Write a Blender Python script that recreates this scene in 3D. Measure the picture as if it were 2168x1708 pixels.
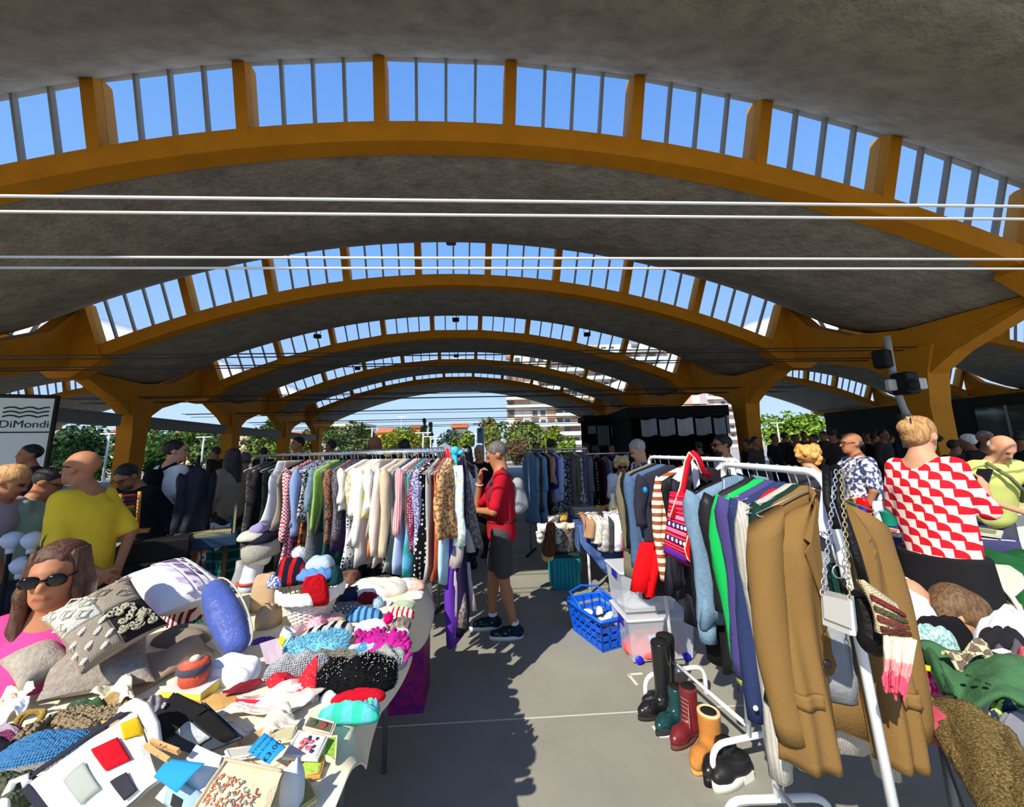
import bpy, math, random
import numpy as np
from math import pi, sin, cos, radians as R
from mathutils import Vector, Matrix

for _o in list(bpy.data.objects): bpy.data.objects.remove(_o, do_unlink=True)
SC = bpy.context.scene
COL = SC.collection

# ------------------------------------------------------------------ camera
FPX, XP, YP = 800.0, 1084.0, 820.0
PITCH, ROLL, HC = 0.1631, 0.0262, 1.63
cd = bpy.data.cameras.new('camera'); CAM = bpy.data.objects.new('camera', cd); COL.objects.link(CAM)
cd.sensor_fit = 'HORIZONTAL'; cd.sensor_width = 36.0
cd.lens = 36.0*FPX/2168.0
cd.shift_y = -(854.0-YP)/2168.0
cd.clip_start = 0.05; cd.clip_end = 800
CAM.matrix_world = Matrix.Translation((0, 0, HC)) @ Matrix.Rotation(pi/2+PITCH, 4, 'X') @ Matrix.Rotation(-ROLL, 4, 'Z')
SC.camera = CAM

# ------------------------------------------------------------------ sky, sun, exposure
w = bpy.data.worlds.new('sky'); SC.world = w; w.use_nodes = True
nt = w.node_tree; nt.nodes.clear()
tc = nt.nodes.new('ShaderNodeTexCoord'); sx = nt.nodes.new('ShaderNodeSeparateXYZ')
rp = nt.nodes.new('ShaderNodeValToRGB'); bg = nt.nodes.new('ShaderNodeBackground'); wo = nt.nodes.new('ShaderNodeOutputWorld')
nt.links.new(tc.outputs['Generated'], sx.inputs[0]); nt.links.new(sx.outputs['Z'], rp.inputs[0])
nt.links.new(rp.outputs[0], bg.inputs[0]); nt.links.new(bg.outputs[0], wo.inputs[0])
e = rp.color_ramp.elements
e[0].position = 0.0; e[0].color = (.56, .72, .93, 1)
e[1].position = 1.0; e[1].color = (.10, .27, .76, 1)
x = e.new(.18); x.color = (.40, .62, .95, 1)
x = e.new(.42); x.color = (.21, .46, .93, 1)
x = e.new(.72); x.color = (.13, .34, .85, 1)
bg.inputs[1].default_value = 1.07

SUN_AZ = R(33.5)      # light travels this far to the right of straight ahead
SUN_EL = R(41.0)
sd = bpy.data.lights.new('sun', 'SUN'); SUN = bpy.data.objects.new('sun', sd); COL.objects.link(SUN)
sd.energy = 5.6; sd.angle = R(.55); sd.color = (1.0, .93, .80)
_dir = Vector((sin(SUN_AZ)*cos(SUN_EL), cos(SUN_AZ)*cos(SUN_EL), -sin(SUN_EL)))
SUN.rotation_euler = _dir.to_track_quat('-Z', 'Y').to_euler(); SUN.location = (-8, -12, 14)

vs = SC.view_settings
vs.view_transform = 'Standard'; vs.look = 'None'; vs.gamma = 1.0; vs.use_curve_mapping = False
vs.exposure = 0.15

# ------------------------------------------------------------------ photo rays -> places in the world
_cp, _sp, _cr, _sr = cos(PITCH), sin(PITCH), cos(ROLL), sin(ROLL)
def ray(px, py):
    u, v = px-XP, YP-py
    u, v = _cr*u+_sr*v, -_sr*u+_cr*v
    return Vector((u, _cp*FPX-_sp*v, _sp*FPX+_cp*v))
def P(px, py, Y):            # the point seen there, Y metres ahead
    r = ray(px, py); t = Y/r.y
    return Vector((r.x*t, Y, HC+r.z*t))
def PG(px, py, z=0.0):       # the point seen there on the level z
    r = ray(px, py); t = (z-HC)/r.z
    return Vector((r.x*t, r.y*t, z))

# ------------------------------------------------------------------ materials
MATS = {}
def mat(key, col=(.5,.5,.5), rough=.8, metal=0.0, var=0.0, vscale=12.0, bump=0.0, bscale=60.0, col2=None,
        pat=None, pscale=10.0, trans=0.0, alpha=None, spec=.35, sheen=0.0, emit=None, vcol=False, thr=.5, axis='Z', coord='Object', col3=None, ior=1.45):
    if key in MATS: return MATS[key]
    m = bpy.data.materials.new(key); m.use_nodes = True; MATS[key] = m
    n, l = m.node_tree.nodes, m.node_tree.links
    b = n['Principled BSDF']; out = n['Material Output']
    b.inputs['Roughness'].default_value = rough; b.inputs['Metallic'].default_value = metal
    b.inputs['Specular IOR Level'].default_value = spec; b.inputs['IOR'].default_value = ior
    if sheen: b.inputs['Sheen Weight'].default_value = sheen
    c4 = (*col, 1)
    co = None
    tx = n.new('ShaderNodeTexCoord'); vec = tx.outputs[coord]
    def noise(scale, detail=4, rough_=.55):
        q = n.new('ShaderNodeTexNoise'); q.inputs['Scale'].default_value = scale; q.inputs['Detail'].default_value = detail
        q.inputs['Roughness'].default_value = rough_; l.new(vec, q.inputs['Vector']); return q.outputs['Fac']
    def ramp(src, stops, interp='LINEAR'):
        q = n.new('ShaderNodeValToRGB'); q.color_ramp.interpolation = interp; el = q.color_ramp.elements
        el[0].position, el[0].color = stops[0][0], (*stops[0][1], 1)
        el[1].position, el[1].color = stops[-1][0], (*stops[-1][1], 1)
        for p_, c_ in stops[1:-1]: k = el.new(p_); k.color = (*c_, 1)
        l.new(src, q.inputs[0]); return q.outputs[0]
    def mix(fac, a, b_, mode='MIX'):
        q = n.new('ShaderNodeMix'); q.data_type = 'RGBA'; q.blend_type = mode
        for inp, s in ((q.inputs['Factor'], fac), (q.inputs['A'], a), (q.inputs['B'], b_)):
            if hasattr(s, 'is_output'): l.new(s, inp)
            elif isinstance(s, (int, float)): inp.default_value = s
            else: inp.default_value = (*s, 1)
        return q.outputs['Result']
    if vcol:
        a = n.new('ShaderNodeVertexColor'); a.layer_name = 'Col'; co = a.outputs[0]
    c2 = col2 if col2 is not None else tuple(.45*x for x in col)
    if pat == 'stripe':
        q = n.new('ShaderNodeTexWave'); q.wave_type = 'BANDS'; q.bands_direction = axis; q.inputs['Scale'].default_value = pscale
        q.inputs['Distortion'].default_value = .15; l.new(vec, q.inputs['Vector'])
        co = ramp(q.outputs['Fac'], [(thr-.03, col), (thr+.03, c2)])
    elif pat == 'dot':
        q = n.new('ShaderNodeTexVoronoi'); q.inputs['Scale'].default_value = pscale; q.inputs['Randomness'].default_value = .35; l.new(vec, q.inputs['Vector'])
        co = ramp(q.outputs['Distance'], [(thr*.5, c2), (thr*.5+.04, col)])
    elif pat == 'floral':
        q = n.new('ShaderNodeTexVoronoi'); q.inputs['Scale'].default_value = pscale; l.new(vec, q.inputs['Vector'])
        q2 = noise(pscale*1.6, 3)
        c3 = col3 if col3 is not None else tuple((x+y)/2 for x, y in zip(col, c2))
        co = mix(ramp(q2, [(thr-.02, (0,0,0)), (thr+.04, (1,1,1))]), col, c2)
        co = mix(ramp(q.outputs['Distance'], [(.18, (1,1,1)), (.26, (0,0,0))]), co, c3)
    elif pat == 'melange':
        co = ramp(noise(pscale, 6, .8), [(.35, col), (.65, c2)])
    elif pat == 'patch':
        c3 = col3 if col3 is not None else tuple((x+y)/2 for x, y in zip(col, c2))
        co = ramp(noise(pscale, 3), [(.0, col), (.47, col), (.5, c3), (.55, c2), (1, c2)])
    elif pat == 'check':
        q = n.new('ShaderNodeTexChecker'); q.inputs['Scale'].default_value = pscale; l.new(vec, q.inputs['Vector'])
        q.inputs['Color1'].default_value = c4; q.inputs['Color2'].default_value = (*c2, 1); co = q.outputs[0]
    elif pat == 'brush':
        mp = n.new('ShaderNodeMapping'); mp.inputs['Scale'].default_value = (1, 1, .06) if axis == 'Z' else (.06, 1, 1); l.new(vec, mp.inputs[0])
        q = n.new('ShaderNodeTexNoise'); q.inputs['Scale'].default_value = pscale; q.inputs['Detail'].default_value = 3; l.new(mp.outputs[0], q.inputs['Vector'])
        co = ramp(q.outputs['Fac'], [(thr-.06, col), (thr+.06, c2)])
    if var:
        f = ramp(noise(vscale, 5, .65), [(.25, (1-var,)*3), (.75, (1+var*.6,)*3)])
        co = mix(1.0, co if co is not None else col, f, 'MULTIPLY')
    if co is not None: l.new(co, b.inputs['Base Color'])
    else: b.inputs['Base Color'].default_value = c4
    if bump:
        bn = n.new('ShaderNodeBump'); bn.inputs['Strength'].default_value = min(1, abs(bump)); bn.inputs['Distance'].default_value = .012
        if bump < 0:      # knitted relief
            q = n.new('ShaderNodeTexVoronoi'); q.inputs['Scale'].default_value = bscale; q.inputs['Randomness'].default_value = .25
            l.new(vec, q.inputs['Vector']); l.new(q.outputs['Distance'], bn.inputs['Height']); bn.invert = True
        else: l.new(noise(bscale, 5, .6), bn.inputs['Height'])
        l.new(bn.outputs[0], b.inputs['Normal'])
    if trans: b.inputs['Transmission Weight'].default_value = trans
    if emit: b.inputs['Emission Color'].default_value = (*emit[:3], 1); b.inputs['Emission Strength'].default_value = emit[3]
    if alpha is not None:      # thin clear sheet: part see-through, part gloss
        tr = n.new('ShaderNodeBsdfTransparent'); mx = n.new('ShaderNodeMixShader'); mx.inputs[0].default_value = alpha
        l.new(tr.outputs[0], mx.inputs[1]); l.new(b.outputs[0], mx.inputs[2]); l.new(mx.outputs[0], out.inputs[0])
    return m
def flat(r, g, b):           # 0-255 as seen -> linear
    f = lambda c: (c/255/12.92 if c <= 10 else ((c/255+.055)/1.055)**2.4)
    return (f(r), f(g), f(b))
def cloth(r, g, b, **k):
    kk = dict(rough=.9, spec=.2, bump=.25, bscale=90, var=.10, vscale=9); kk.update(k)
    c2 = kk.get('col2'); c3 = kk.get('col3')
    if c2: kk['col2'] = flat(*c2)
    if c3: kk['col3'] = flat(*c3)
    return mat(('cloth_%d_%d_%d_%s' % (r, g, b, '_'.join(str(v) for v in k.values()))).replace(' ', ''), flat(r, g, b), **kk)
def plain(r, g, b, rough=.5, **k):
    return mat('plain_%d_%d_%d_%s_%s' % (r, g, b, rough, '_'.join(str(v) for v in k.values())), flat(r, g, b), rough=rough, **k)

# ------------------------------------------------------------------ objects
def link(o, parent=None):
    COL.objects.link(o)          # meshes are made where they stand; a parent only takes them along
    if parent is not None:
        o.parent = parent; o.matrix_parent_inverse = parent_matrix(parent).inverted()
    return o
def parent_matrix(p):
    m = Matrix.LocRotScale(p.location, p.rotation_euler, p.scale)
    return m if p.parent is None else parent_matrix(p.parent) @ p.matrix_parent_inverse @ m
def tag(o, label=None, cat=None, group=None, kind=None):
    if label: o['label'] = label
    if cat: o['category'] = cat
    if group: o['group'] = group
    if kind: o['kind'] = kind
    return o
def empty(name, loc=(0,0,0), label=None, cat=None, group=None, rz=0.0, kind=None):
    o = bpy.data.objects.new(name, None); o.empty_display_size = .1; o.location = loc; o.rotation_euler = (0, 0, rz)
    return tag(link(o), label, cat, group, kind)
def mesh_data(name, V, Fc, m=None, smooth=False, cols=None, mids=None):
    me = bpy.data.meshes.new(name); me.from_pydata([tuple(v) for v in V], [], [tuple(f) for f in Fc])
    if m is not None:
        for mm in (m if isinstance(m, (list, tuple)) else [m]): me.materials.append(mm)
    if mids is not None: me.polygons.foreach_set('material_index', np.asarray(mids, dtype=np.int32))
    if smooth: me.polygons.foreach_set('use_smooth', [True]*len(me.polygons))
    if cols is not None:
        at = me.color_attributes.new('Col', 'FLOAT_COLOR', 'POINT')
        c = np.ones((len(V), 4), np.float32); c[:, :3] = cols; at.data.foreach_set('color', c.ravel())
    me.update(); return me
class MB:
    """collects shapes; build() links them as one mesh object"""
    def __init__(s): s.V, s.F, s.S, s.I = [], [], [], []; s.mi = 0
    def add(s, V, Fc, smooth=False):
        o = len(s.V); s.V += [tuple(v) for v in V]; s.F += [tuple(i+o for i in f) for f in Fc]; s.S += [smooth]*len(Fc); s.I += [s.mi]*len(Fc); return s
    def box(s, c, d, rz=0.0, rot=None, taper=1.0, bev=0.0):
        c = Vector(c); hx, hy, hz = d[0]/2, d[1]/2, d[2]/2
        M_ = rot if rot is not None else Matrix.Rotation(rz, 3, 'Z')
        if bev <= 0:
            V = [Vector((a*hx*(taper if k < 0 else 1), b*hy*(taper if k < 0 else 1), k*hz)) for k in (-1, 1) for a, b in ((-1,-1),(1,-1),(1,1),(-1,1))]
            Fc = [(3,2,1,0),(4,5,6,7),(0,1,5,4),(1,2,6,5),(2,3,7,6),(3,0,4,7)]
        else:
            e_ = min(bev, hx*.9, hy*.9, hz*.9); V = []; Fc = []
            for k, ins in ((-hz, e_), (-hz+e_, 0), (hz-e_, 0), (hz, e_)):
                tp = taper if k < 0 else 1
                for a, b, q in ((-1,-1,0),(-1,-1,1),(1,-1,1),(1,-1,0),(1,1,0),(1,1,1),(-1,1,1),(-1,1,0)):
                    ox = ins + (e_ if q == 1 else 0); oy = ins + (e_ if q == 0 else 0)
                    V.append(Vector((a*(hx*tp-ox), b*(hy*tp-oy), k)))
            V2 = []
            for i in range(4):
                r8 = V[i*8:i*8+8]
                V2 += [r8[1], r8[2], r8[3], r8[4], r8[5], r8[6], r8[7], r8[0]]
            V = V2
            for i in range(3):
                for j in range(8): Fc.append((i*8+j, i*8+(j+1) % 8, i*8+8+(j+1) % 8, i*8+8+j))
            Fc.append(tuple(range(7, -1, -1))); Fc.append(tuple(range(24, 32)))
        return s.add([c+M_@v for v in V], Fc)
    def tube(s, pts, r, n=8, cap=True, closed=False):
        pts = [Vector(p) for p in pts]; N_ = len(pts); rr = r if isinstance(r, (list, tuple)) else [r]*N_
        V = []; Fc = []; prev = None
        for i, p in enumerate(pts):
            t = (pts[(i+1) % N_]-pts[i-1]) if (closed or 0 < i < N_-1) else (pts[1]-pts[0] if i == 0 else pts[-1]-pts[-2])
            t = t.normalized() if t.length > 1e-9 else Vector((0,0,1))
            a = prev if prev is not None else (Vector((0,0,1)) if abs(t.z) < .9 else Vector((1,0,0)))
            a = (a - t*a.dot(t)); a = a.normalized() if a.length > 1e-6 else t.orthogonal().normalized()
            b = t.cross(a); prev = a
            for j in range(n):
                th = 2*pi*j/n; V.append(p+(a*cos(th)+b*sin(th))*rr[i])
        for i in range(N_ if closed else N_-1):
            for j in range(n):
                k = (i+1) % N_
                Fc.append((i*n+j, i*n+(j+1) % n, k*n+(j+1) % n, k*n+j))
        s.add(V, Fc, True)
        if cap and not closed:
            o = len(s.V)-N_*n
            s.F += [tuple(o+j for j in range(n-1, -1, -1)), tuple(o+(N_-1)*n+j for j in range(n))]; s.S += [False]*2; s.I += [s.mi]*2
        return s
    def loft(s, rings, closed=True, cap=True, smooth=True):
        n = len(rings[0]); V = [v for r in rings for v in r]; Fc = []
        for i in range(len(rings)-1):
            for j in range(n if closed else n-1): Fc.append((i*n+j, i*n+(j+1) % n, (i+1)*n+(j+1) % n, (i+1)*n+j))
        if cap and closed: Fc += [tuple(range(n-1, -1, -1)), tuple((len(rings)-1)*n+j for j in range(n))]
        return s.add(V, Fc, smooth)
    def lathe(s, prof, c=(0,0,0), n=20, rot=None, cap=True):
        c = Vector(c); M_ = rot if rot is not None else Matrix.Identity(3)
        return s.loft([[c+M_@Vector((r*cos(2*pi*j/n), r*sin(2*pi*j/n), z)) for j in range(n)] for r, z in prof], cap=cap)
    def prism(s, poly, d):        # poly: points (Vector) ; d: offset vector
        d = Vector(d); n = len(poly); V = [Vector(p) for p in poly]+[Vector(p)+d for p in poly]
        return s.add(V, [tuple(range(n-1, -1, -1)), tuple(range(n, 2*n))]+[(i, (i+1) % n, n+(i+1) % n, n+i) for i in range(n)])
    def ball(s, c, r, n=12, m=8, rot=None):
        c = Vector(c); rx, ry, rz_ = (r, r, r) if isinstance(r, (int, float)) else r
        M_ = rot if rot is not None else Matrix.Identity(3)
        return s.loft([[c+M_@Vector((rx*sin(pi*(i+.02)/(m+.04))*cos(2*pi*j/n), ry*sin(pi*(i+.02)/(m+.04))*sin(2*pi*j/n), -rz_*cos(pi*(i+.02)/(m+.04)))) for j in range(n)] for i in range(m+1)])
    def grid(s, fn, nu, nv, th=0.0):          # sheet fn(u,v)->Vector, made thick by th
        V = [Vector(fn(i/nu, j/nv)) for i in range(nu+1) for j in range(nv+1)]
        q = lambda i, j: i*(nv+1)+j
        Fc = [(q(i, j), q(i+1, j), q(i+1, j+1), q(i, j+1)) for i in range(nu) for j in range(nv)]
        if th:
            A = np.array([tuple(v) for v in V]); nn = np.zeros_like(A); FA = np.array(Fc)
            fnm = np.cross(A[FA[:, 2]]-A[FA[:, 0]], A[FA[:, 3]]-A[FA[:, 1]])
            for k in range(4): np.add.at(nn, FA[:, k], fnm)
            nn /= np.maximum(np.linalg.norm(nn, axis=1, keepdims=True), 1e-9)
            o = len(V); V = V+[Vector(v) for v in A-nn*th]
            Fc = Fc+[tuple(reversed([i+o for i in f])) for f in Fc]
            bd = [q(i, 0) for i in range(nu+1)]+[q(nu, j) for j in range(1, nv+1)]+[q(i, nv) for i in range(nu-1, -1, -1)]+[q(0, j) for j in range(nv-1, 0, -1)]
            Fc += [(bd[k], bd[(k+1) % len(bd)], bd[(k+1) % len(bd)]+o, bd[k]+o)[::-1] for k in range(len(bd))]
        return s.add(V, Fc, True)
    def build(s, name, m, parent=None, label=None, cat=None, group=None, kind=None, origin=None):
        V = s.V
        o = None
        if origin is not None:
            ov = Vector(origin); V = [tuple(Vector(v)-ov) for v in V]
        me = mesh_data(name, V, s.F, m, mids=s.I)
        me.polygons.foreach_set('use_smooth', s.S)
        o = bpy.data.objects.new(name, me)
        if origin is not None: o.location = Vector(origin)
        link(o, parent)
        return tag(o, label, cat, group, kind)
def copy_tree(o, parent=None):
    c = o.copy(); COL.objects.link(c); c.parent = parent
    for ch in list(o.children): copy_tree(ch, c)
    return c
def fbm(p, seed=0.0, oct=3):     # cheap smooth noise on numpy points (N,3) or a Vector
    a = np.asarray(p, float); s_ = 0.0; am = 1.0; f = 1.0
    for i in range(oct):
        q = a*f+seed*1.7+i*5.1
        s_ = s_+am*(np.sin(q[..., 0]*1.9+1.3*np.sin(q[..., 1]*1.1+i))*np.cos(q[..., 1]*1.7+1.1*np.sin(q[..., 2]*1.3+seed))+.5*np.sin(q[..., 2]*2.3+q[..., 0]*.7+seed))
        am *= .5; f *= 2.03
    return s_/2.0

# ------------------------------------------------------------------ soft solids: blended fields turned into one continuous surface
def cone(a, b, ra, rb, k=.03, col=None, side=None, q=1.0, op='add'): return dict(t='cone', a=np.array(a, float), b=np.array(b, float), ra=ra, rb=rb, k=k, col=col, side=None if side is None else np.array(Vector(side).normalized(), float), q=q, op=op)
def ell(c, r, rot=None, k=.02, col=None, op='add'): return dict(t='ell', c=np.array(c, float), r=np.array(r if hasattr(r, '__len__') else (r,)*3, float), M=np.eye(3) if rot is None else np.array(rot, float), k=k, col=col, op=op)
def cut(pt, nrm, k=.0): return dict(t='cut', p=np.array(pt, float), n=np.array(Vector(nrm).normalized(), float), op='cut', k=k, col=None)   # keeps the side the normal points away from
def _pd(p, X):
    if p['t'] == 'cone':
        a, ba = p['a'], p['b']-p['a']; v = X-a
        t = np.clip((v@ba)/max(ba@ba, 1e-12), 0, 1); v = v-t[..., None]*ba
        if p['side'] is not None:
            s_ = v@p['side']; v = v-p['side']*(s_*(1-1/p['q']))[..., None]
        return np.sqrt((v*v).sum(-1))-(p['ra']+(p['rb']-p['ra'])*t)
    if p['t'] == 'ell':
        v = (X-p['c'])@p['M']; k0 = np.sqrt(((v/p['r'])**2).sum(-1)); k1 = np.sqrt(((v/p['r']**2)**2).sum(-1))
        return k0*(k0-1)/np.maximum(k1, 1e-9)
    return (X-p['p'])@p['n']
def _bb(p):
    if p['t'] == 'cone':
        m = max(p['ra'], p['rb'])*max(1, p['q']); return np.minimum(p['a'], p['b'])-m, np.maximum(p['a'], p['b'])+m
    m = p['r'].max(); return p['c']-m, p['c']+m
def field_mesh(prims, vox=.02, wob=None, base=(.5,.5,.5)):
    adds = [p for p in prims if p['op'] == 'add']
    lo = np.min([_bb(p)[0] for p in adds], 0)-3*vox; hi = np.max([_bb(p)[1] for p in adds], 0)+3*vox
    n = np.ceil((hi-lo)/vox).astype(int)+1
    ax = [lo[i]+vox*np.arange(n[i]) for i in range(3)]
    Fd = np.full(n, .5, np.float32)
    for p in prims:
        if p['op'] == 'cut':
            G = np.stack(np.meshgrid(*ax, indexing='ij'), -1); Fd = np.maximum(Fd, _pd(p, G)); continue
        b0, b1 = _bb(p); pad = p['k']+3*vox+.02
        i0 = np.clip(np.floor((b0-pad-lo)/vox).astype(int), 0, n-1); i1 = np.clip(np.ceil((b1+pad-lo)/vox).astype(int)+1, 1, n)
        if np.any(i1 <= i0): continue
        sl = tuple(slice(a_, b_) for a_, b_ in zip(i0, i1))
        G = np.stack(np.meshgrid(*[ax[i][sl[i]] for i in range(3)], indexing='ij'), -1); d = _pd(p, G); f = Fd[sl]; k = max(p['k'], 1e-5)
        if p['op'] == 'add':
            h = np.clip(.5+.5*(f-d)/k, 0, 1); Fd[sl] = f*(1-h)+d*h-k*h*(1-h)
        else:
            h = np.clip(.5-.5*(f+d)/k, 0, 1); Fd[sl] = f*(1-h)+(-d)*h+k*h*(1-h)
    if wob is not None:
        G = np.stack(np.meshgrid(*ax, indexing='ij'), -1); Fd = Fd+wob(G)
    S = Fd < 0
    cs = np.zeros(n-1, int)
    for dx in (0, 1):
        for dy in (0, 1):
            for dz in (0, 1): cs += S[dx:n[0]-1+dx, dy:n[1]-1+dy, dz:n[2]-1+dz]
    act = (cs > 0) & (cs < 8); idx = np.full(act.shape, -1, int); idx[act] = np.arange(act.sum())
    I = np.argwhere(act); acc = np.zeros((len(I), 3)); cnt = np.zeros(len(I))
    cor = [(0,0,0),(1,0,0),(0,1,0),(1,1,0),(0,0,1),(1,0,1),(0,1,1),(1,1,1)]
    for a_, b_ in ((0,1),(2,3),(4,5),(6,7),(0,2),(1,3),(4,6),(5,7),(0,4),(1,5),(2,6),(3,7)):
        ca, cb = np.array(cor[a_]), np.array(cor[b_])
        fa = Fd[tuple((I+ca).T)]; fb = Fd[tuple((I+cb).T)]; mk = (fa < 0) != (fb < 0)
        t = np.where(mk, fa/np.where(fa-fb == 0, 1, fa-fb), 0)[:, None]
        acc += np.where(mk[:, None], ca+(cb-ca)*t, 0); cnt += mk
    V = lo+vox*(I+acc/cnt[:, None])
    Fc = []
    for axn in range(3):
        o = [0, 1, 2]; o.remove(axn); u, v = o
        sh = [slice(None)]*3; sh[axn] = slice(0, n[axn]-1); s2 = [slice(None)]*3; s2[axn] = slice(1, n[axn])
        E_ = np.argwhere(S[tuple(sh)] != S[tuple(s2)])
        E_ = E_[(E_[:, u] > 0) & (E_[:, v] > 0) & (E_[:, u] < n[u]-1) & (E_[:, v] < n[v]-1)]
        if not len(E_): continue
        eu = np.zeros(3, int); eu[u] = 1; ev = np.zeros(3, int); ev[v] = 1
        q = np.stack([idx[tuple((E_-eu-ev).T)], idx[tuple((E_-ev).T)], idx[tuple(E_.T)], idx[tuple((E_-eu).T)]], 1)
        ins = S[tuple(E_.T)]
        if axn == 1: ins = ~ins
        q = np.where(ins[:, None], q, q[:, ::-1]); Fc.append(q)
    Fc = np.concatenate(Fc); Fc = Fc[(Fc >= 0).all(1)]
    bd = np.full(len(V), 1e9); cols = np.tile(np.array(base, float), (len(V), 1))
    for p in adds:
        d = _pd(p, V); m_ = d < bd
        if p['col'] is not None: cols[m_] = p['col']
        bd[m_] = d[m_]
    return V, Fc, cols
def field_obj(name, prims, m, parent=None, vox=.02, wob=None, base=(.5,.5,.5), label=None, cat=None, group=None, extra=None, keep=True):
    V, Fc, cols = field_mesh(prims, vox, wob, base)
    if extra:
        for pr, vx in extra:
            v2, f2, c2 = field_mesh(pr, vx, None, base); Fc = np.concatenate([Fc, f2+len(V)]); V = np.concatenate([V, v2]); cols = np.concatenate([cols, c2])
    me = bpy.data.meshes.new(name)
    me.vertices.add(len(V)); me.vertices.foreach_set('co', V.astype(np.float32).ravel())
    nf = len(Fc); me.loops.add(nf*4); me.loops.foreach_set('vertex_index', Fc.astype(np.int32).ravel())
    me.polygons.add(nf); me.polygons.foreach_set('loop_start', np.arange(0, nf*4, 4, dtype=np.int32))
    try: me.polygons.foreach_set('loop_total', np.full(nf, 4, np.int32))
    except Exception: pass
    me.update(calc_edges=True); me.validate()
    me.polygons.foreach_set('use_smooth', np.ones(len(me.polygons), bool))
    at = me.color_attributes.new('Col', 'FLOAT_COLOR', 'POINT'); c = np.ones((len(me.vertices), 4), np.float32); c[:, :3] = cols[:len(me.vertices)]; at.data.foreach_set('color', c.ravel())
    me.materials.append(m)
    o = bpy.data.objects.new(name, me); link(o, parent)
    return tag(o, label, cat, group)
SKIN = mat('skin', vcol=True, rough=.55, spec=.3, bump=.06, bscale=120)
VCOL = mat('dyed_cloth', vcol=True, rough=.9, spec=.15, bump=.2, bscale=110, var=.08)
# ================================================================== the market hall
YAW, CXN, SK, DK, LB = .1331, -.23, -.07, .0177, 5.0
ZC, AC, RW, RW3 = 4.8922+HC, .0241, 1.9287, .0028
HALF = 9.78
_cy, _sy = cos(YAW), sin(YAW)
def N(X, Z, z):                 # hall coordinates: across, along the nave, up
    Xw = X+CXN; Y = Z+SK*X
    return Vector((_cy*Xw-_sy*Y, _sy*Xw+_cy*Y, z))
def ZK(k): return (k+DK)*LB
def curve(X, off):
    n_ = math.hypot(2*AC*X, 1); return X+2*AC*X/n_*off, ZC-AC*X*X+off/n_
PLASTER = mat('roof_plaster', (.34, .30, .24), rough=.95, var=.38, vscale=2.4, bump=1.0, bscale=7, coord='Object', spec=.1)
PLASTER.node_tree.nodes['Bump'].inputs['Distance'].default_value = .05
OCHRE = mat('ochre_paint', flat(198, 128, 24), rough=.7, var=.16, vscale=2.5, bump=.15, bscale=30, spec=.2)
ROOFTOP = mat('white_roof_sheet', (.75, .76, .74), rough=.6, var=.06, vscale=3)
GLASS = mat('window_glass', (.8, .9, 1), rough=.02, alpha=.06, spec=.6)
STEEL = mat('grey_mullion', (.30, .28, .24), rough=.6)
DARKM = plain(24, 24, 26, .6)
WHITEM = plain(225, 226, 224, .35)
CONC = mat('floor_concrete', flat(148, 146, 134), rough=.75, var=.22, vscale=.9, bump=.2, bscale=14, spec=.25)

# floor, with stains in its own material
n_, l_ = CONC.node_tree.nodes, CONC.node_tree.links
_b = n_['Principled BSDF']; _src = _b.inputs['Base Color'].links[0].from_socket
_t = n_.new('ShaderNodeTexCoord'); _nz = n_.new('ShaderNodeTexNoise'); _nz.inputs['Scale'].default_value = 3.1; _nz.inputs['Detail'].default_value = 6; _nz.inputs['Roughness'].default_value = .75
l_.new(_t.outputs['Object'], _nz.inputs['Vector'])
_rp = n_.new('ShaderNodeValToRGB'); _rp.color_ramp.elements[0].position = .60; _rp.color_ramp.elements[0].color = (1,1,1,1); _rp.color_ramp.elements[1].position = .76; _rp.color_ramp.elements[1].color = (.72,.72,.70,1)
l_.new(_nz.outputs['Fac'], _rp.inputs[0]); _mx = n_.new('ShaderNodeMix'); _mx.data_type = 'RGBA'; _mx.blend_type = 'MULTIPLY'; _mx.inputs['Factor'].default_value = 1
l_.new(_src, _mx.inputs['A']); l_.new(_rp.outputs[0], _mx.inputs['B']); l_.new(_mx.outputs['Result'], _b.inputs['Base Color'])
b = MB(); b.box((0, 20, -.1), (110, 42, .2)); FLOOR = b.build('floor', CONC, kind='structure')
JOINT = plain(205, 203, 188, .8)
def floor_strip(pts, wd, m, name='joint'):
    b = MB()
    for a, c in zip(pts[:-1], pts[1:]):
        a, c = Vector(a), Vector(c); d = (c-a).normalized(); s_ = Vector((-d.y, d.x, 0))*wd/2
        b.prism([a-s_, c-s_, c+s_, a+s_], (0, 0, .0015))
    return b.build(name, m, FLOOR)
a_, b_ = PG(1105, 1521), PG(1372, 1505); d_ = (b_-a_).normalized()
floor_strip([a_-d_*3.5, b_+d_*5], .008, JOINT)
for k_ in (3.6, 7.2, -3.6): floor_strip([a_-d_*6+Vector((0, k_, 0)), b_+d_*8+Vector((0, k_, 0))], .008, JOINT)
floor_strip([PG(1360, 1425.3), PG(1331, 1428), PG(1349, 1450)], .022, plain(214, 210, 195, .7), 'tape_mark')
floor_strip([PG(893, 1458), PG(897, 1477)], .03, plain(214, 210, 195, .7), 'tape_mark')
b = MB(); b.box((0, 8, -.26), (700, 700, .1)); b.build('ground', mat('asphalt', flat(170, 166, 154), rough=.9, var=.2, vscale=.3), kind='structure')
b = MB(); b.box((0, -21, -.1), (110, 40, .2)); b.build('bounce_yard', mat('pale_bounce_paving', flat(206, 202, 190), rough=.9, var=.1, vscale=.5), kind='structure')  # ground behind the camera, made pale to bounce light onto the near ceiling

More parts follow.
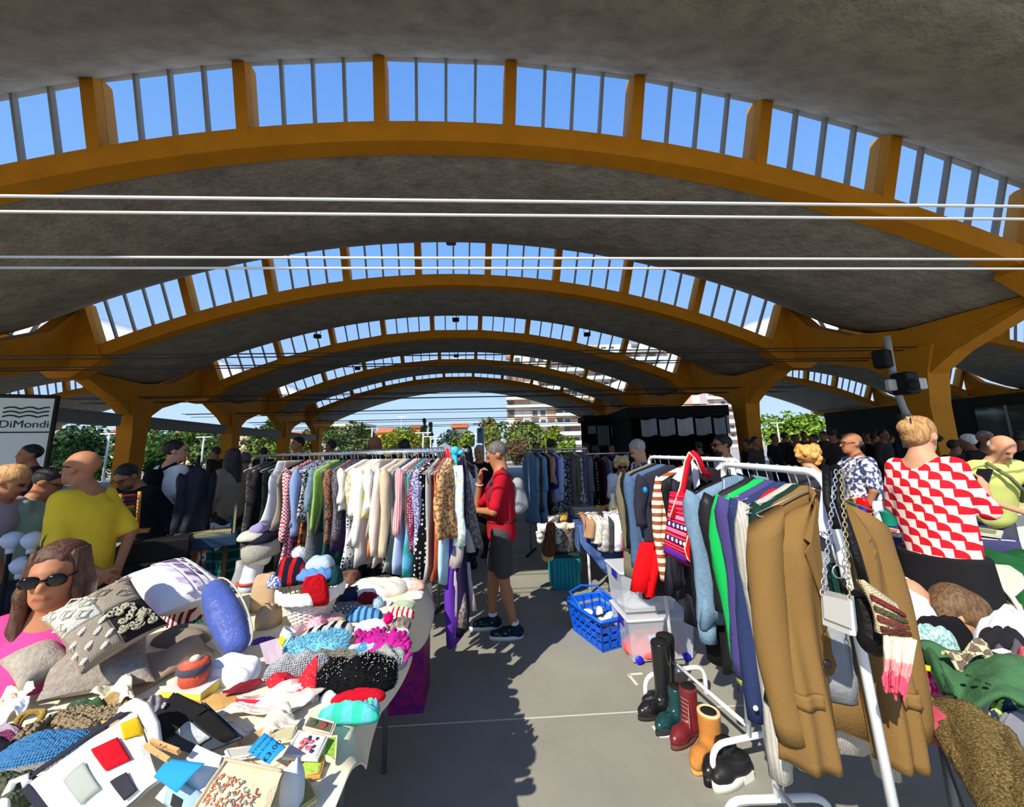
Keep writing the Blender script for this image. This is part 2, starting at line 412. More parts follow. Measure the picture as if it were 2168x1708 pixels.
# roof shells
def shell_off(t, last=False):
    if last: return -.30+.02*t
    return -.30 if t < .42 else -.30+1.50*((t-.42)/.58)**1.75
def roof_shell(k, dx=0.0, nx=44, nt_=16, last=False):
    lo, hi = [], []
    for i in range(nt_+1):
        t = i/nt_; of = shell_off(t, last); Z = ZK(k)+t*LB*(.92 if last else 1)
        for j in range(nx+1):
            X = HALF*(2*j/nx-1)/(1+2*AC*of); x0, z0 = curve(X, of); x1, z1 = curve(X, of+.14)
            lo.append(N(x0+dx, Z, z0)); hi.append(N(x1+dx, Z, z1))
    q = lambda i, j: i*(nx+1)+j; m = len(lo)
    b = MB()
    F1 = [(q(i, j), q(i, j+1), q(i+1, j+1), q(i+1, j))[::-1] for i in range(nt_) for j in range(nx)]
    b.V = [tuple(v) for v in lo+hi]; b.F = list(F1); b.I = [0]*len(F1)
    F2 = [tuple(reversed([v+m for v in f])) for f in F1]; b.F += F2; b.I += [1]*len(F2)
    for j in range(nx): b.F += [(q(0, j), q(0, j+1), q(0, j+1)+m, q(0, j)+m), (q(nt_, j+1), q(nt_, j), q(nt_, j)+m, q(nt_, j+1)+m)]; b.I += [0, 0]
    for i in range(nt_): b.F += [(q(i, 0), q(i, 0)+m, q(i+1, 0)+m, q(i+1, 0)), (q(i, nx), q(i+1, nx), q(i+1, nx)+m, q(i, nx)+m)]; b.I += [0, 0]
    b.S = [True]*len(F1)*2+[False]*(len(b.F)-2*len(F1))
    return b.build('ceiling', [PLASTER, ROOFTOP], kind='structure')
def arch_beam(k, dx=0.0, n=40):
    b = MB(); rings = []
    for j in range(n+1):
        X = HALF*(2*j/n-1); r_ = []
        for of, dz in ((-.33, 0), (0, 0), (0, .28), (-.33, .28)):
            x0, z0 = curve(X, of); x0 = max(-HALF-.05, min(HALF+.05, x0)); r_.append(N(x0+dx, ZK(k)-.06+dz, z0))
        rings.append(r_)
    b.loft(rings, smooth=False); return b.build('trim_1', OCHRE, kind='structure')
def rib_x(j): s_ = j+.5; return RW*s_+RW3*s_**3+(.26 if j == 4 else -.26 if j == -5 else 0)
def quad_col(X0, X1, Z, dz, o0, o1, dx=0.0):      # bar or pane between two offsets of the arch
    r_ = []
    for X, of in ((X0, o0), (X1, o0), (X1, o1), (X0, o1)):
        x0, z0 = curve(X, of); r_.append((x0+dx, z0))
    V = [N(x, Z, z) for x, z in r_]+[N(x, Z+dz, z) for x, z in r_]
    return V, [(0,1,2,3), (7,6,5,4), (0,4,5,1), (1,5,6,2), (2,6,7,3), (3,7,4,0)]
def window_band(k, dx=0.0, parts=True, num=1):
    root = empty('window_%d' % num, N(dx, ZK(k), ZC), kind='structure')
    Z = ZK(k)+.03; ribs, mul, pan = [], [], []
    for j in range(-5, 5):
        X = rib_x(j); ribs.append(quad_col(X-.085, X+.085, Z-.10, .34, -.05, 1.3, dx))
    for j in range(-5, 4):
        a, c = rib_x(j)+.085, rib_x(j+1)-.085
        nq = 5 if j in (-5, 3) else 4
        for q in range(nq):
            x0, x1 = a+(c-a)*q/nq, a+(c-a)*(q+1)/nq
            pan.append(quad_col(x0, x1, Z+.05, .012, 0, 1.3, dx))
            if q: mul.append(quad_col(x0-.02, x0+.02, Z, .08, 0, 1.3, dx))
        mul.append(quad_col(a, c, Z, .09, 0, .045, dx)); mul.append(quad_col(a, c, Z, .09, 1.26, 1.32, dx))
    for nm, lst, m in (('rib', ribs, OCHRE), ('mullion', mul, STEEL), ('pane', pan, GLASS)):
        if parts:
            for V, Fc in lst: b = MB(); b.add(V, Fc); b.build(nm, m, root)
        else:
            b = MB()
            for V, Fc in lst: b.add(V, Fc)
            b.build(nm, m, root, kind='stuff')
    return root
def column(k, X, h=3.3):
    Zc = ZK(k)+.45*LB; base = N(X, Zc, 0)
    root = empty('column', base, kind='structure')
    b = MB(); rings = []
    for z, hx, hz in ((0, .21, .25), (2.3, .23, .27), (2.95, .24, .34), (h+.2, .25, .5)):
        rings.append([N(X+a*hx, Zc+c*hz, z) for a, c in ((-1,-1),(1,-1),(1,1),(-1,1))])
    b.loft(rings, smooth=False); b.build('shaft', OCHRE, root)
    side = 1 if X > 0 else -1
    Z0, Z1 = ZK(k), ZK(k+1)
    xe, ze = curve(HALF, -.30); xf, zf = curve(HALF/(1+2*AC*1.2), 1.2)
    for pts in ([(Zc, h), (Zc-.3, h-.4), (Zc-.8, h-.02), (Z0, 3.98), (Z0, ze+.02), (Zc-.6, ze), (Zc, ze)], [(Zc, h), (Zc, ze), (Zc+1.1, ze+.22), (Zc+2.1, ze+.78), (Z1, zf+.02), (Z1, 3.98), (Zc+.8, h-.02), (Zc+.3, h-.4)]):
        b = MB(); b.prism([N(X-.19, Z, z) for Z, z in pts], N(X+.19, 0, 0)-N(X-.19, 0, 0)); b.build('arm', OCHRE, root)
    return root
def spandrel(k, X):
    pts = [(-.26, 3.7), (.26, 3.7), (.95, 4.18), (.72, 4.62), (.26, 5.72), (-.26, 5.72), (-.72, 4.62), (-.95, 4.18)]
    b = MB(); b.prism([N(X+a, ZK(k)-.10, z) for a, z in pts], N(0, .36, 0)-N(0, 0, 0)); return b.build('trim_2', OCHRE, kind='structure')
NUM = 1
for k in range(0, 6): roof_shell(k, last=(k == 5))
for k in range(0, 6):
    arch_beam(k)
    if k: window_band(k, parts=(k <= 4), num=NUM); NUM += 1
for dx in (-2*HALF, 2*HALF):
    for k in range(1, 6): roof_shell(k, dx, 26, 10, last=(k == 5)); arch_beam(k, dx, 22); window_band(k, dx, parts=False, num=NUM); NUM += 1
for k in range(1, 6):
    for X in (-HALF, HALF): column(k, X)
    for X in (3*HALF, -3*HALF): column(k, X)
for k in range(1, 6):
    for X in (-HALF, HALF): spandrel(k, X)
# eave gutters between the left columns, and the far right building front
GUT = plain(120, 122, 122, .6)
for k in (1, 2, 3, 4):
    b = MB(); p, q = N(-HALF, ZK(k)+.48*LB, 2.75), N(-HALF, ZK(k+1)+.32*LB, 2.75)
    d = q-p; L_ = d.length; rz = math.atan2(d.y, d.x)
    b.box((p+q)/2, (L_, .34, .3), rz); b.box((p+q)/2+Vector((0, 0, .17)), (L_, .42, .05), rz); 
    b.build('roller_gutter', GUT, kind='structure')
# ================================================================== outdoors beyond the hall
def leaves(c, rad, n, size, rng, clumps=7, flatten=1.0):
    V, Fc, c = [], [], np.array(c)
    cc = [np.array([rng.gauss(0, .42)*rad[0], rng.gauss(0, .42)*rad[1], rng.uniform(-.62, .62)*rad[2]]) for _ in range(clumps)]
    for i in range(n):
        k = cc[i % clumps]; d = np.array([rng.gauss(0, 1) for _ in range(3)]); d /= np.linalg.norm(d)+1e-6
        rr = (rng.random()**.4)*.62
        p = k+d*rr*np.array(rad)*.85
        q = p/np.array(rad)
        ln = np.linalg.norm(q)
        if ln > 1: p = p/ln
        a = np.array([rng.gauss(0, 1) for _ in range(3)]); a /= np.linalg.norm(a); b2 = np.cross(a, d+.3); b2 /= np.linalg.norm(b2)+1e-6
        s_ = size*rng.uniform(.6, 1.35); o = len(V)
        V += [c+p-a*s_, c+p+b2*s_*.7, c+p+a*s_, c+p-b2*s_*.7+d*s_*.25]; Fc.append((o, o+1, o+2, o+3))
    return V, Fc
BARK = mat('bark', (.10, .075, .05), rough=.95, bump=.6, bscale=20)
def leafmat(r, g, b_): return mat('leaf_%d_%d_%d' % (r, g, b_), flat(r, g, b_), rough=.65, var=.45, vscale=1.1, spec=.25)
def tree(base, h, w_, col, label, seed, n=1300, trunk=.32, name='tree', group=None, conic=False, size=None):
    rng = random.Random(seed); base = Vector(base)
    root = empty(name, base, label, name if name in ('hedge', 'bush') else 'tree', group)
    b = MB(); top = base+Vector((0, 0, h*.72)); pts = [base+Vector((0, 0, -.1)), base+Vector((rng.uniform(-.1, .1), 0, h*.3)), top]
    b.tube(pts, [h*.022, h*.016, h*.006], 7)
    for q in range(5):
        a = rng.uniform(0, 6.28); s_ = base+Vector((0, 0, h*rng.uniform(.3, .5))); b.tube([s_, s_+Vector((cos(a)*w_*.3, sin(a)*w_*.3, h*.22))], [h*.009, h*.004], 5)
    b.build('trunk', BARK, root)
    b = MB(); cz = h*(trunk+1)/2; sz = size or max(.14, h*.042)
    if conic:
        for q in range(7):
            f = q/6; V, Fc = leaves(base+Vector((0, 0, h*(.15+.83*f))), (w_*.5*(1-f*.9)+.1, w_*.5*(1-f*.9)+.1, h*.08), n//7, sz, rng, 4); b.add(V, Fc)
    else:
        V, Fc = leaves(base+Vector((0, 0, cz)), (w_/2, w_/2, h*(1-trunk)/2), n, sz, rng, 9); b.add(V, Fc)
    b.build('foliage', leafmat(*col), root); return root
OUTT = [ # px, top py, width px, distance, colour, label, conic
 (135, 905, 80, 46, (62, 88, 44), 'dark green tree beside the white name panel', 0),
 (205, 893, 90, 48, (80, 104, 52), 'broad green tree left of the ochre column', 0),
 (360, 893, 80, 50, (88, 118, 50), 'round tree behind the backpack man', 0),
 (470, 900, 70, 52, (100, 118, 60), 'tree between the two dark columns on the left', 0),
 (398, 905, 60, 52, (140, 150, 56), 'yellowing tree right of the backpack man', 0),
 (565, 882, 66, 52, (104, 118, 58), 'tall tree rising above the gutter between dark columns', 0),
 (590, 925, 44, 44, (120, 140, 50), 'low bright bush tree beside the third dark column', 0),
 (655, 905, 60, 54, (118, 116, 52), 'olive tree between the last two columns', 0),
 (735, 892, 92, 50, (98, 112, 58), 'big olive tree under the beige building', 0),
 (850, 905, 90, 50, (134, 142, 40), 'wide yellow green tree behind the rail', 0),
 (897, 890, 22, 64, (58, 78, 56), 'slim dark conifer, taller of the pair', 1),
 (912, 897, 18, 64, (58, 78, 56), 'slim dark conifer, shorter of the pair', 1),
 (948, 905, 48, 52, (62, 84, 58), 'dark round tree below the orange roof', 0),
 (985, 912, 42, 48, (118, 140, 44), 'small bright green tree near the blue banner', 0),
 (1030, 880, 40, 66, (142, 136, 56), 'tall golden tree behind the lamp posts', 0),
 (1090, 890, 100, 48, (108, 126, 56), 'wide green tree left of the apartment block', 0),
 (1140, 902, 62, 44, (104, 118, 58), 'loose green tree in front of the apartment block', 0),
 (1100, 925, 44, 40, (120, 98, 66), 'low brown shrub tree behind the red shirt man', 0),
 (1172, 896, 30, 42, (132, 146, 44), 'narrow young yellow green tree before the block', 0),
 (1200, 908, 26, 42, (126, 150, 44), 'narrowest young tree before the block', 0),
 (1275, 895, 50, 60, (112, 134, 54), 'green tree seen above the dark stall', 0),
 (1655, 868, 90, 46, (122, 152, 50), 'sunlit green tree right of the dark pillar', 0),
 (1730, 874, 100, 46, (110, 146, 40), 'bright leafy tree over the crowd', 0),
 (1800, 880, 90, 46, (100, 138, 36), 'leafy tree over the crowd, right of the bright one', 0),
 (1850, 886, 70, 46, (126, 160, 44), 'leafy tree beside the right ochre column', 0)]
for i, (px, py, wp, Y, c, lb, cn) in enumerate(OUTT):
    t = P(px, py, Y); tree((t.x, Y, -.1), t.z+.1, wp/800*Y*(1.0 if cn else 1.35), c, lb, 100+i, n=2200 if wp > 50 else 1200, conic=bool(cn), trunk=.06)
# clipped hedge behind the left stalls
rng = random.Random(5)
hd = empty('hedge', P(180, 990, 30), 'long clipped hedge behind the stalls on the left', 'hedge')
b = MB()
for q in range(16):
    p = P(20+q*26, 985, 31); V, Fc = leaves((p.x, 31, .9), (.9, .8, .95), 420, .10, rng, 4); b.add(V, Fc)
b.build('foliage', leafmat(52, 92, 30), hd)

WALLB = plain(214, 196, 176, .9, var=.08)
def house(px0, px1, pyt, pye, Y, label, wall=(215, 190, 160), roof=(196, 110, 72), rows=2, cols=5, rise=.35):
    a, c = P(px0, pye, Y), P(px1, pye, Y); zt = P((px0+px1)/2, pyt, Y).z; wd = c.x-a.x; dp = wd*.6; ze = a.z
    root = empty('house', ((a.x+c.x)/2, Y+dp/2, 0), label, 'house')
    b = MB(); b.box(((a.x+c.x)/2, Y+dp/2, ze/2), (wd, dp, ze)); b.build('wall', plain(*wall, .9, var=.08), root)
    b = MB(); o = .4; x0, x1, y0, y1 = a.x-o, c.x+o, Y-o, Y+dp+o; ri = wd*.12
    b.add([(x0,y0,ze),(x1,y0,ze),(x1,y1,ze),(x0,y1,ze),(x0+ri,(y0+y1)/2,zt),(x1-ri,(y0+y1)/2,zt)], [(3,2,1,0),(0,1,5,4),(1,2,5),(2,3,4,5),(3,0,4)])
    b.build('roof', plain(*roof, .85, var=.15), root)
    for r_ in range(rows):
        for q in range(cols):
            wx = a.x+wd*(q+.5)/cols; wz = ze*(1-(r_+.55)/rows*.9)
            b = MB(); b.box((wx, Y-.03, wz), (wd/cols*.42, .12, ze/rows*.3)); b.build('window', plain(70, 62, 58, .3), root)
    return root
house(232, 300, 903, 915, 62, 'cream house with a red roof left of the ochre column', rows=3, cols=4)
house(372, 440, 905, 916, 64, 'house with a long red roof behind the backpack man', rows=2, cols=5)
house(455, 525, 906, 920, 72, 'house with a red roof beside the second dark column', rows=2, cols=5)
house(560, 650, 912, 920, 72, 'low red roofed row between the columns', wall=(180, 130, 100), rows=2, cols=6)
house(760, 860, 913, 920, 78, 'long low brown roofed building behind the wide tree', wall=(170, 110, 80), rows=2, cols=6)
house(800, 830, 905, 916, 70, 'small orange gabled house among the trees', wall=(236, 164, 80), rows=1, cols=2)
house(868, 900, 899, 906, 92, 'tiny far house with an orange roof by the conifers', wall=(190, 120, 90), rows=1, cols=3)
house(957, 988, 895, 905, 90, 'house with a bright orange roof above the dark tree', wall=(120, 110, 105), roof=(230, 120, 70), rows=1, cols=3)
# beige block behind the left trees
def block(px0, px1, pyt, Y, dp, label, wallm, floors, colsn, panel_cols, glassm, rail=None, rz=0.0, z0=0.0):
    a, c = P(px0, pyt, Y), P(px1, pyt, Y); h = a.z; wd = c.x-a.x; fh = h/floors; cw = wd/colsn; rng = random.Random(px0)
    root = empty('apartment_building', ((a.x+c.x)/2, Y, 0), label, 'building')
    b = MB(); b.box(((a.x+c.x)/2, Y+dp/2, h/2), (wd, dp, h)); b.build('wall', wallm, root)
    wm = MB(); wm.box((0, -.06, 0), (cw*.62, .14, fh*.55)); wme = mesh_data('window', wm.V, wm.F, glassm)
    pm = {}
    for i, pc in enumerate(panel_cols):
        q = MB(); q.box((0, -.05, 0), (cw*.94, .12, fh*.94)); pm[i] = mesh_data('panel', q.V, q.F, pc)
    for f in range(floors):
        if (f+1)*fh < z0: continue
        for q in range(colsn):
            x = a.x+cw*(q+.5); z = fh*(f+.5)
            if panel_cols:
                o = bpy.data.objects.new('panel', pm[rng.randrange(len(pm))]); o.location = (x, Y, z); link(o, root); o.matrix_parent_inverse = parent_matrix(root).inverted()
            if rng.random() < .62 or not panel_cols:
                o = bpy.data.objects.new('window', wme); o.location = (x, Y-.08, z-.05*fh); link(o, root)
        if rail is not None and f % 1 == 0:
            q0 = rng.randrange(0, max(1, colsn//3)); q1 = q0+rng.randrange(colsn//3, colsn-q0+1)
            b = MB(); x0, x1 = a.x+cw*q0, a.x+cw*min(q1, colsn); b.box(((x0+x1)/2, Y-.9, fh*f-.1), (x1-x0, 1.8, .2)); b.build('balcony', WALLB, root)
            b = MB(); b.box(((x0+x1)/2, Y-1.75, fh*f+.5), (x1-x0, .06, 1.0)); b.build('balcony_rail', rail, root)
    return root
BR1, BR2, BR3 = plain(150, 118, 98, .85), plain(206, 168, 138, .85), plain(226, 214, 202, .85)
GLB = plain(84, 92, 100, .25)
block(1069, 1470, 735, 118, 16, 'tall brown and cream checkered apartment block beyond the hall', plain(206, 190, 176, .85), 12, 24, [BR1, BR2, BR3, BR3], GLB, rail=plain(196, 214, 214, .3), z0=4)
block(688, 768, 897, 100, 10, 'flat roofed beige building above the left trees', plain(214, 200, 170, .85), 3, 5, [], plain(110, 104, 96, .4))
block(1492, 1600, 812, 165, 12, 'pale pink apartment tower above the crowd', plain(216, 196, 190, .85), 8, 8, [BR3, plain(206, 180, 172, .85), plain(232, 224, 220, .85)], plain(110, 100, 100, .3), rail=plain(226, 214, 210, .6), z0=6)
# lamp posts, banner, far tent
def lamp_post(px, py, Y, label, arm=.7, both=True):
    t = P(px, py, Y); root = empty('street_lamp', (t.x, Y, 0), label, 'street lamp')
    b = MB(); b.tube([(t.x, Y, 0), (t.x, Y, t.z)], [.09, .06], 8); b.build('pole', WHITEM, root)
    b = MB(); b.box((t.x-(0 if both else arm/2), Y, t.z), (arm*2 if both else arm*1.2, .12, .09)); b.build('lamp_head', WHITEM, root)
for a in ((896, 916, 34, 'white T shaped street lamp, tallest of the three by the conifers'), (912, 924, 40, 'white T shaped street lamp, middle of the three by the conifers'), (923, 929, 46, 'white T shaped street lamp, shortest of the three by the conifers'), (788, 906, 40, 'single white street lamp left of the orange house'), (850, 882, 60, 'distant street lamp taller than the far roofs'), (1007, 918, 44, 'white street lamp left of the blue banner'), (232, 918, 30, 'pale post in front of the left hedge'), (432, 925, 34, 'blue grey post behind the backpack man'), (1645, 895, 40, 'white street lamp over the right crowd')): lamp_post(*a)
lamp_post(1022, 897, 30, 'tall white street lamp with one arm right of the blue banner', .7, False)
t = P(1016, 922, 29); root = empty('banner_sign', (t.x, 29, 0), 'light blue vertical banner on a white post', 'banner')
b = MB(); b.tube([(t.x+.28, 29, 0), (t.x+.28, 29, t.z+.9)], .04, 8); b.build('pole', WHITEM, root)
b = MB(); b.box((t.x, 29, t.z), (.42, .05, 1.15)); b.build('banner', plain(140, 200, 232, .6), root)
b = MB(); b.box((t.x, 28.96, t.z+.38), (.16, .02, .16)); b.build('emblem', plain(50, 110, 190, .6), root)
t = P(942, 942, 36); b = MB(); b.add([(t.x-1.1, 35, 1.7), (t.x+1.1, 35, 1.7), (t.x+1.1, 37, 1.7), (t.x-1.1, 37, 1.7), (t.x, 36, t.z+.25)], [(0,1,4),(1,2,4),(2,3,4),(3,0,4),(3,2,1,0)])
tn = empty('market_tent', (t.x, 36, 0), 'far grey pointed market tent behind the rail', 'tent'); b.build('canopy', plain(128, 132, 142, .8), tn)
b = MB()
for sx_ in (-1, 1):
    for sy_ in (-1, 1): b.tube([(t.x+sx_*1.05, 36+sy_*.95, 0), (t.x+sx_*1.05, 36+sy_*.95, 1.72)], .03, 6)
b.build('legs', WHITEM, tn)
# ================================================================== left stall: long table under a cream cloth, and what lies on it
TZ = .78
CREAM = cloth(236, 226, 196, var=.05, bump=.15, bscale=25)
TA, TB = PG(893, 1240, TZ), PG(650, 1708, TZ)          # right edge of the table, far and near
_td = (TB-TA).normalized(); _tn = Vector((_td.y, -_td.x, 0))   # along the edge towards us, and across to the left
if _tn.x > 0: _tn = -_tn
TB = TA+_td*2.3
def TP(s_, t, z=TZ): p = TA+_td*s_+_tn*t; return Vector((p.x, p.y, z))
tbl = empty('market_table', TP(1.1, 1.0, 0), 'long folding market table under a cream cloth, piled with knitwear', 'table')
b = MB(); b.prism([TP(0, 0, TZ-.035), TP(2.3, 0, TZ-.035), TP(2.3, 1.7, TZ-.035), TP(0, 1.4, TZ-.035)], (0, 0, .03)); b.build('tabletop', plain(150, 120, 90, .6), tbl)
GREYM = plain(120, 122, 124, .4, metal=.6)
for s_ in (.35, .95, 1.45):
    for t in (.12, 1.3):
        b = MB(); b.tube([TP(s_, t, 0), TP(s_, t, TZ-.035)], .014, 8); b.build('leg', GREYM, tbl)
b = MB(); b.tube([TP(.95, .1, .08), TP(1.45, .1, .08)], .011, 8); b.build('brace', GREYM, tbl)
rng = random.Random(3)
def table_cloth(u, v):          # u along, v across; v<.2 hangs over the right side, u<.1 over the far end
    s_ = -.03+u*2.36; d = v*1.0
    hang = .10+.07*sin(s_*3.1+.6)+.05*sin(s_*7.7)+(.10 if 1.05 < s_ < 1.45 else 0)*max(0, 1-abs(s_-1.25)/.2)
    if v < .2:
        q = 1-v/.2; z = TZ+.012-hang*q*1.15; t = -.012-.05*q*(.5+.5*sin(s_*9+1.2))-.02*q
        return TP(s_+.03*q*sin(s_*5), t, z)
    t = (v-.2)/.8*(1.42+.3*u)
    far = max(0, .02-s_)*3
    return TP(s_, t, TZ+.012+.004*sin(t*9+s_*4)+.003*sin(s_*17+t*5)-far)
b = MB(); b.grid(table_cloth, 90, 44, .004); b.build('tablecloth', CREAM, label='cream cotton cloth draped over the left market table', cat='tablecloth')
b = MB()
def flap(u, v): s_ = 0.0-.01-.16*u*(1-.3*v); return TP(s_, -.10+v*.5, TZ+.012-.02*u-.16*u*u*(1.2-v))
b.grid(lambda u, v: TP(-.02-.10*u, -.06+v*.62, TZ+.014-.22*u*(1.1-.4*v)-.01*sin(v*14)), 10, 20, .004); b.build('tablecloth', CREAM, label='hanging corner of the cream cloth at the far end of the left table', cat='tablecloth')

def spot(xl, yt, xr, yb, h, z=TZ+.015):
    zm = z+h*.45; xm = (xl+xr)/2; ym = (yt+yb)/2
    c = PG(xm, ym, zm); w_ = (PG(xl, ym, zm)-PG(xr, ym, zm)).length
    d = abs(PG(xm, yt, z+h*.8).y-PG(xm, yb, z+h*.1).y)
    return Vector((c.x, c.y, z)), w_, max(d, .03)
def heap_mesh(c, w_, d, h, rz=0.0, seed=0, p=2.6, rough=.35, folds=5, n=44, wob=.12, fold_amp=.10, tilt=0.0):
    """crumpled or folded soft thing resting on its base"""
    r0 = random.Random(seed); ph = [r0.uniform(0, 6.28) for _ in range(8)]; M_ = Matrix.Rotation(rz, 3, 'Z')
    rings = []; c = Vector(c); m = 12
    for i in range(m+1):
        f = i/m; ring = []
        a0 = pi/2*f
        rad = cos(a0)**(2/p) if i < m else 0.02; zz = sin(a0)**(2/p)
        if i == 0: rad = .96; zz = 0.0
        for j in range(n):
            th = 2*pi*j/n
            ex = 2.0/2.8; cx_, sy_ = cos(th), sin(th)
            bx_ = math.copysign(abs(cx_)**ex, cx_); by_ = math.copysign(abs(sy_)**ex, sy_)
            k_ = 1+wob*(sin(2*th+ph[0])+.6*sin(3*th+ph[1])+.4*sin(5*th+ph[2]))*.5
            x, y = bx_*rad*k_, by_*rad*k_
            fo = fold_amp*(sin(folds*(x*cos(ph[3])+y*sin(ph[3]))*2+ph[4]+1.2*sin(3*y+ph[5]))+.2*sin(folds*2.3*(x*sin(ph[6])+y*cos(ph[6]))+ph[7]))
            z = zz*(1+rough*fbm(Vector((x*1.6, y*1.6, 0)), seed+.3, 2)*.5+fo*(1 if zz > .3 else zz*3))
            ring.append(c+M_@Vector((x*w_/2, y*d/2, max(0, z)*h+tilt*x*h)))
        rings.append(ring)
    b = MB(); b.loft(rings, cap=True); return b
def heap(name, box, h, m, label, cat, seed=0, rz=0.0, z=TZ+.015, **k):
    c, w_, d = spot(*box, h, z); b = heap_mesh(c, w_, d, h, rz, seed, **k)
    return b.build(name, m, label=label, cat=cat, origin=c)
def beanie_mesh(c, w_, d, h, rz, seed, brim=True):
    b = heap_mesh(c, w_, d, h, rz, seed, p=2.2, wob=.05, rough=.15, folds=4, fold_amp=.05); return b
def fuzz(b, c, n, ln, seed, zmin=0.0):            # loose yarn ends standing off a surface
    r0 = random.Random(seed); V = list(b.V); Fs = list(b.F); f = MB(); c = Vector(c)
    for _ in range(n):
        q = Fs[r0.randrange(len(Fs))]
        if len(q) > 4: continue
        ws = [r0.random() for _ in q]; s_ = sum(ws); p = sum((Vector(V[i])*(w2/s_) for i, w2 in zip(q, ws)), Vector())
        nrm = (Vector(V[q[1]])-Vector(V[q[0]])).cross(Vector(V[q[2]])-Vector(V[q[1]]))
        if nrm.length < 1e-9: continue
        nrm.normalize()
        if nrm.dot(p-c) < 0: nrm = -nrm
        t = Vector((r0.gauss(0, 1), r0.gauss(0, 1), r0.gauss(0, 1)))*.55; e_ = p+(nrm+t).normalized()*ln*r0.uniform(.5, 1.2); sd_ = nrm.cross(t)
        if sd_.length < 1e-6: continue
        sd_ = sd_.normalized()*ln*.10; f.add([p-sd_, p+sd_, e_], [(0, 1, 2)])
    return f
def knit(r, g, b_, sc=70, **k): return cloth(r, g, b_, bump=-.7, bscale=sc*2.4, **k)

# ---- cushions
def cushion(name, ctr, ex, ey, th, m, label, cat='cushion', seed=0, pinch=.22, parent=None, n=22, wr=.05):
    """ctr: centre, ex/ey: half axes as vectors, th: half thickness"""
    ctr, ex, ey = Vector(ctr), Vector(ex), Vector(ey); nz = ex.cross(ey).normalized()
    if nz.z < 0: nz = -nz
    def pt(u, v, sgn):
        x, y = 2*u-1, 2*v-1
        px_ = x*(1-pinch*.5*(y*y)*(1-abs(x)**3)*.0)-x*(1-y*y)*0
        px_ = x*(1-.10*(1-abs(y)**2.0)*abs(x)**4); py_ = y*(1-.10*(1-abs(x)**2.0)*abs(y)**4)
        prof = max(0, (1-abs(x)**2.6)*(1-abs(y)**2.6))**.55
        wv = wr*fbm(Vector((x*2.2+seed, y*2.2, sgn)), seed, 3)*prof
        return ctr+ex*px_+ey*py_+nz*th*sgn*(prof+wv)
    b = MB(); b.grid(lambda u, v: pt(u, v, 1), n, n); b.grid(lambda u, v: pt(1-u, v, -1), n, n)
    return b.build(name, m, parent, label, cat if parent is None and cat else None, origin=None), pt
WOOLG = cloth(172, 160, 148, pat='melange', pscale=40, col2=(140, 128, 118), bump=.6, bscale=80)
def cush4(pts, th, m, label, seed):
    A, B, C, D = [PG(*p) for p in pts]; c = (A+B+C+D)/4
    return cushion('cushion', c, ((B+C)-(A+D))/4, ((A+B)-(C+D))/4, th, m, label, seed=seed)
cush4([(88, 1345, .93), (330, 1345, .89), (310, 1425, .84), (92, 1505, .82)], .05, WOOLG, 'grey wool felt cushion under the patchwork cushion, nearest the front', 2)
cush4([(-10, 1408, .92), (120, 1340, .95), (170, 1410, .88), (40, 1455, .84)], .05, cloth(182, 172, 158, pat='melange', pscale=40, col2=(150, 140, 128), bump=.6, bscale=80), 'light grey wool cushion at the left end, partly under the others', 5)
# patchwork cushion: four knitted fields over one body
A_, B_, C_, D_ = PG(85, 1308, 1.07), PG(270, 1212, 1.17), PG(362, 1322, .99), PG(168, 1428, .91)
ctr = (A_+B_+C_+D_)/4; exv = ((B_+C_)-(A_+D_))/4; eyv = ((A_+B_)-(C_+D_))/4
TAUPE = knit(176, 162, 144, 110); IVORY = knit(244, 239, 218, 100)
pw = empty('patchwork_cushion', (ctr.x, ctr.y, TZ), 'patchwork cushion of ivory, taupe and black flowered knit squares', 'cushion')
o_, pfn = cushion('back_panel', ctr-Vector((0, 0, .004)), exv, eyv, .055, TAUPE, None, None, seed=1, parent=pw, wr=.02)
def field_patch(u0, u1, v0, v1, m, nm, lift=.006):
    b = MB(); nzv = exv.cross(eyv).normalized(); nzv = nzv if nzv.z > 0 else -nzv
    b.grid(lambda u, v: pfn(u0+(u1-u0)*u, v0+(v1-v0)*v, 1)+nzv*(lift*min(1, 8*min(u, 1-u, v, 1-v)+.1)), 16, 16, .003); return b.build(nm, m, pw)
field_patch(.02, .50, .52, .98, IVORY, 'ivory_square'); field_patch(.51, .98, .52, .98, TAUPE, 'taupe_square')
field_patch(.02, .50, .02, .51, TAUPE, 'leaf_square'); field_patch(.51, .98, .02, .51, knit(38, 34, 40, 90), 'flower_square')
nzv = exv.cross(eyv).normalized(); nzv = nzv if nzv.z > 0 else -nzv
rng = random.Random(8)
ROSE = knit(196, 188, 160, 90)
for i in range(34):
    u, v = .55+.36*((i*.618) % 1), .08+.37*rng.random(); p = pfn(u, v, 1)+nzv*.012; s_ = rng.uniform(.010, .015)
    b = MB(); a0 = rng.uniform(0, 6.28); ex1, ey1 = exv.normalized(), eyv.normalized()
    b.tube([p+(ex1*cos(a0+t*1.1)+ey1*sin(a0+t*1.1))*s_*(.25+.75*t/6) for t in range(7)], s_*.34, 6); b.build('yarn_rose', ROSE, pw)
for i, (u, v) in enumerate(((.10, .62), (.10, .86), (.22, .74), (.34, .62), (.34, .88), (.44, .76), (.62, .8), (.8, .66), (.9, .86))):
    p = pfn(u, v, 1)+nzv*.007; b = MB(); ex1, ey1 = exv.normalized(), eyv.normalized()
    q = [p+ex1*.022+nzv*.004, p+ey1*.016+nzv*.004, p-ex1*.022+nzv*.004, p-ey1*.016+nzv*.004]; b.tube(q, .003, 6, closed=True); b.build('knit_eyelet', IVORY if u < .5 else TAUPE, pw)
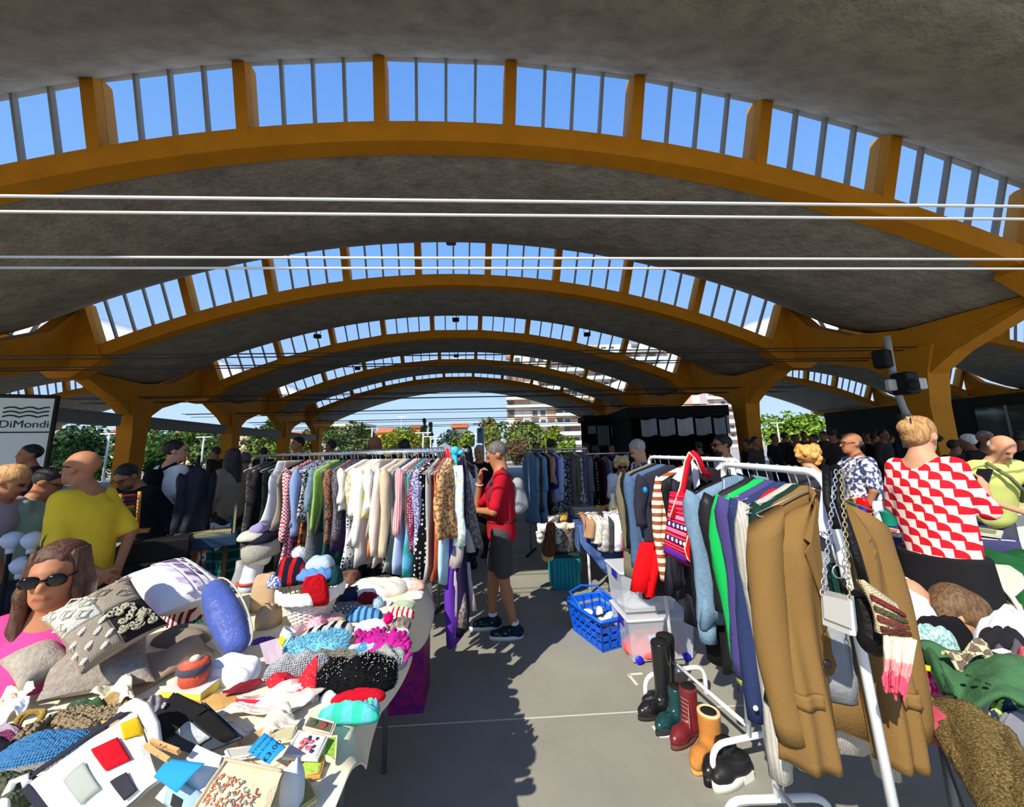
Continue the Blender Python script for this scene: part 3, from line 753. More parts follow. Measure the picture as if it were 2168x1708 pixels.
for i, (u, v) in enumerate(((.10, .10), (.10, .34), (.22, .22), (.24, .42), (.34, .12), (.36, .32), (.44, .22), (.46, .42), (.06, .22))):
    p = pfn(u, v, 1)+nzv*.009; b = MB(); b.ball(p, (.018, .007, .002), 10, 6, rot=Matrix((exv.normalized()*.8+eyv.normalized()*.6, eyv.normalized()*.8-exv.normalized()*.6, nzv)).transposed()); b.build('leaf_stitch', IVORY, pw)
# white cushion with purple brush stripes
A_, B_, C_, D_ = PG(215, 1238, 1.02), PG(415, 1192, 1.06), PG(448, 1258, .96), PG(350, 1300, .93)
ctr = (A_+B_+C_+D_)/4+Vector((0, .03, 0)); ex2 = ((B_+C_)-(A_+D_))/4; ey2 = ((A_+B_)-(C_+D_))/4
wc = empty('striped_cushion', (ctr.x, ctr.y, TZ), 'white cotton cushion with brushed purple and black stripes', 'cushion')
cushion('cover', ctr, ex2*1.12, ey2*1.1, .085, cloth(244, 243, 246, var=.04), None, None, seed=9, parent=wc); _, pf2 = cushion('backing', ctr-Vector((0, 0, .005)), ex2*1.1, ey2*1.08, .08, cloth(244, 243, 246, var=.04), None, None, seed=9, parent=wc)
n2 = ex2.cross(ey2).normalized(); n2 = n2 if n2.z > 0 else -n2
for u0, u1, m in ((.42, .52, cloth(176, 160, 196, pat='brush', pscale=30, col2=(240, 238, 244), axis='X')), (.56, .66, cloth(96, 80, 118, pat='brush', pscale=40, col2=(190, 178, 204), axis='X')), (.69, .74, cloth(50, 46, 58, pat='brush', pscale=50, col2=(210, 205, 216), axis='X')), (.80, .83, cloth(150, 140, 170, pat='brush', pscale=50, col2=(240, 238, 244), axis='X'))):
    b = MB(); b.grid(lambda u, v: ctr+(pf2(u0+(u1-u0)*u, .04+.92*v, 1)-ctr)*1.04+n2*.016, 6, 24, .002); b.build('stripe', m, wc)
heap('knit_roll', (360, 1262, 420, 1330), .12, cloth(120, 40, 44, pat='stripe', pscale=14, col2=(228, 220, 214), axis='X'), 'burgundy and white knit roll squeezed beside the white cushion', 'knitwear', 4, z=TZ)
heap('folded_cloth', (330, 1322, 450, 1372), .07, cloth(128, 118, 106), 'taupe cloth lying under the cushions', 'cloth', 6, z=TZ)
heap('folded_cloth', (392, 1318, 442, 1352), .08, cloth(40, 84, 78), 'dark teal cloth peeking out left of the blue bagged throw', 'cloth', 16, z=TZ)
def bag_wrap(b, c, m_scale=1.06): 
    f = MB(); c = Vector(c); f.V = [tuple(c+(Vector(v)-c)*m_scale) for v in b.V]; f.F = list(b.F); f.S = list(b.S); f.I = list(b.I); return f
FILM = mat('clear_film', (.35, .37, .4), rough=.10, alpha=.13, bump=.9, bscale=22, spec=1.0)
# blue throw in a clear bag
tr = empty('bagged_throw', PG(480, 1385, TZ), 'blue throw in a clear zip bag leaning on the cushions', 'throw')
_a, _b = PG(507, 1372, .86), PG(450, 1240, 1.05); ctr = (_a+_b)/2; axv = _a-_b; ax1 = axv.normalized()
wv = Vector((.9, .25, .12)); wv = (wv-ax1*wv.dot(ax1)).normalized(); nv = ax1.cross(wv).normalized()
def oval(sx_, sy_, sz_, n=28, m=14):
    b = MB(); rings = []
    for i in range(m+1):
        a = pi*i/m; ring = []
        for j in range(n):
            th = 2*pi*j/n; x = math.copysign(abs(cos(th))**.75, cos(th))*sin(a)**.6; y = sin(th)*sin(a)**.6; w2 = 1+.05*fbm(Vector((x*3, y*3, a*3)), 3, 3)
            ring.append(ctr+ax1*(-cos(a)*sx_)+wv*x*sy_*w2+nv*y*sz_*w2)
        rings.append(ring)
    b.loft(rings); return b
b = oval(axv.length*.54, .062, .055); b.build('throw', cloth(52, 82, 176, bump=1, bscale=14, var=.35, vscale=14), tr); b = oval(axv.length*.60, .070, .06); b.build('clear_bag', FILM, tr)
b = MB(); b.tube([ctr-ax1*(axv.length*.57*cos(a/14*pi))+wv*.073*sin(a/14*pi)**.6+nv*.004 for a in range(1, 14)], .004, 6); b.build('zip', cloth(206, 200, 184), tr)
# kraft paper bags behind it
for bx, lb, sd_ in (((538, 1225, 592, 1290), 'brown canvas bag with a printed top behind the blue throw', 1), ((548, 1280, 590, 1332), 'open kraft paper bag left of the wicker basket', 2)):
    heap('paper_bag', bx, .17 if sd_ == 1 else .10, cloth(188, 160, 126, bump=.3, bscale=15), lb, 'bag', sd_, wob=.05, fold_amp=.04, p=4)
KR = cloth(168, 142, 116, var=.12, bump=.1, bscale=8)
b = MB(); A_, B_, C_, D_ = PG(265, 1405, TZ+.05), PG(420, 1345, TZ+.1), PG(455, 1380, TZ+.03), PG(275, 1475, TZ+.02)
b.grid(lambda u, v: (A_*(1-u)+B_*u)*(1-v)+(D_*(1-u)+C_*u)*v+Vector((0, 0, .03*sin(pi*v)*sin(pi*u)+.008*sin(u*9+v*4))), 18, 12, .004); b.build('wrapping_paper', KR, label='sheet of brown wrapping cloth in front of the cushions', cat='cloth')

# ---- wicker basket with hats
bc = PG(636, 1338, TZ); WICK = plain(240, 232, 218, .6, var=.06)
bk = empty('wicker_basket', (bc.x, bc.y+.08, TZ), 'white wicker basket with a fabric rim, heaped with knitted hats', 'basket')
bx, by = bc.x, bc.y+.085; hB = .165
def brad(z): return .080+.062*(z/hB)
for i in range(28):
    th = 2*pi*i/28; b = MB(); b.tube([(bx+brad(z)*cos(th), by+brad(z)*sin(th), TZ+.014+z) for z in (0, .05, .11, hB)], .0036, 6); b.build('stake', WICK, bk)
for r_ in range(13):
    z = .004+r_*.0092; b = MB()
    b.tube([(bx+(brad(z)+.0042*(1 if (q+r_) % 2 else -1))*cos(2*pi*q/56), by+(brad(z)+.0042*(1 if ((q//2)+r_) % 2 else -1))*sin(2*pi*q/56), TZ+.016+z) for q in range(56)], .0046, 6, closed=True); b.build('weaver', WICK, bk)
b = MB(); b.lathe([(.001, 0), (.078, 0), (.078, .008), (.001, .008)], (bx, by, TZ+.012), 24); b.build('bottom', WICK, bk)
def rim(u, v):
    th = 2*pi*u; z = hB-.045+.06*v; f_ = .004*sin(th*22+2*v)+.003*sin(th*9)
    return Vector((bx+(brad(hB)*1.03+.008+f_+.004*sin(pi*v))*cos(th), by+(brad(hB)*1.03+.008+f_+.004*sin(pi*v))*sin(th), TZ+.016+z))
b = MB(); b.grid(rim, 90, 8, .003); b.build('fabric_rim', cloth(246, 243, 232, var=.05), bk)
def hat_at(name, px, py, Y, size, m, label, seed=0, rot=(0, 0, 0), p=2.2, folds=4, fa=.06, pom=None, cat='hat', z0=None, wob=.06):
    c = P(px, py, Y); Mr = (Matrix.Rotation(rot[2], 3, 'Z')@Matrix.Rotation(rot[1], 3, 'Y')@Matrix.Rotation(rot[0], 3, 'X'))
    b = heap_mesh((0, 0, 0), size[0], size[1], size[2], 0, seed, p=p, folds=folds, fold_amp=fa, wob=wob, rough=.2)
    b.V = [tuple(c+Mr@(Vector(v)-Vector((0, 0, size[2]*.45)))) for v in b.V]
    if pom is None: return b.build(name, m, label=label, cat=cat, origin=c)
    root = empty(name, c, label, cat); b.build('crown', m, root)
    q = MB(); pc = P(pom[0], pom[1], Y-.01); q.ball(pc, pom[2], 14, 10); f = fuzz(q, pc, 700, pom[2]*.35, seed); f.V, f.F = f.V+q.V, f.F+[tuple(i+len(f.V) for i in g) for g in q.F]; f.S = [False]*len(f.F); f.I = [0]*len(f.F)
    f.build('pompom', pom[3], root); return root
YB = by-.02
hat_at('knit_hat', 617, 1208, YB, (.15, .12, .13), knit(30, 28, 48, 60, pat='stripe', pscale=7, col2=(214, 26, 34), axis='X', thr=.62), 'navy beanie with red stripes on top of the basket', 3, (0, 0, .3))
hat_at('knit_hat', 678, 1190, YB+.03, (.15, .10, .06), cloth(176, 192, 206, bump=.6, bscale=50), 'pale blue grey hat with a white pompom on the basket heap', 5, pom=(632, 1172, .031, cloth(246, 246, 248)))
hat_at('knit_hat', 668, 1212, YB, (.19, .12, .055), knit(100, 150, 226, 60), 'sky blue knitted hat folded over the basket heap', 7, folds=7, fa=.12)
hat_at('knit_hat', 586, 1228, YB-.04, (.08, .08, .06), cloth(70, 84, 150, pat='floral', pscale=60, col2=(206, 208, 220)), 'blue and white flowered baby hat at the left rim of the basket', 9)
hat_at('knit_hat', 708, 1218, YB+.02, (.08, .1, .08), cloth(16, 60, 58), 'dark green hat at the right rim of the basket', 11)
hat_at('knit_hat', 668, 1252, YB-.105, (.125, .05, .135), knit(206, 14, 28, 60), 'bright red knitted hat hanging over the basket front', 13, (.25, 0, 0), p=3.2, folds=6, fa=.09)

# ---- foam display head with knitwear
fh = empty('display_head', PG(535, 1240, TZ), 'white foam display head wearing a grey knitted snood and stacked caps', 'display head')
hY = PG(535, 1240, TZ).y; hx0 = P(552, 1165, hY); bs = PG(530, 1240, TZ)
FOAM = plain(228, 232, 236, .6)
field_obj('foam_head', [cone((bs.x, bs.y, TZ+.01), (bs.x+.01, bs.y, TZ+.10), .07, .052), cone((bs.x+.01, bs.y, TZ+.10), (hx0.x, bs.y, hx0.z), .05, .06), ell((hx0.x+.005, bs.y, hx0.z+.01), (.078, .085, .10)), ell((hx0.x+.055, bs.y-.03, hx0.z-.045), (.03, .035, .04)), ell((hx0.x+.075, bs.y-.045, hx0.z-.01), (.014, .016, .025))], FOAM, fh, .010)
b = MB(); tl = Matrix.Rotation(R(-14), 3, 'Y')
b.lathe([(.088, -.055), (.106, -.05), (.112, 0), (.106, .045), (.092, .055), (.086, .02), (.084, -.03)], (hx0.x, bs.y, hx0.z), 34, rot=tl, cap=False); b.build('snood', knit(176, 172, 160, 60), label=None, parent=fh)
b = heap_mesh((hx0.x-.002, bs.y-.01, hx0.z+.062), .19, .2, .06, 0, 3, wob=.03, fold_amp=.02); b.build('dark_cap', cloth(28, 28, 44), fh)
b = heap_mesh((hx0.x-.04, bs.y-.03, hx0.z+.082), .17, .18, .055, .3, 4, wob=.05, fold_amp=.02); b.build('cream_cap', cloth(206, 200, 186, bump=.6), fh)
b = heap_mesh((hx0.x-.012, bs.y-.02, hx0.z+.125), .11, .11, .05, .1, 6, wob=.15, fold_amp=.08); b.build('lilac_hat', cloth(150, 136, 182), fh)
b = MB(); b.tube([(bs.x+.07*cos(a/18*2*pi)*1.06, bs.y+.07*sin(a/18*2*pi)*1.06, TZ+.035+.008*sin(a/18*2*pi)) for a in range(18)], .009, 8, closed=True); b.build('red_necklace', plain(200, 70, 50, .5), fh)
b = MB(); q = PG(506, 1240, TZ); b.lathe([(.052, 0), (.05, .02), (.03, .10), (.028, .16), (.001, .16)], (q.x, q.y, TZ), 16); b.build('stand', plain(150, 150, 152, .5), label='small grey cone stand left of the foam head', cat='display stand')

# ---- far right corner of the table
heap('fur_hat', (712, 1205, 758, 1240), .07, cloth(120, 84, 70, bump=.9, bscale=60), 'brown fuzzy hat behind the bagged textiles', 'hat', 21)
def bagged(name, box, h, m, label, seed, cat='bag'):
    c, w_, d = spot(*box, h); root = empty(name, c, label, cat)
    heap_mesh(c, w_*.94, d*.94, h*.92, 0, seed, fold_amp=.10, folds=7).build('contents', m, root); heap_mesh(c, w_, d, h, 0, seed+.5, fold_amp=.08, folds=6, wob=.16).build('clear_bag', FILM, root); return root
bagged('bagged_linen', (735, 1215, 862, 1268), .075, cloth(240, 234, 216, bump=.6, bscale=30), 'cream linen in a large clear bag at the far table edge', 31)
bagged('bagged_linen', (835, 1220, 905, 1250), .05, cloth(226, 170, 150, pat='patch', pscale=20, col2=(230, 226, 224)), 'salmon and white linen in a clear bag at the far corner', 33)
heap('folded_scarf', (862, 1248, 898, 1268), .02, cloth(226, 224, 224), 'flat white folded paper pack near the far table corner', 'pack', 35)
heap('scarf', (722, 1240, 765, 1275), .06, cloth(34, 38, 72, bump=.9, bscale=50), 'navy furry scarf behind the burgundy pouch', 'scarf', 37)
heap('pouch', (757, 1255, 802, 1278), .05, cloth(120, 24, 36), 'burgundy buttoned pouch among the bags', 'pouch', 39)
b = MB(); q = P(768, 1263, PG(768, 1270, TZ).y-.05); b.ball(q, .009, 10, 6); b.build('button', plain(190, 170, 180, .3), label='pale button on the burgundy pouch', cat='button')
bagged('bagged_scarf', (692, 1272, 765, 1298), .04, cloth(120, 116, 122, bump=.6), 'grey scarf in a clear bag in front of the basket right side', 41)
heap('folded_shawl', (684, 1246, 730, 1276), .05, cloth(86, 78, 50), 'olive folded shawl right of the basket', 'shawl', 43)
# ---- rows of small knits
def K(box, h, m, label, seed, cat='knitwear', name='knit_hat', **k): return heap(name, box, h, m, label, cat, seed, **k)
K((735, 1284, 808, 1314), .055, knit(110, 178, 226, 80, pat='stripe', pscale=9, col2=(36, 84, 150), axis='X', thr=.62), 'light blue baby beanie with dark blue stripes', 51, wob=.03, fold_amp=.03)
c_, w_, d_ = spot(784, 1268, 818, 1292, .035); q = MB(); q.ball(c_+Vector((0, 0, .025)), .026, 14, 10); f = fuzz(q, c_+Vector((0, 0, .025)), 600, .01, 3); f.mi = 0
f.add(q.V, q.F, True); f.build('pompom', cloth(170, 200, 226), label='fluffy pale blue pompom above the striped baby beanie', cat='pompom')
K((818, 1286, 880, 1310), .045, knit(240, 228, 216, 80, pat='stripe', pscale=12, col2=(196, 36, 44), axis='X', thr=.7), 'white baby hat with red stripes near the table edge', 53)
K((830, 1270, 876, 1292), .035, knit(190, 212, 178, 90), 'mint green knitted baby bootie near the table edge', 55)
K((686, 1297, 730, 1322), .05, knit(240, 182, 190, 80, pat='patch', pscale=22, col2=(222, 196, 160)), 'pink teddy patterned baby hat', 57)
c_, w_, d_ = spot(655, 1300, 690, 1334, .05); q = heap_mesh(c_, w_, d_, .05, 0, 6); f = fuzz(q, c_, 900, .012, 5); f.add(q.V, q.F, True); f.build('frilly_hat', cloth(246, 186, 200), label='frilly pink baby bonnet beside the basket', cat='hat')
K((650, 1314, 742, 1352), .05, knit(242, 240, 236, 90, pat='stripe', pscale=7, col2=(26, 24, 28), axis='X', thr=.6), 'white beanie with slanted black stripes', 59, rz=.5, fold_amp=.02, wob=.03)
K((752, 1312, 822, 1338), .045, knit(246, 244, 250, 80), 'white ribbed baby hat with a fuchsia flower', 61)
c_ = spot(812, 1315, 832, 1342, .02)[0]; q = MB(); q.ball(c_+Vector((0, 0, .05)), .021, 12, 8); f = fuzz(q, c_+Vector((0, 0, .05)), 700, .011, 9); f.add(q.V, q.F, True); f.build('pompom', cloth(228, 10, 124), label='fuchsia yarn flower above the magenta scarf', cat='pompom')
K((828, 1302, 868, 1340), .04, knit(190, 176, 160, 70, pat='melange', pscale=60, col2=(96, 84, 76)), 'brown and beige melange hat at the table edge', 63)
K((832, 1328, 866, 1344), .025, knit(246, 246, 246, 90), 'small white knitted piece at the table edge', 64)
# chunky magenta scarf: a bunch of thick yarn loops
sc = empty('chunky_scarf', spot(755, 1330, 868, 1380, .05)[0], 'chunky magenta yarn scarf spilling to the table edge', 'scarf')
rng = random.Random(12); MAG = cloth(196, 36, 146, bump=.5); b = MB()
for i in range(70):
    px = rng.uniform(756, 866); py = rng.uniform(1333, 1358+max(0, (px-800)*.5)); c = PG(px, py, TZ+.05); a = rng.uniform(-.5, .5)+pi/2
    r_ = rng.uniform(.008, .011); dv = Vector((cos(a)*.018, sin(a)*.018, .004)); b = MB(); b.tube([c-dv*1.2-Vector((0, 0, .012)), c-dv*.5, c+dv*.5, c+dv*1.2-Vector((0, 0, .012))], [r_*.7, r_, r_, r_*.7], 7); b.build('yarn_loop', MAG, sc)
heap_mesh(spot(756, 1334, 868, 1384, .05)[0], *spot(756, 1334, 868, 1384, .05)[1:], .045, 0, 5).build('core', MAG, sc)
c_, w_, d_ = spot(612, 1334, 742, 1384, .05); q = heap_mesh(c_, w_, d_, .05, .25, 17, wob=.05); root = empty('fluffy_hat', c_, 'fluffy turquoise hat beside the grey beanies', 'hat'); q.build('crown', cloth(126, 198, 222), root); fuzz(q, c_, 3200, .016, 7).build('pile', cloth(140, 208, 230), root, kind='stuff')
K((740, 1348, 762, 1372), .05, cloth(90, 64, 60, bump=.8, bscale=60), 'brown fuzzy scrap between the turquoise hat and magenta scarf', 65)
K((738, 1364, 806, 1384), .04, knit(88, 168, 220, 80, pat='patch', pscale=30, col2=(236, 240, 240)), 'blue and white headband over the grey scarf', 67)
K((780, 1366, 862, 1420), .065, knit(140, 142, 144, 45, pat='melange', pscale=50, col2=(176, 176, 174)), 'thick grey cable knit cowl at the table edge', 69)
K((650, 1376, 760, 1404), .05, knit(150, 142, 130, 45, pat='melange', pscale=70, col2=(90, 84, 78)), 'brown grey melange knit scarf behind the black sequin scarf', 71)
K((575, 1382, 690, 1432), .075, knit(142, 146, 150, 55, pat='melange', pscale=90, col2=(186, 190, 194)), 'grey melange beanie left of the red cloth', 73, rz=.35)
bs_c, bs_w, bs_d = spot(668, 1380, 845, 1468, .085); root = empty('sequin_scarf', bs_c, 'black furry scarf sprinkled with silver sequins', 'scarf')
q = heap_mesh(bs_c, bs_w, bs_d, .085, .12, 19, folds=4, fold_amp=.1); q.build('scarf', cloth(16, 15, 17, bump=.9, bscale=60), root); fuzz(q, bs_c, 3600, .012, 11).build('pile', cloth(20, 19, 21), root, kind='stuff')
rng = random.Random(31); b = MB()
for i in range(240):
    g = q.F[rng.randrange(44*3, len(q.F)-2)]; p = sum((Vector(q.V[j]) for j in g), Vector())/len(g)+Vector((0, 0, .004)); b.ball(p+Vector((rng.gauss(0, .004), rng.gauss(0, .004), .003)), .0026, 5, 3)
b.build('sequins', plain(240, 236, 220, .15, metal=.9), root, kind='stuff')
# ---- middle of the table
def sheet(name, corners, m, label, cat='cloth', wav=.012, n=16, th=.003, seed=0, z=None):
    A, B, C, D = [PG(x, y, (z if z is not None else TZ+.02)+dz) if not isinstance(x, Vector) else x for x, y, dz in corners]
    b = MB(); b.grid(lambda u, v: (A*(1-u)+B*u)*(1-v)+(D*(1-u)+C*u)*v+Vector((0, 0, wav*fbm(Vector((u*4+seed, v*4, seed)), seed, 3)+wav*.7*sin(u*7+v*3+seed))), n, n, th)
    return b.build(name, m, label=label, cat=cat)
sheet('cotton_cloth', [(560, 1452, .01), (672, 1402, .05), (672, 1462, .02), (600, 1480, .01)], cloth(206, 40, 54, pat='dot', pscale=90, col2=(240, 200, 200), thr=.25), 'red cloth with tiny white dots beside the sequin scarf', wav=.022)
sheet('tea_towel', [(500, 1478, .015), (640, 1440, .02), (668, 1470, .02), (515, 1500, .01)], cloth(238, 230, 222, pat='patch', pscale=16, col2=(206, 160, 160)), 'white tea towel with red print and red border', wav=.012, seed=2)
b = MB(); b.tube([PG(x, y, TZ+.035) for x, y in ((500, 1482), (545, 1485), (600, 1480), (640, 1484), (668, 1472))], .005, 6); b.build('red_ribbon', cloth(220, 40, 60), label='red border ribbon along the white tea towel', cat='ribbon')
heap('folded_towels', (440, 1385, 545, 1455), .075, cloth(238, 238, 242, bump=.4, bscale=30), 'stack of folded white towels behind the orange pot', 'towels', 75, p=4, fold_amp=.07)
bagged('bagged_towel', (450, 1385, 552, 1432), .05, cloth(232, 234, 242), 'white towel in a crackling clear bag on the towel stack', 77)
sheet('dark_trim_cloth', [(470, 1462, .01), (550, 1435, .02), (560, 1448, .015), (480, 1476, .01)], cloth(120, 30, 44), 'burgundy edged cloth under the white towels', seed=4, wav=.006)
sheet('linen_towel', [(445, 1515, .01), (560, 1478, .03), (690, 1462, .03), (600, 1515, .02)], cloth(226, 216, 204, pat='patch', pscale=30, col2=(206, 192, 184)), 'beige embroidered linen towel, rear one', wav=.018, seed=6)
sheet('linen_towel', [(470, 1545, .01), (610, 1500, .035), (640, 1520, .03), (545, 1572, .01)], cloth(232, 222, 206, pat='stripe', pscale=16, col2=(206, 192, 178), axis='Y'), 'beige striped linen towel, front one, with lace edge', wav=.022, seed=8)
K((618, 1458, 672, 1492), .035, cloth(222, 214, 206, pat='stripe', pscale=26, col2=(190, 180, 172), axis='X'), 'rolled beige striped cloth beside the red mitten', 79, name='cloth_roll')
K((680, 1465, 715, 1486), .03, cloth(240, 240, 246), 'white lace scrap under the black scarf', 81, name='lace_scrap')
K((705, 1458, 815, 1490), .035, cloth(198, 16, 40, bump=.5), 'bright red knitted mitten near the table edge', 83, name='mitten', rz=.15)
K((676, 1488, 800, 1532), .05, cloth(96, 196, 196, pat='stripe', pscale=5, col2=(60, 200, 170), axis='X'), 'turquoise baby bib with pink and green stripes', 85, name='baby_bib', folds=6, fold_amp=.15)
K((765, 1478, 802, 1512), .04, cloth(90, 196, 160, pat='patch', pscale=40, col2=(110, 150, 214)), 'green and blue ruffled baby sock beside the turquoise bib', 87, name='baby_sock')
# lavender cards, flower, cup
def card(name, pts, m, label, cat='card', th=.002):
    V = [PG(x, y, z) for x, y, z in pts]; nrm = (V[1]-V[0]).cross(V[2]-V[0]).normalized()*th; b = MB(); b.prism(V, nrm); return b.build(name, m, label=label, cat=cat)
YT = lambda x, y: PG(x, y, TZ+.03).y
card('price_card', [(550, 1362, .87), (588, 1350, .87), (604, 1404, .80), (566, 1415, .80)], plain(206, 182, 196, .8), 'lavender card leaning among the hats, largest')
card('price_card', [(590, 1345, .83), (640, 1318, .83), (650, 1326, .81), (606, 1372, .80)], plain(190, 160, 172, .8), 'mauve card strip left of the striped beanie')
card('price_card', [(700, 1232, .83), (738, 1236, .83), (728, 1256, .80), (698, 1250, .80)], plain(236, 206, 214, .8), 'pale pink card right of the basket')
card('price_card', [(810, 1262, .83), (832, 1270, .83), (822, 1284, .80), (806, 1276, .80)], plain(226, 196, 196, .8), 'small pink card among the baby hats')
K((535, 1346, 575, 1366), .02, cloth(92, 60, 160), 'purple felt flower beside the lavender card', 91, name='felt_flower', wob=.4)
c_ = PG(594, 1368, TZ+.02); b = MB(); tl = Matrix.Rotation(.5, 3, 'Y')@Matrix.Rotation(-.3, 3, 'X'); root = empty('toy_cup', c_, 'white felt cup with yellow and mint panels', 'toy')
b.lathe([(.012, 0), (.026, .03), (.03, .06), (.027, .06), (.022, .03), (.001, .01)], c_+Vector((0, 0, .01)), 16, rot=tl); b.build('cup', cloth(240, 240, 240), root)
b = MB(); b.box(c_+Vector((.012, -.02, .03)), (.028, .006, .03), rot=tl); b.build('yellow_panel', plain(224, 220, 20, .8), root)
b = MB(); b.box(c_+Vector((.03, -.012, .03)), (.02, .006, .05), rot=tl); b.build('mint_panel', plain(170, 226, 214, .8), root)
# orange felt pot on the yellow box
bx_c = PG(405, 1478, TZ+.015); Yb = bx_c.y
root = empty('yellow_box', (bx_c.x, Yb+.05, TZ+.015), 'flat pink topped box with yellow sides', 'box')
A, B, C, D = PG(341, 1462, TZ+.055), PG(425, 1468, TZ+.055), PG(470, 1432, TZ+.055), PG(395, 1428, TZ+.055)
b = MB(); b.prism([v-Vector((0, 0, .038)) for v in (A, B, C, D)], (0, 0, .034)); b.build('sides', plain(240, 216, 84, .7), root); b = MB(); b.prism([v-Vector((0, 0, .003)) for v in (A, B, C, D)], (0, 0, .004)); b.build('lid', plain(240, 214, 206, .7), root)
pc = (A+B+C+D)/4; root = empty('felt_pot', pc+Vector((0, 0, .002)), 'orange felt pot with a navy band and white knob, in clear film', 'pot')
ORG = cloth(232, 84, 32, bump=.7, bscale=80); pc = pc+Vector((0, 0, .002))
b = MB(); b.lathe([(.001, 0), (.036, 0), (.043, .012), (.044, .04)], pc, 26); b.build('pot', ORG, root)
b = MB(); b.lathe([(.046, .04), (.049, .044), (.049, .056), (.046, .06)], pc, 26); b.build('navy_band', cloth(60, 62, 84, bump=.8), root)
b = MB(); b.lathe([(.045, .06), (.046, .068), (.03, .074), (.001, .075)], pc, 26); b.build('lid', ORG, root)
b = MB(); b.ball(pc+Vector((0, 0, .08)), (.017, .017, .011), 14, 8); b.build('knob', cloth(236, 226, 200, bump=.7), root)
b = MB(); b.lathe([(.04, .0), (.051, .012), (.054, .05), (.049, .075), (.03, .09), (.022, .094)], pc, 26, cap=False); b.build('film', FILM, root)
# ---- front of the table: crochet, felt bags, tiles
YARNT = cloth(150, 132, 104, bump=-1, bscale=90)
root = empty('crochet_scarf', PG(160, 1530, TZ), 'taupe chunky crochet scarf winding across the front', 'scarf')
for pts, nm in (([(40, 1585), (70, 1545), (120, 1515), (165, 1505), (210, 1510), (265, 1498), (300, 1490)], 'strand'), ([(120, 1520), (160, 1530), (190, 1545)], 'strand'), ([(150, 1506), (200, 1518), (270, 1505)], 'strand'), ([(25, 1580), (50, 1550), (85, 1530)], 'strand')):
    P3 = [PG(x, y, TZ+.055) for x, y in pts]
    for off in (-.011, 0, .011):
        dn = Vector((0, .9, .3)).normalized()*off; b = MB(); fine = []
        for i in range(len(P3)-1):
            for t in range(8): fine.append(P3[i].lerp(P3[i+1], t/8))
        fine.append(P3[-1]); b.tube([p+dn+Vector((0, 0, .004*sin(i*2.2+off*300))) for i, p in enumerate(fine)], [.0085+.003*sin(i*2.4+off*200) for i in range(len(fine))], 7); b.build(nm, YARNT, root)
K((100, 1500, 300, 1560), .035, cloth(196, 160, 104, bump=.3), 'mustard cloth under the crochet scarf', 93, name='folded_cloth')
K((140, 1485, 225, 1515), .05, knit(70, 104, 70, 90), 'green knitted piece behind the crochet scarf', 95, name='knit_scrap')
K((215, 1472, 285, 1505), .05, cloth(196, 164, 110, pat='melange', pscale=60, col2=(150, 120, 80)), 'mustard crochet flower behind the white bag', 97, name='crochet_flower')
root = empty('crochet_ring', PG(60, 1530, TZ), 'mustard crochet ring at the left end', 'crochet ring'); b = MB(); c_ = PG(62, 1528, TZ+.06)
b.tube([c_+Vector((.035*cos(a), .03*sin(a)*.6, .028*sin(a)+.01*cos(2*a))) for a in [i/20*2*pi for i in range(20)]], .008, 8, closed=True); b.build('ring', knit(190, 158, 84, 120), root); b = MB(); b.tube([c_+Vector((.026*cos(a), .02*sin(a)*.6, .02*sin(a))) for a in [i/20*2*pi for i in range(20)]], .005, 8, closed=True); b.build('inner_ring', knit(170, 136, 70, 120), root)
K((20, 1538, 175, 1632), .06, knit(66, 122, 172, 60), 'blue crocheted beret edged in grey at the left', 99, name='beret', rz=.3, wob=.04)
b = heap_mesh(spot(12, 1560, 175, 1640, .03)[0], *spot(12, 1560, 175, 1640, .03)[1:], .028, .3, 99, wob=.05); b.build('beret_edge', knit(150, 146, 140, 70), label='grey knitted edge under the blue beret', cat='knitwear')
K((-40, 1625, 70, 1730), .06, knit(84, 92, 70, 50), 'dark green crochet piece in the bottom left corner', 101, name='crochet_piece')
K((-20, 1535, 45, 1585), .05, knit(176, 160, 172, 70, pat='stripe', pscale=10, col2=(130, 60, 100), axis='Y'), 'grey and pink knit at the left edge', 103, name='knit_scrap')
K((-30, 1575, 28, 1612), .06, cloth(26, 24, 34), 'black woollen lump at the left edge', 105, name='wool_lump')
K((165, 1545, 235, 1580), .05, cloth(60, 50, 48), 'dark brown felt tip behind the blue beret', 107, name='felt_scrap')
sheet('paper_sheet', [(0, 1492, .02), (65, 1468, .06), (62, 1490, .05), (10, 1532, .0)], plain(226, 230, 240, .8), 'crumpled white paper left of the grey cushion', 'paper', seed=3, wav=.02)
sheet('cream_cloth', [(0, 1480, .0), (50, 1436, .06), (75, 1462, .06), (8, 1500, .0)], CREAM, 'cream cloth corner at the left end under the cushions', seed=5, wav=.02)
sheet('cream_cloth', [(190, 1478, .03), (275, 1418, .05), (285, 1470, .06), (245, 1500, .01)], CREAM, 'cream cloth fold in front of the grey cushion', seed=7, wav=.02)
def felt(name, pts, m, parent, lift=.0, th=.003):
    V = [PG(x, y, z) for x, y, z in pts]; c = sum(V, Vector())/len(V); nrm = (V[1]-V[0]).cross(V[2]-V[0]).normalized()
    if nrm.dot(Vector((0, 0, HC))-c) < 0: nrm = -nrm
    b = MB(); b.prism([v+nrm*.001 for v in V], nrm*th); return b.build(name, m, parent)
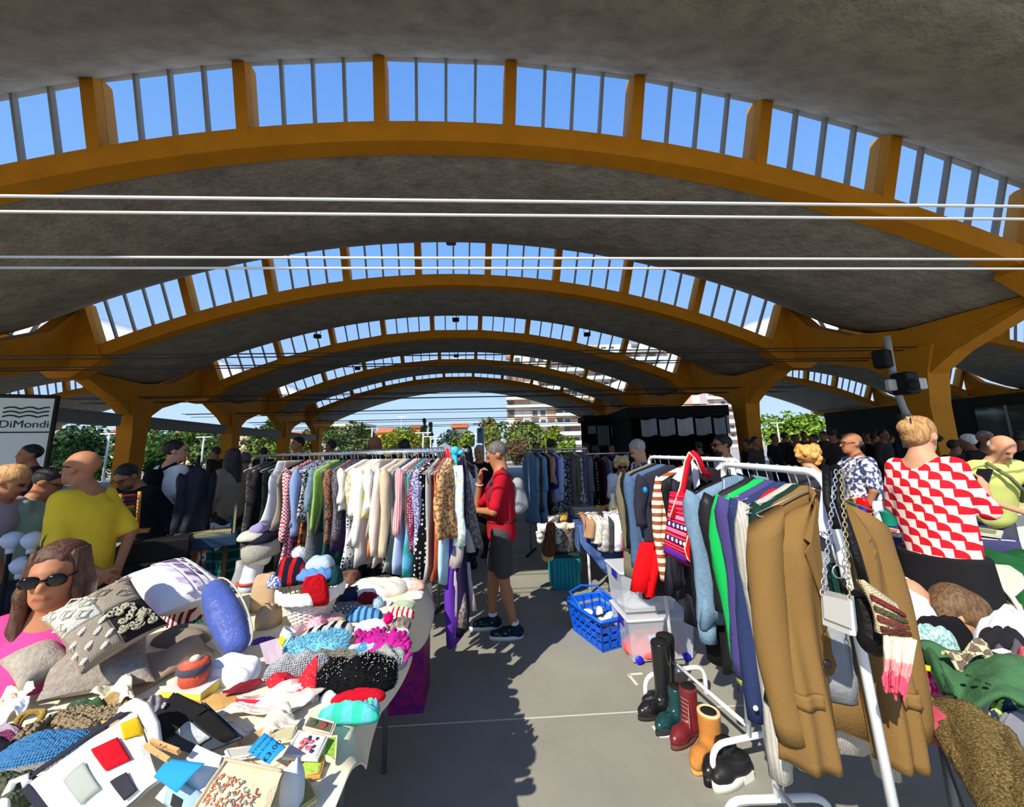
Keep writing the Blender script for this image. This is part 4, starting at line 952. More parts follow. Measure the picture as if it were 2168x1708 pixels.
def bag_body(name, quad, m, root, bulge=.03, n=18, seed=1, th=.05):
    A, B, C, D = [PG(*q) for q in quad]
    nr = (B-A).cross(D-A).normalized(); c = (A+B+C+D)/4
    if nr.dot(Vector((0, 0, HC))-c) < 0: nr = -nr
    def fr(u, v, sgn=1): return (A*(1-u)+B*u)*(1-v)+(D*(1-u)+C*u)*v+nr*(bulge*max(0, sin(pi*u)*sin(pi*v))**.7*sgn+.006*fbm(Vector((u*3, v*3, seed)), seed, 3))
    b = MB(); b.grid(fr, n, n); b.grid(lambda u, v: fr(1-u, v, -.6)-nr*.01, n, n); b.build(name, m, root); return fr, nr
FELTW = cloth(240, 240, 234, var=.05, bump=.2)
root = empty('felt_handbag', PG(200, 1690, TZ), 'white felt handbag with red, yellow and grey patches and navy trim', 'handbag')
fr, nr = bag_body('body', [(60, 1660, .84), (285, 1500, .95), (335, 1650, .90), (160, 1790, .82)], FELTW, root, .05)
def on(fr, nr, poly, m, nm, parent, lift=.004):
    b = MB(); V = [fr(u, v)+nr*lift for u, v in poly]; b.prism(V, nr*.003); return b.build(nm, m, parent)
def patch(fr, nr, u0, u1, v0, v1, m, nm, parent, lift=.004, sk=0.0):
    b = MB(); b.grid(lambda u, v: fr(u0+(u1-u0)*u+sk*v, v0+(v1-v0)*v)+nr*lift, 8, 8, .003); return b.build(nm, m, parent)
patch(fr, nr, .60, .82, .36, .70, cloth(206, 18, 34), 'red_patch', root, sk=.04); patch(fr, nr, .86, 1.0, .16, .42, cloth(224, 178, 24), 'yellow_patch', root); patch(fr, nr, .30, .52, .48, .80, cloth(160, 166, 158), 'grey_patch', root); patch(fr, nr, .62, .78, .80, .98, cloth(56, 52, 60), 'charcoal_patch', root)
b = MB(); b.grid(lambda u, v: fr(u, -.05+.07*v)+nr*.006, 24, 3, .006); b.build('navy_trim', cloth(44, 44, 58), root)
b = MB(); b.grid(lambda u, v: fr(-.06+.07*v, u)+nr*.006, 18, 3, .006); b.build('navy_trim', cloth(44, 44, 58), root)
b = MB(); b.tube([PG(8, 1760, .82), PG(10, 1690, .83), PG(28, 1655, .86), PG(52, 1645, .86), PG(60, 1665, .84)], .009, 8); b.build('handle', FELTW, root)
b = MB(); b.tube([PG(262, 1502, .94), PG(282, 1490, .97), PG(305, 1500, .96), PG(325, 1540, .93), PG(330, 1580, .91)], .014, 8); b.build('handle', FELTW, root)
# black felt purse with silver flowers, and the black and silver one
root = empty('felt_purse', PG(360, 1560, TZ), 'black felt purse with two silver flowers', 'purse')
fr, nr = bag_body('body', [(318, 1520, .86), (366, 1465, .92), (440, 1500, .91), (338, 1572, .84)], cloth(26, 25, 27, bump=.3), root, .012)
for u, v in ((.28, .32), (.62, .22)):
    for k_ in range(6): c_ = fr(u, v)+nr*.012; a = k_*pi/3; b = MB(); t1 = Vector((1, 0, 0)); t1 = (t1-nr*t1.dot(nr)).normalized(); t2 = nr.cross(t1); b.ball(c_+(t1*cos(a)+t2*sin(a))*.005, .004, 8, 5); b.build('silver_petal', plain(226, 226, 230, .15, metal=.9), root)
root = empty('felt_purse', PG(440, 1580, TZ), 'black and glitter silver felt purse standing behind the tiles', 'purse')
fr, nr = bag_body('body', [(338, 1575, .83), (428, 1485, .91), (512, 1562, .87), (420, 1598, .82)], cloth(58, 66, 78), root, .015)
patch(fr, nr, .32, .62, .02, .75, cloth(150, 158, 164, pat='melange', pscale=120, col2=(200, 204, 208)), 'silver_panel', root); patch(fr, nr, .66, .99, .05, .95, cloth(22, 21, 22), 'black_panel', root, .006)
heap('sequin_purse', (298, 1468, 345, 1530), .05, cloth(84, 84, 90, pat='melange', pscale=110, col2=(170, 170, 176)), 'grey sequined purse with a shiny clasp behind the black one', 'purse', 109)
K((275, 1462, 500, 1512), .02, cloth(206, 160, 96), 'mustard felt mat under the purses', 111, name='felt_mat')
# wooden clothes peg with a number
root = empty('clothes_peg', PG(350, 1590, .93), 'wooden clothes peg marked 2 on the yellow patch', 'clothes peg'); WOOD = plain(216, 164, 104, .6, var=.12)
A, B = PG(316, 1580, .94), PG(372, 1608, .935); dv = (B-A); up = Vector((0, -.35, .9)).normalized(); sd_ = dv.normalized().cross(up).normalized()
for s_ in (-1, 1):
    b = MB(); b.prism([A+sd_*s_*.002+up*.004, B+sd_*s_*.006+up*.004, B+sd_*s_*.006+up*.016-dv*.04, A+sd_*s_*.002+up*.016], sd_*s_*.007); b.build('prong', WOOD, root)
b = MB(); b.tube([A.lerp(B, .6)+sd_*.016+up*.01, A.lerp(B, .6)+up*.02, A.lerp(B, .6)-sd_*.016+up*.01], .0012, 6); b.build('spring', GREYM, root)
def text_on(s_, o, ex_, ey_, h, m, parent, name='lettering', th=.0004):
    cu = bpy.data.curves.new(name, 'FONT'); cu.body = s_; cu.size = 1; cu.extrude = 0.0; cu.align_x = 'CENTER'; cu.align_y = 'CENTER'
    ob = bpy.data.objects.new(name, cu); COL.objects.link(ob); dg = bpy.context.evaluated_depsgraph_get(); me = bpy.data.meshes.new_from_object(ob.evaluated_get(dg)); bpy.data.objects.remove(ob, do_unlink=True)
    me.materials.clear(); me.materials.append(m); me.name = name
    X, Y_ = Vector(ex_).normalized(), Vector(ey_).normalized(); Z = X.cross(Y_).normalized()
    for v in me.vertices: c = v.co.copy(); v.co = Vector(o)+X*c.x*h+Y_*c.y*h+Z*th
    q = bpy.data.objects.new(name, me); link(q, parent); return q
INK = plain(20, 24, 60, .8)
text_on('2', A.lerp(B, .42)+up*.0165, dv, sd_ if sd_.y > 0 else -sd_, .014, INK, root)
# second felt bag: white and grey-blue with an embroidered cushion front
root = empty('felt_handbag', PG(470, 1700, TZ), 'white and grey felt bag with a blue card, right of the patched bag', 'handbag')
fr, nr = bag_body('body', [(330, 1690, .86), (415, 1575, .92), (470, 1600, .92), (430, 1760, .84)], FELTW, root, .03)
patch(fr, nr, .02, .4, .25, .95, cloth(150, 176, 190), 'grey_blue_panel', root); patch(fr, nr, .06, .2, .40, .62, cloth(44, 44, 50), 'black_panel', root, .006)
BLUEC = plain(28, 140, 214, .75)
def price_card(pts, label, lines=()):
    root = empty('price_card', PG(*pts[3]), label, 'card'); V = [PG(*p) for p in pts]; nr = (V[1]-V[0]).cross(V[3]-V[0]).normalized(); c = sum(V, Vector())/4
    if nr.dot(Vector((0, 0, HC))-c) < 0: nr = -nr
    b = MB(); b.grid(lambda u, v: (V[0]*(1-u)+V[1]*u)*(1-v)+(V[3]*(1-u)+V[2]*u)*v+nr*.003*sin(u*3), 8, 8, .0012); b.build('card', BLUEC, root)
    ex_ = V[1]-V[0]; ey_ = V[0]-V[3]; ey_ = ey_-ex_.normalized()*ey_.dot(ex_.normalized())
    for s_, u, v, h in lines: text_on(s_, (V[0]*(1-u)+V[1]*u)*(1-v)+(V[3]*(1-u)+V[2]*u)*v+nr*.0045, ex_, ey_, h, INK, root)
    return root
price_card([(326, 1645, .92), (358, 1606, .94), (434, 1616, .945), (375, 1678, .91)], 'plain blue card stuck on the grey felt bag')
price_card([(525, 1592, .86), (560, 1552, .88), (606, 1582, .88), (570, 1618, .86)], 'blue handwritten price card among the tiles', (('MATTONELLE', .42, .22, .0115), ('CARI SUGHERI', .45, .45, .0095), ('£3.00', .52, .75, .022)))
root = empty('embroidered_cushion', PG(520, 1700, TZ), 'cream cushion embroidered with small red flowers, at the front', 'cushion')
EMB = cloth(226, 208, 168, bump=.4, bscale=60)
fr, nr = bag_body('cover', [(395, 1740, .86), (480, 1605, .93), (600, 1630, .92), (540, 1790, .84)], EMB, root, .03)
b = MB(); b.tube([fr(u, 0.02)+nr*.006 for u in [i/20 for i in range(21)]]+[fr(.98, v)+nr*.006 for v in [i/20 for i in range(21)]], .0035, 6); b.build('piping', cloth(190, 176, 150), root)
rng = random.Random(77); t1 = Vector((1, 0, 0)); t1 = (t1-nr*t1.dot(nr)).normalized(); t2 = nr.cross(t1)
STC = [cloth(204, 90, 66), cloth(206, 120, 100), cloth(140, 150, 160), cloth(170, 160, 120), cloth(160, 150, 140)]
for i in range(260):
    u, v = .12+.62*rng.random(), .10+.75*rng.random()
    if abs((u-.4)+(v-.45)*.3) > .34: continue
    c_ = fr(u, v)+nr*.0022; a = rng.uniform(0, 6.28); d = (t1*cos(a)+t2*sin(a))*rng.uniform(.002, .0042); b = MB(); b.tube([c_-d, c_+nr*.0008, c_+d], .0012, 5); b.build('stitch', STC[rng.choice((0, 0, 1, 2, 3, 4))], root)
heap('felt_pouch', (596, 1622, 640, 1720), .10, cloth(196, 204, 210), 'pale grey blue felt pouch right of the embroidered cushion', 'pouch', 113, p=4, fold_amp=.03)
# decorated tiles
def tile(pts, label, frame, base, deco=(), th=.008):
    V = [PG(*p) for p in pts]; nr = (V[1]-V[0]).cross(V[3]-V[0]).normalized(); c = sum(V, Vector())/4
    if nr.dot(Vector((0, 0, HC))-c) < 0: nr = -nr
    root = empty('decorated_tile', V[3], label, 'tile'); b = MB(); b.prism(V, -nr*th); b.build('backing', frame, root)
    W = [c+(v-c)*.80 for v in V]; b = MB(); b.prism([w_+nr*.0004 for w_ in W], nr*.0012); pc_ = b.build('picture', base, root)
    b = MB()
    b.tube([c+(v-c)*.88+nr*.001 for v in V], .003, 6, closed=True); b.build('rim', frame, root)
    for u, v, rad, m in deco:
        p = (V[0]*(1-u)+V[1]*u)*(1-v)+(V[3]*(1-u)+V[2]*u)*v+nr*.003; e1 = (V[1]-V[0]).normalized(); e2 = nr.cross(e1); b = MB(); b.ball(p, (rad, rad, .003), 9, 5, rot=Matrix((e1, e2, nr)).transposed()); b.build('motif', m, pc_)
    return root
WT, PK, NV = plain(236, 230, 222, .6), cloth(222, 112, 122), cloth(60, 66, 100)
rng = random.Random(4)
tile([(632, 1545, .84), (694, 1560, .84), (672, 1606, .83), (597, 1602, .83)], 'white framed tile with a pink and navy flower bunch', WT, plain(228, 214, 210, .6), [(.3+.4*rng.random(), .3+.4*rng.random(), .006, PK) for _ in range(12)]+[(.2+.6*rng.random(), .15+.7*rng.random(), .005, NV) for _ in range(9)])
tile([(655, 1515, .83), (712, 1530, .83), (702, 1556, .825), (640, 1540, .825)], 'lace edged tile with a dark green and brown picture', plain(222, 206, 184, .7), plain(96, 92, 74, .6), [(.65, .5, .012, cloth(150, 70, 56)), (.3, .5, .011, cloth(76, 90, 66))])
tile([(608, 1602, .815), (690, 1596, .815), (678, 1640, .81), (620, 1650, .81)], 'tile with an orange poppy on lime green', plain(226, 170, 90, .7), cloth(170, 206, 84, bump=.8, bscale=40), [(.25, .35, .016, plain(234, 74, 36, .6)), (.25, .35, .004, plain(40, 30, 24, .6))])
tile([(690, 1558, .82), (716, 1556, .82), (710, 1612, .815), (682, 1602, .815)], 'narrow lime green felt tile behind the flower tile', plain(226, 220, 180, .7), cloth(150, 200, 70, bump=.8))
tile([(618, 1665, .81), (652, 1645, .81), (672, 1690, .805), (625, 1722, .805)], 'tile with a dark red flower lying on the cloth', plain(206, 186, 120, .7), cloth(170, 160, 92), [(.3, .4, .014, cloth(120, 26, 30))])
for i, (pts, lb) in enumerate((([(500, 1570, .815), (562, 1540, .815), (570, 1552, .81), (510, 1588, .81)], 'thin wooden tile lying behind the blue price card'), ([(475, 1588, .825), (540, 1575, .825), (548, 1598, .82), (484, 1608, .82)], 'white edged tile under the blue price card'), ([(558, 1542, .82), (630, 1535, .82), (620, 1565, .815), (575, 1572, .815)], 'tile with pale green leaves behind the price card'))):
    tile(pts, lb, [plain(206, 160, 96, .7), WT, plain(226, 216, 190, .7)][i], [plain(196, 164, 120, .7), plain(190, 186, 176, .7), plain(196, 190, 150, .7)][i], th=.006)
# under the table: purple box and a wooden trestle
root = empty('storage_box', PG(880, 1520, 0), 'tall purple cardboard box under the cream tablecloth', 'box'); q = PG(885, 1475, .2)
b = MB(); c_ = PG(878, 1512, 0); b.box((c_.x-.07, c_.y+.15, .22), (.22, .3, .44), .08); b.build('carton', plain(106, 14, 106, .5, pat='floral', pscale=14, col2=flat(150, 20, 90)), root)
b = MB(); b.box((c_.x-.07, c_.y+.15, .452), (.24, .32, .02), .08); b.build('lid', plain(190, 40, 90, .5), root)
# ================================================================== clothes rails
def garment_body(Rp, a, t, L, hw, th, seed, flare=1.1, top=.05, strap=False, fold=.35, n=30, hem=.02, asym=0.0):
    r0 = random.Random(seed); ph = [r0.uniform(0, 6.28) for _ in range(5)]; Rp, a, t = Vector(Rp), Vector(a), Vector(t)
    prof = [(top, .10 if not strap else .62, .5), (top+.02, .30 if not strap else .66, .7), (top+.055, .72 if not strap else .70, .85), (top+.085, .95 if not strap else .78, 1), (top+.13, 1.0 if not strap else .92, 1)]
    z0 = top+.13
    for i in range(1, 9):
        f = i/8; prof.append((z0+(L-z0)*f, 1+(flare-1)*f-.10*sin(pi*f), 1+.35*f))
    rings = []
    for q, (dz, wf, tf) in enumerate(prof):
        ring = []; f = max(0, (dz-z0)/max(.05, L-z0))
        for j in range(n):
            th_ = 2*pi*j/n; c, s_ = cos(th_), sin(th_)
            x = math.copysign(abs(c)**.75, c)*hw*wf; y = math.copysign(abs(s_)**.8, s_)*th*tf
            y += th*fold*(.3+f)*sin(x*38+ph[0]+2*sin(dz*5+ph[1]))+th*.25*f*sin(x*17+ph[2]); x += .02*f*sin(dz*9+ph[3])
            e_ = (hem*(sin(x*31+ph[4])+.7*sin(x*13+ph[2]))+asym*x/hw*.1) if q == len(prof)-1 else 0
            ring.append(Rp+a*x+t*y-Vector((0, 0, dz+e_)))
        rings.append(ring)
    b = MB(); b.loft(rings); return b
def sleeve_mesh(Rp, a, t, side, hw, Ls, top=.05, r=.05, seed=0, out=.02, cuff=None, start=.09):
    r0 = random.Random(seed); ph = r0.uniform(0, 6.28); rings = []; Rp, a, t = Vector(Rp), Vector(a), Vector(t); n = 14
    for i in range(12):
        f = i/11; cx_ = hw*.86+out*min(1, f*4)+.012*sin(f*5+ph); z = top+start+Ls*f; rr = r*(1.05-.3*f)*(.75 if i == 0 else 1)
        ring = []
        for j in range(n):
            th_ = 2*pi*j/n; wv = 1+.10*sin(3*th_+f*9+ph)+.05*sin(5*th_-f*17)
            ring.append(Rp+a*side*(cx_+rr*.95*cos(th_)*wv)+t*(rr*.75*sin(th_)*wv)-Vector((0, 0, z-.03*cos(th_)*(1-f)*1.2)))
        rings.append(ring)
    b = MB(); b.loft(rings); return b
def garment(name, label, cat, Rp, a, t, L, hw, th, m, seed, sleeves=0.0, sm=None, lower=None, group=None, r=.05, hooks=True, **k):
    Rp = Vector(Rp); body = garment_body(Rp, a, t, L, hw, th, seed, **k)
    if not sleeves and not lower: return body.build(name, m, label=label, cat=cat, group=group, origin=Rp)
    root = empty(name, Rp, label, cat, group); body.build('body', m, root)
    if sleeves:
        for sd_ in (1, -1): sleeve_mesh(Rp, a, t, sd_, hw, sleeves, r=r, seed=seed+sd_, top=k.get('top', .05)).build('sleeve', sm or m, root)
    if lower: 
        L2, m2 = lower; garment_body(Rp-Vector((0, 0, L*.5)), a, t, L2-L*.5, hw*.8, th*.7, seed+3, top=.02).build('lower_layer', m2, root)
    return root
def hanger_mesh():
    b = MB()       # rail along y, shoulders along x, hook over the origin
    b.tube([(0, .016*cos(a), .016*sin(a)) for a in [R(q) for q in range(-30, 200, 23)]]+[(0, -.006, -.03), (0, 0, -.055)], .0022, 6)
    b.tube([(0, 0, -.055), (.05, 0, -.075), (.20, 0, -.135), (.19, 0, -.145), (0, 0, -.14), (-.19, 0, -.145), (-.20, 0, -.135), (-.05, 0, -.075), (0, 0, -.055)], .0022, 6)
    return b
_h = hanger_mesh(); WIRE = plain(196, 200, 204, .3, metal=.8); HANG_W = mesh_data('hanger', _h.V, _h.F, WIRE, True); HANG_B = mesh_data('hanger', _h.V, _h.F, plain(28, 28, 30, .4), True)
def hanger(Rp, a, label, group, me=HANG_W):
    o = bpy.data.objects.new('clothes_hanger', me); o.location = Vector(Rp); o.rotation_euler = (0, 0, math.atan2(a.y, a.x)); link(o); return tag(o, label, 'hanger', group)

# ---------------- long chrome rail behind the left table
RL0, RL1 = P(548, 958, 3.75), P(984, 953, 2.62); RL0.z = RL1.z = 1.635
rt = (RL1-RL0); rlen = rt.length; rt.normalize(); ra = Vector((-rt.y, rt.x, 0)); ra = -ra if ra.y > 0 else ra      # towards us
CHROME = plain(214, 218, 224, .18, metal=.9)
root = empty('clothes_rail', ((RL0+RL1)/2).xy.to_3d(), 'long chrome clothes rail packed with dresses behind the left table', 'clothes rail')
b = MB(); b.tube([RL0-rt*.05, RL1+rt*.03], .014, 10); b.build('hanging_bar', CHROME, root)
for q in (RL0+rt*.06, RL1-rt*.55):
    b = MB(); b.tube([(q.x, q.y, .06), (q.x, q.y, 1.63)], .013, 8); b.build('post', CHROME, root)
    b = MB(); b.tube([(q+ra*.26).xy.to_3d()+Vector((0, 0, .05)), (q-ra*.26).xy.to_3d()+Vector((0, 0, .05))], .014, 8); b.build('foot', DARKM, root)
    for s_ in (-1, 1): b = MB(); b.ball((q+ra*.24*s_).xy.to_3d()+Vector((0, 0, .025)), .025, 10, 6); b.build('caster', DARKM, root)
def rail_at(pxf):          # the spot on the rail whose garment's near edge shows at that column
    best = None
    for i in range(121):
        p = RL0.lerp(RL1, i/120); f = p+ra*.21; px = XP+FPX*f.x/(f.y*_cp)   # near enough for placing
        if best is None or abs(px-pxf) < best[0]: best = (abs(px-pxf), p, f)
    return best[1], best[2]
LACE = dict(pat='floral', pscale=45)
G1 = [ # column, hem row, half width, thickness, sleeve, material, description, category
 (512, 1230, .17, .03, 0, cloth(58, 54, 52, col2=(110, 104, 98), **LACE), 'dark lace dress', 'dress'),
 (530, 1220, .18, .03, .5, cloth(36, 34, 38), 'black long sleeved dress', 'dress'),
 (548, 1190, .18, .03, 0, cloth(30, 44, 40), 'bottle green top', 'top'),
 (563, 1112, .20, .03, 0, cloth(214, 218, 226, bump=.1), 'silver satin camisole', 'camisole'),
 (580, 1118, .19, .03, 0, cloth(160, 146, 128, bump=.1), 'taupe satin camisole', 'camisole'),
 (590, 1210, .19, .035, 0, cloth(34, 32, 34), 'black velvet dress', 'dress'),
 (603, 1205, .20, .03, .55, cloth(186, 44, 60, pat='check', pscale=70, col2=(240, 226, 226)), 'red and white gingham dress', 'dress'),
 (612, 1215, .18, .03, 0, cloth(44, 38, 70, col2=(150, 90, 120), **LACE), 'navy dress with small pink flowers', 'dress'),
 (624, 1108, .20, .03, .5, cloth(134, 158, 202), 'light blue cotton shirt', 'shirt'),
 (634, 1100, .19, .03, 0, cloth(30, 30, 32, col2=(206, 206, 206), **LACE), 'black blouse with white sprigs', 'blouse'),
 (630, 1210, .17, .03, 0, cloth(100, 52, 30, pat='floral', pscale=22, col2=(196, 120, 56)), 'rust and brown patterned skirt', 'skirt'),
 (646, 1210, .19, .03, 0, cloth(70, 76, 84, pat='melange', pscale=90, col2=(170, 176, 180)), 'grey speckled knit dress', 'dress'),
 (655, 1068, .20, .035, .3, cloth(96, 122, 136, pat='patch', pscale=14, col2=(120, 146, 160)), 'blue grey printed blouse', 'blouse'),
 (662, 1128, .20, .035, 0, cloth(150, 186, 84), 'lime green summer dress', 'dress'),
 (674, 1132, .19, .035, 0, cloth(52, 56, 46), 'dark olive waistcoat', 'waistcoat'),
 (683, 1210, .19, .03, 0, cloth(34, 86, 84), 'teal long dress', 'dress'),
 (694, 1158, .20, .035, .35, cloth(150, 106, 80, pat='floral', pscale=50, col2=(92, 58, 44)), 'brown leopard print dress', 'dress'),
 (702, 1170, .18, .03, 0, cloth(74, 48, 98), 'dark purple top', 'top'),
 (709, 1085, .19, .03, .5, cloth(70, 70, 76, pat='dot', pscale=80, col2=(180, 180, 186)), 'grey dotted tweed jacket', 'jacket'),
 (722, 1080, .22, .04, .22, cloth(222, 218, 208), 'off white short sleeved jacket', 'jacket'),
 (724, 1205, .17, .03, 0, cloth(236, 236, 236, pat='dot', pscale=46, col2=(22, 22, 24), thr=.7), 'black and white ring print dress', 'dress'),
 (738, 1076, .20, .03, .3, cloth(196, 176, 132, pat='patch', pscale=20, col2=(226, 216, 192)), 'golden brocade blouse', 'blouse'),
 (746, 1154, .21, .035, .3, cloth(238, 238, 234), 'white lace edged blouse', 'blouse'),
 (757, 1195, .20, .035, .5, cloth(228, 228, 220), 'white linen shirt', 'shirt'),
 (770, 1100, .20, .03, 0, cloth(226, 222, 140, pat='patch', pscale=18, col2=(240, 238, 216)), 'pale yellow sheer top', 'top'),
 (778, 1062, .20, .03, .25, cloth(240, 240, 236), 'white ruffled top', 'top'),
 (781, 1135, .19, .03, 0, cloth(168, 158, 152, bump=.1), 'taupe silk slip', 'slip'),
 (777, 1180, .17, .03, 0, cloth(214, 130, 84, pat='stripe', pscale=8, col2=(150, 116, 80), axis='X'), 'orange and brown striped skirt', 'skirt'),
 (795, 1190, .21, .035, .55, cloth(226, 208, 196), 'long cream cardigan', 'cardigan'),
 (806, 1210, .18, .03, 0, cloth(30, 26, 26, pat='floral', pscale=40, col2=(200, 180, 160)), 'black dress with beige flowers', 'dress'),
 (813, 1136, .21, .035, .55, cloth(206, 188, 156), 'beige jacket with navy cuffs', 'jacket'),
 (818, 1215, .18, .03, 0, cloth(170, 174, 164, pat='melange', pscale=60, col2=(140, 146, 138)), 'grey green knit dress', 'dress'),
 (826, 1215, .18, .03, 0, cloth(44, 58, 56), 'dark spruce dress', 'dress'),
 (836, 1220, .20, .04, 0, cloth(176, 190, 232, bump=.12), 'periwinkle blue maxi dress', 'dress'),
 (838, 1052, .20, .03, .4, cloth(206, 120, 128, pat='stripe', pscale=22, col2=(230, 190, 190), axis='X'), 'pink striped shirt', 'shirt'),
 (848, 1215, .18, .03, 0, cloth(120, 112, 100, pat='melange', pscale=80, col2=(60, 56, 52)), 'brown marl knit dress', 'dress'),
 (858, 1220, .20, .035, 0, cloth(46, 150, 148, pat='patch', pscale=12, col2=(90, 168, 206)), 'teal and blue ruffled dress', 'dress'),
 (869, 1160, .19, .03, .5, cloth(120, 44, 70, pat='dot', pscale=70, col2=(220, 190, 200)), 'burgundy dotted blouse', 'blouse'),
 (877, 1160, .19, .03, .5, cloth(84, 88, 140, pat='floral', pscale=60, col2=(196, 196, 220)), 'lilac and navy sprigged blouse', 'blouse'),
 (884, 1222, .21, .035, 0, cloth(20, 20, 22, pat='dot', pscale=34, col2=(238, 236, 228), thr=.6), 'black dress with white polka dots', 'dress'),
 (894, 1225, .18, .03, 0, cloth(176, 174, 172), 'pale grey long dress', 'dress'),
 (901, 1230, .18, .03, 0, cloth(74, 34, 30), 'dark brown dress', 'dress'),
 (908, 1232, .17, .035, 0, cloth(176, 80, 50), 'rust orange trousers', 'trousers'),
 (917, 1235, .17, .03, 0, cloth(178, 216, 228, bump=.1), 'ice blue satin dress', 'dress'),
 (926, 1384, .10, .045, 0, cloth(96, 48, 160, bump=.15), 'long violet evening dress', 'dress'),
 (931, 1136, .21, .045, .4, cloth(206, 164, 112, pat='floral', pscale=30, col2=(136, 84, 50)), 'tan paisley blouse', 'blouse'),
 (938, 1370, .07, .035, 0, cloth(34, 22, 58), 'dark plum long dress', 'dress'),
 (946, 1352, .06, .03, 0, cloth(96, 84, 80, pat='floral', pscale=36, col2=(150, 138, 130)), 'brown snake print dress', 'dress'),
]
prev = None; placed = []
for i, (px, yb, hw, th, sl, m, ds, cat) in enumerate(G1):
    Rp, fp = rail_at(px); placed.append((Rp, fp, i))
for k_, (Rp, fp, i) in enumerate(placed):
    px, yb, hw, th, sl, m, ds, cat = G1[i]; L = max(.35, min(1.5, 1.635-P(px, yb, fp.y).z))
    nb = G1[i-1][6] if i else G1[1][6]
    f_ = max(0, min(1, (px-850)/70)); h2 = hw*(1-.48*f_); Rp = Rp+ra*(hw-h2); hw = h2
    garment(cat, '%s on chrome rail beside %s' % (ds, nb), cat, Rp, ra, rt, L, hw, th*.62, m, 40+i, sleeves=sl, r=.042, strap=cat in ('camisole', 'slip'))
    hanger(Rp, ra, 'thin wire hanger hooked on the long chrome rail', 'wire hangers on the long chrome rail')
# things tied to the right end of the rail
def hang_strip(name, pts, w0, w1, m, label, cat, parent=None, th=.012, n=16, twist=0.0, ndir=None):
    """flat strip of cloth hanging through points"""
    pts = [Vector(p) for p in pts]; s_ = (rt*.9-ra*.3).normalized() if ndir is None else Vector(ndir).normalized(); f_ = Vector((s_.y, -s_.x, 0)); b = MB(); rings = []
    for i, p in enumerate(pts):
        f = i/(len(pts)-1); w_ = w0+(w1-w0)*f; ring = []
        for j in range(n):
            a = 2*pi*j/n; ring.append(p+s_*cos(a)*w_*(1+.06*sin(f*11+j))+f_*sin(a)*th*(1+.5*sin(cos(a)*6+f*7)))
        rings.append(ring)
    b.loft(rings); return b.build(name, m, parent, label, cat)
Yr = 2.60
hang_strip('scarf', [P(x, y, Yr) for x, y in ((948, 950), (949, 962), (950, 985), (952, 1020), (954, 1054))], .018, .026, cloth(222, 34, 44), 'bright red scarf folded over the right end of the chrome rail', 'scarf')
root = empty('scarf', P(962, 955, Yr-.02), 'turquoise scarf knotted on the end of the chrome rail', 'scarf')
CY = cloth(70, 196, 222, bump=.3)
hang_strip('tail', [P(x, y, Yr-.03) for x, y in ((960, 950), (962, 965), (964, 990), (968, 1030))], .022, .014, CY, None, None, root)
b = MB(); b.ball(P(963, 954, Yr-.03), (.03, .028, .03), 12, 8); b.build('knot', CY, root); b = MB(); b.ball(P(972, 958, Yr-.03), (.03, .014, .016), 10, 6); b.build('bow', CY, root)
hang_strip('scarf', [P(x, y, Yr-.06) for x, y in ((970, 985), (972, 1010), (971, 1050), (970, 1090), (974, 1120), (972, 1155))], .03, .042, cloth(190, 222, 222, pat='floral', pscale=26, col2=(246, 246, 240), col3=(240, 206, 60)), 'white and aqua scarf with yellow roses at the rail end', 'scarf', th=.02)
SAT = cloth(176, 162, 160, bump=.5, bscale=20, rough=.4)
hang_strip('skirt', [P(x, y, Yr-.03) for x, y in ((974, 1120), (972, 1150), (966, 1180), (962, 1200))], .03, .05, SAT, 'silvery pink satin skirt below the rose scarf', 'skirt', th=.03)
hang_strip('sash', [P(x, y, Yr-.02) for x, y in ((964, 1195), (962, 1240), (960, 1290), (956, 1350))], .024, .026, SAT, 'long silvery satin sash hanging nearly to the floor', 'sash')
hang_strip('sash', [P(x, y, Yr+.05) for x, y in ((990, 1190), (992, 1225), (998, 1260), (1003, 1292))], .018, .022, SAT, 'twisted satin sash nearest the aisle', 'sash')
hang_strip('dress', [P(x, y, Yr+.12) for x, y in ((975, 960), (982, 1020), (992, 1090), (1003, 1158))], .03, .07, cloth(92, 90, 90, pat='floral', pscale=30, col2=(130, 128, 128)), 'grey lace dress at the aisle end of the chrome rail', 'dress', th=.04)
hang_strip('blouse', [P(x, y, Yr+.04) for x, y in ((986, 1120), (990, 1140), (995, 1168))], .02, .04, SAT, 'short satin top below the grey lace dress', 'top', th=.02)

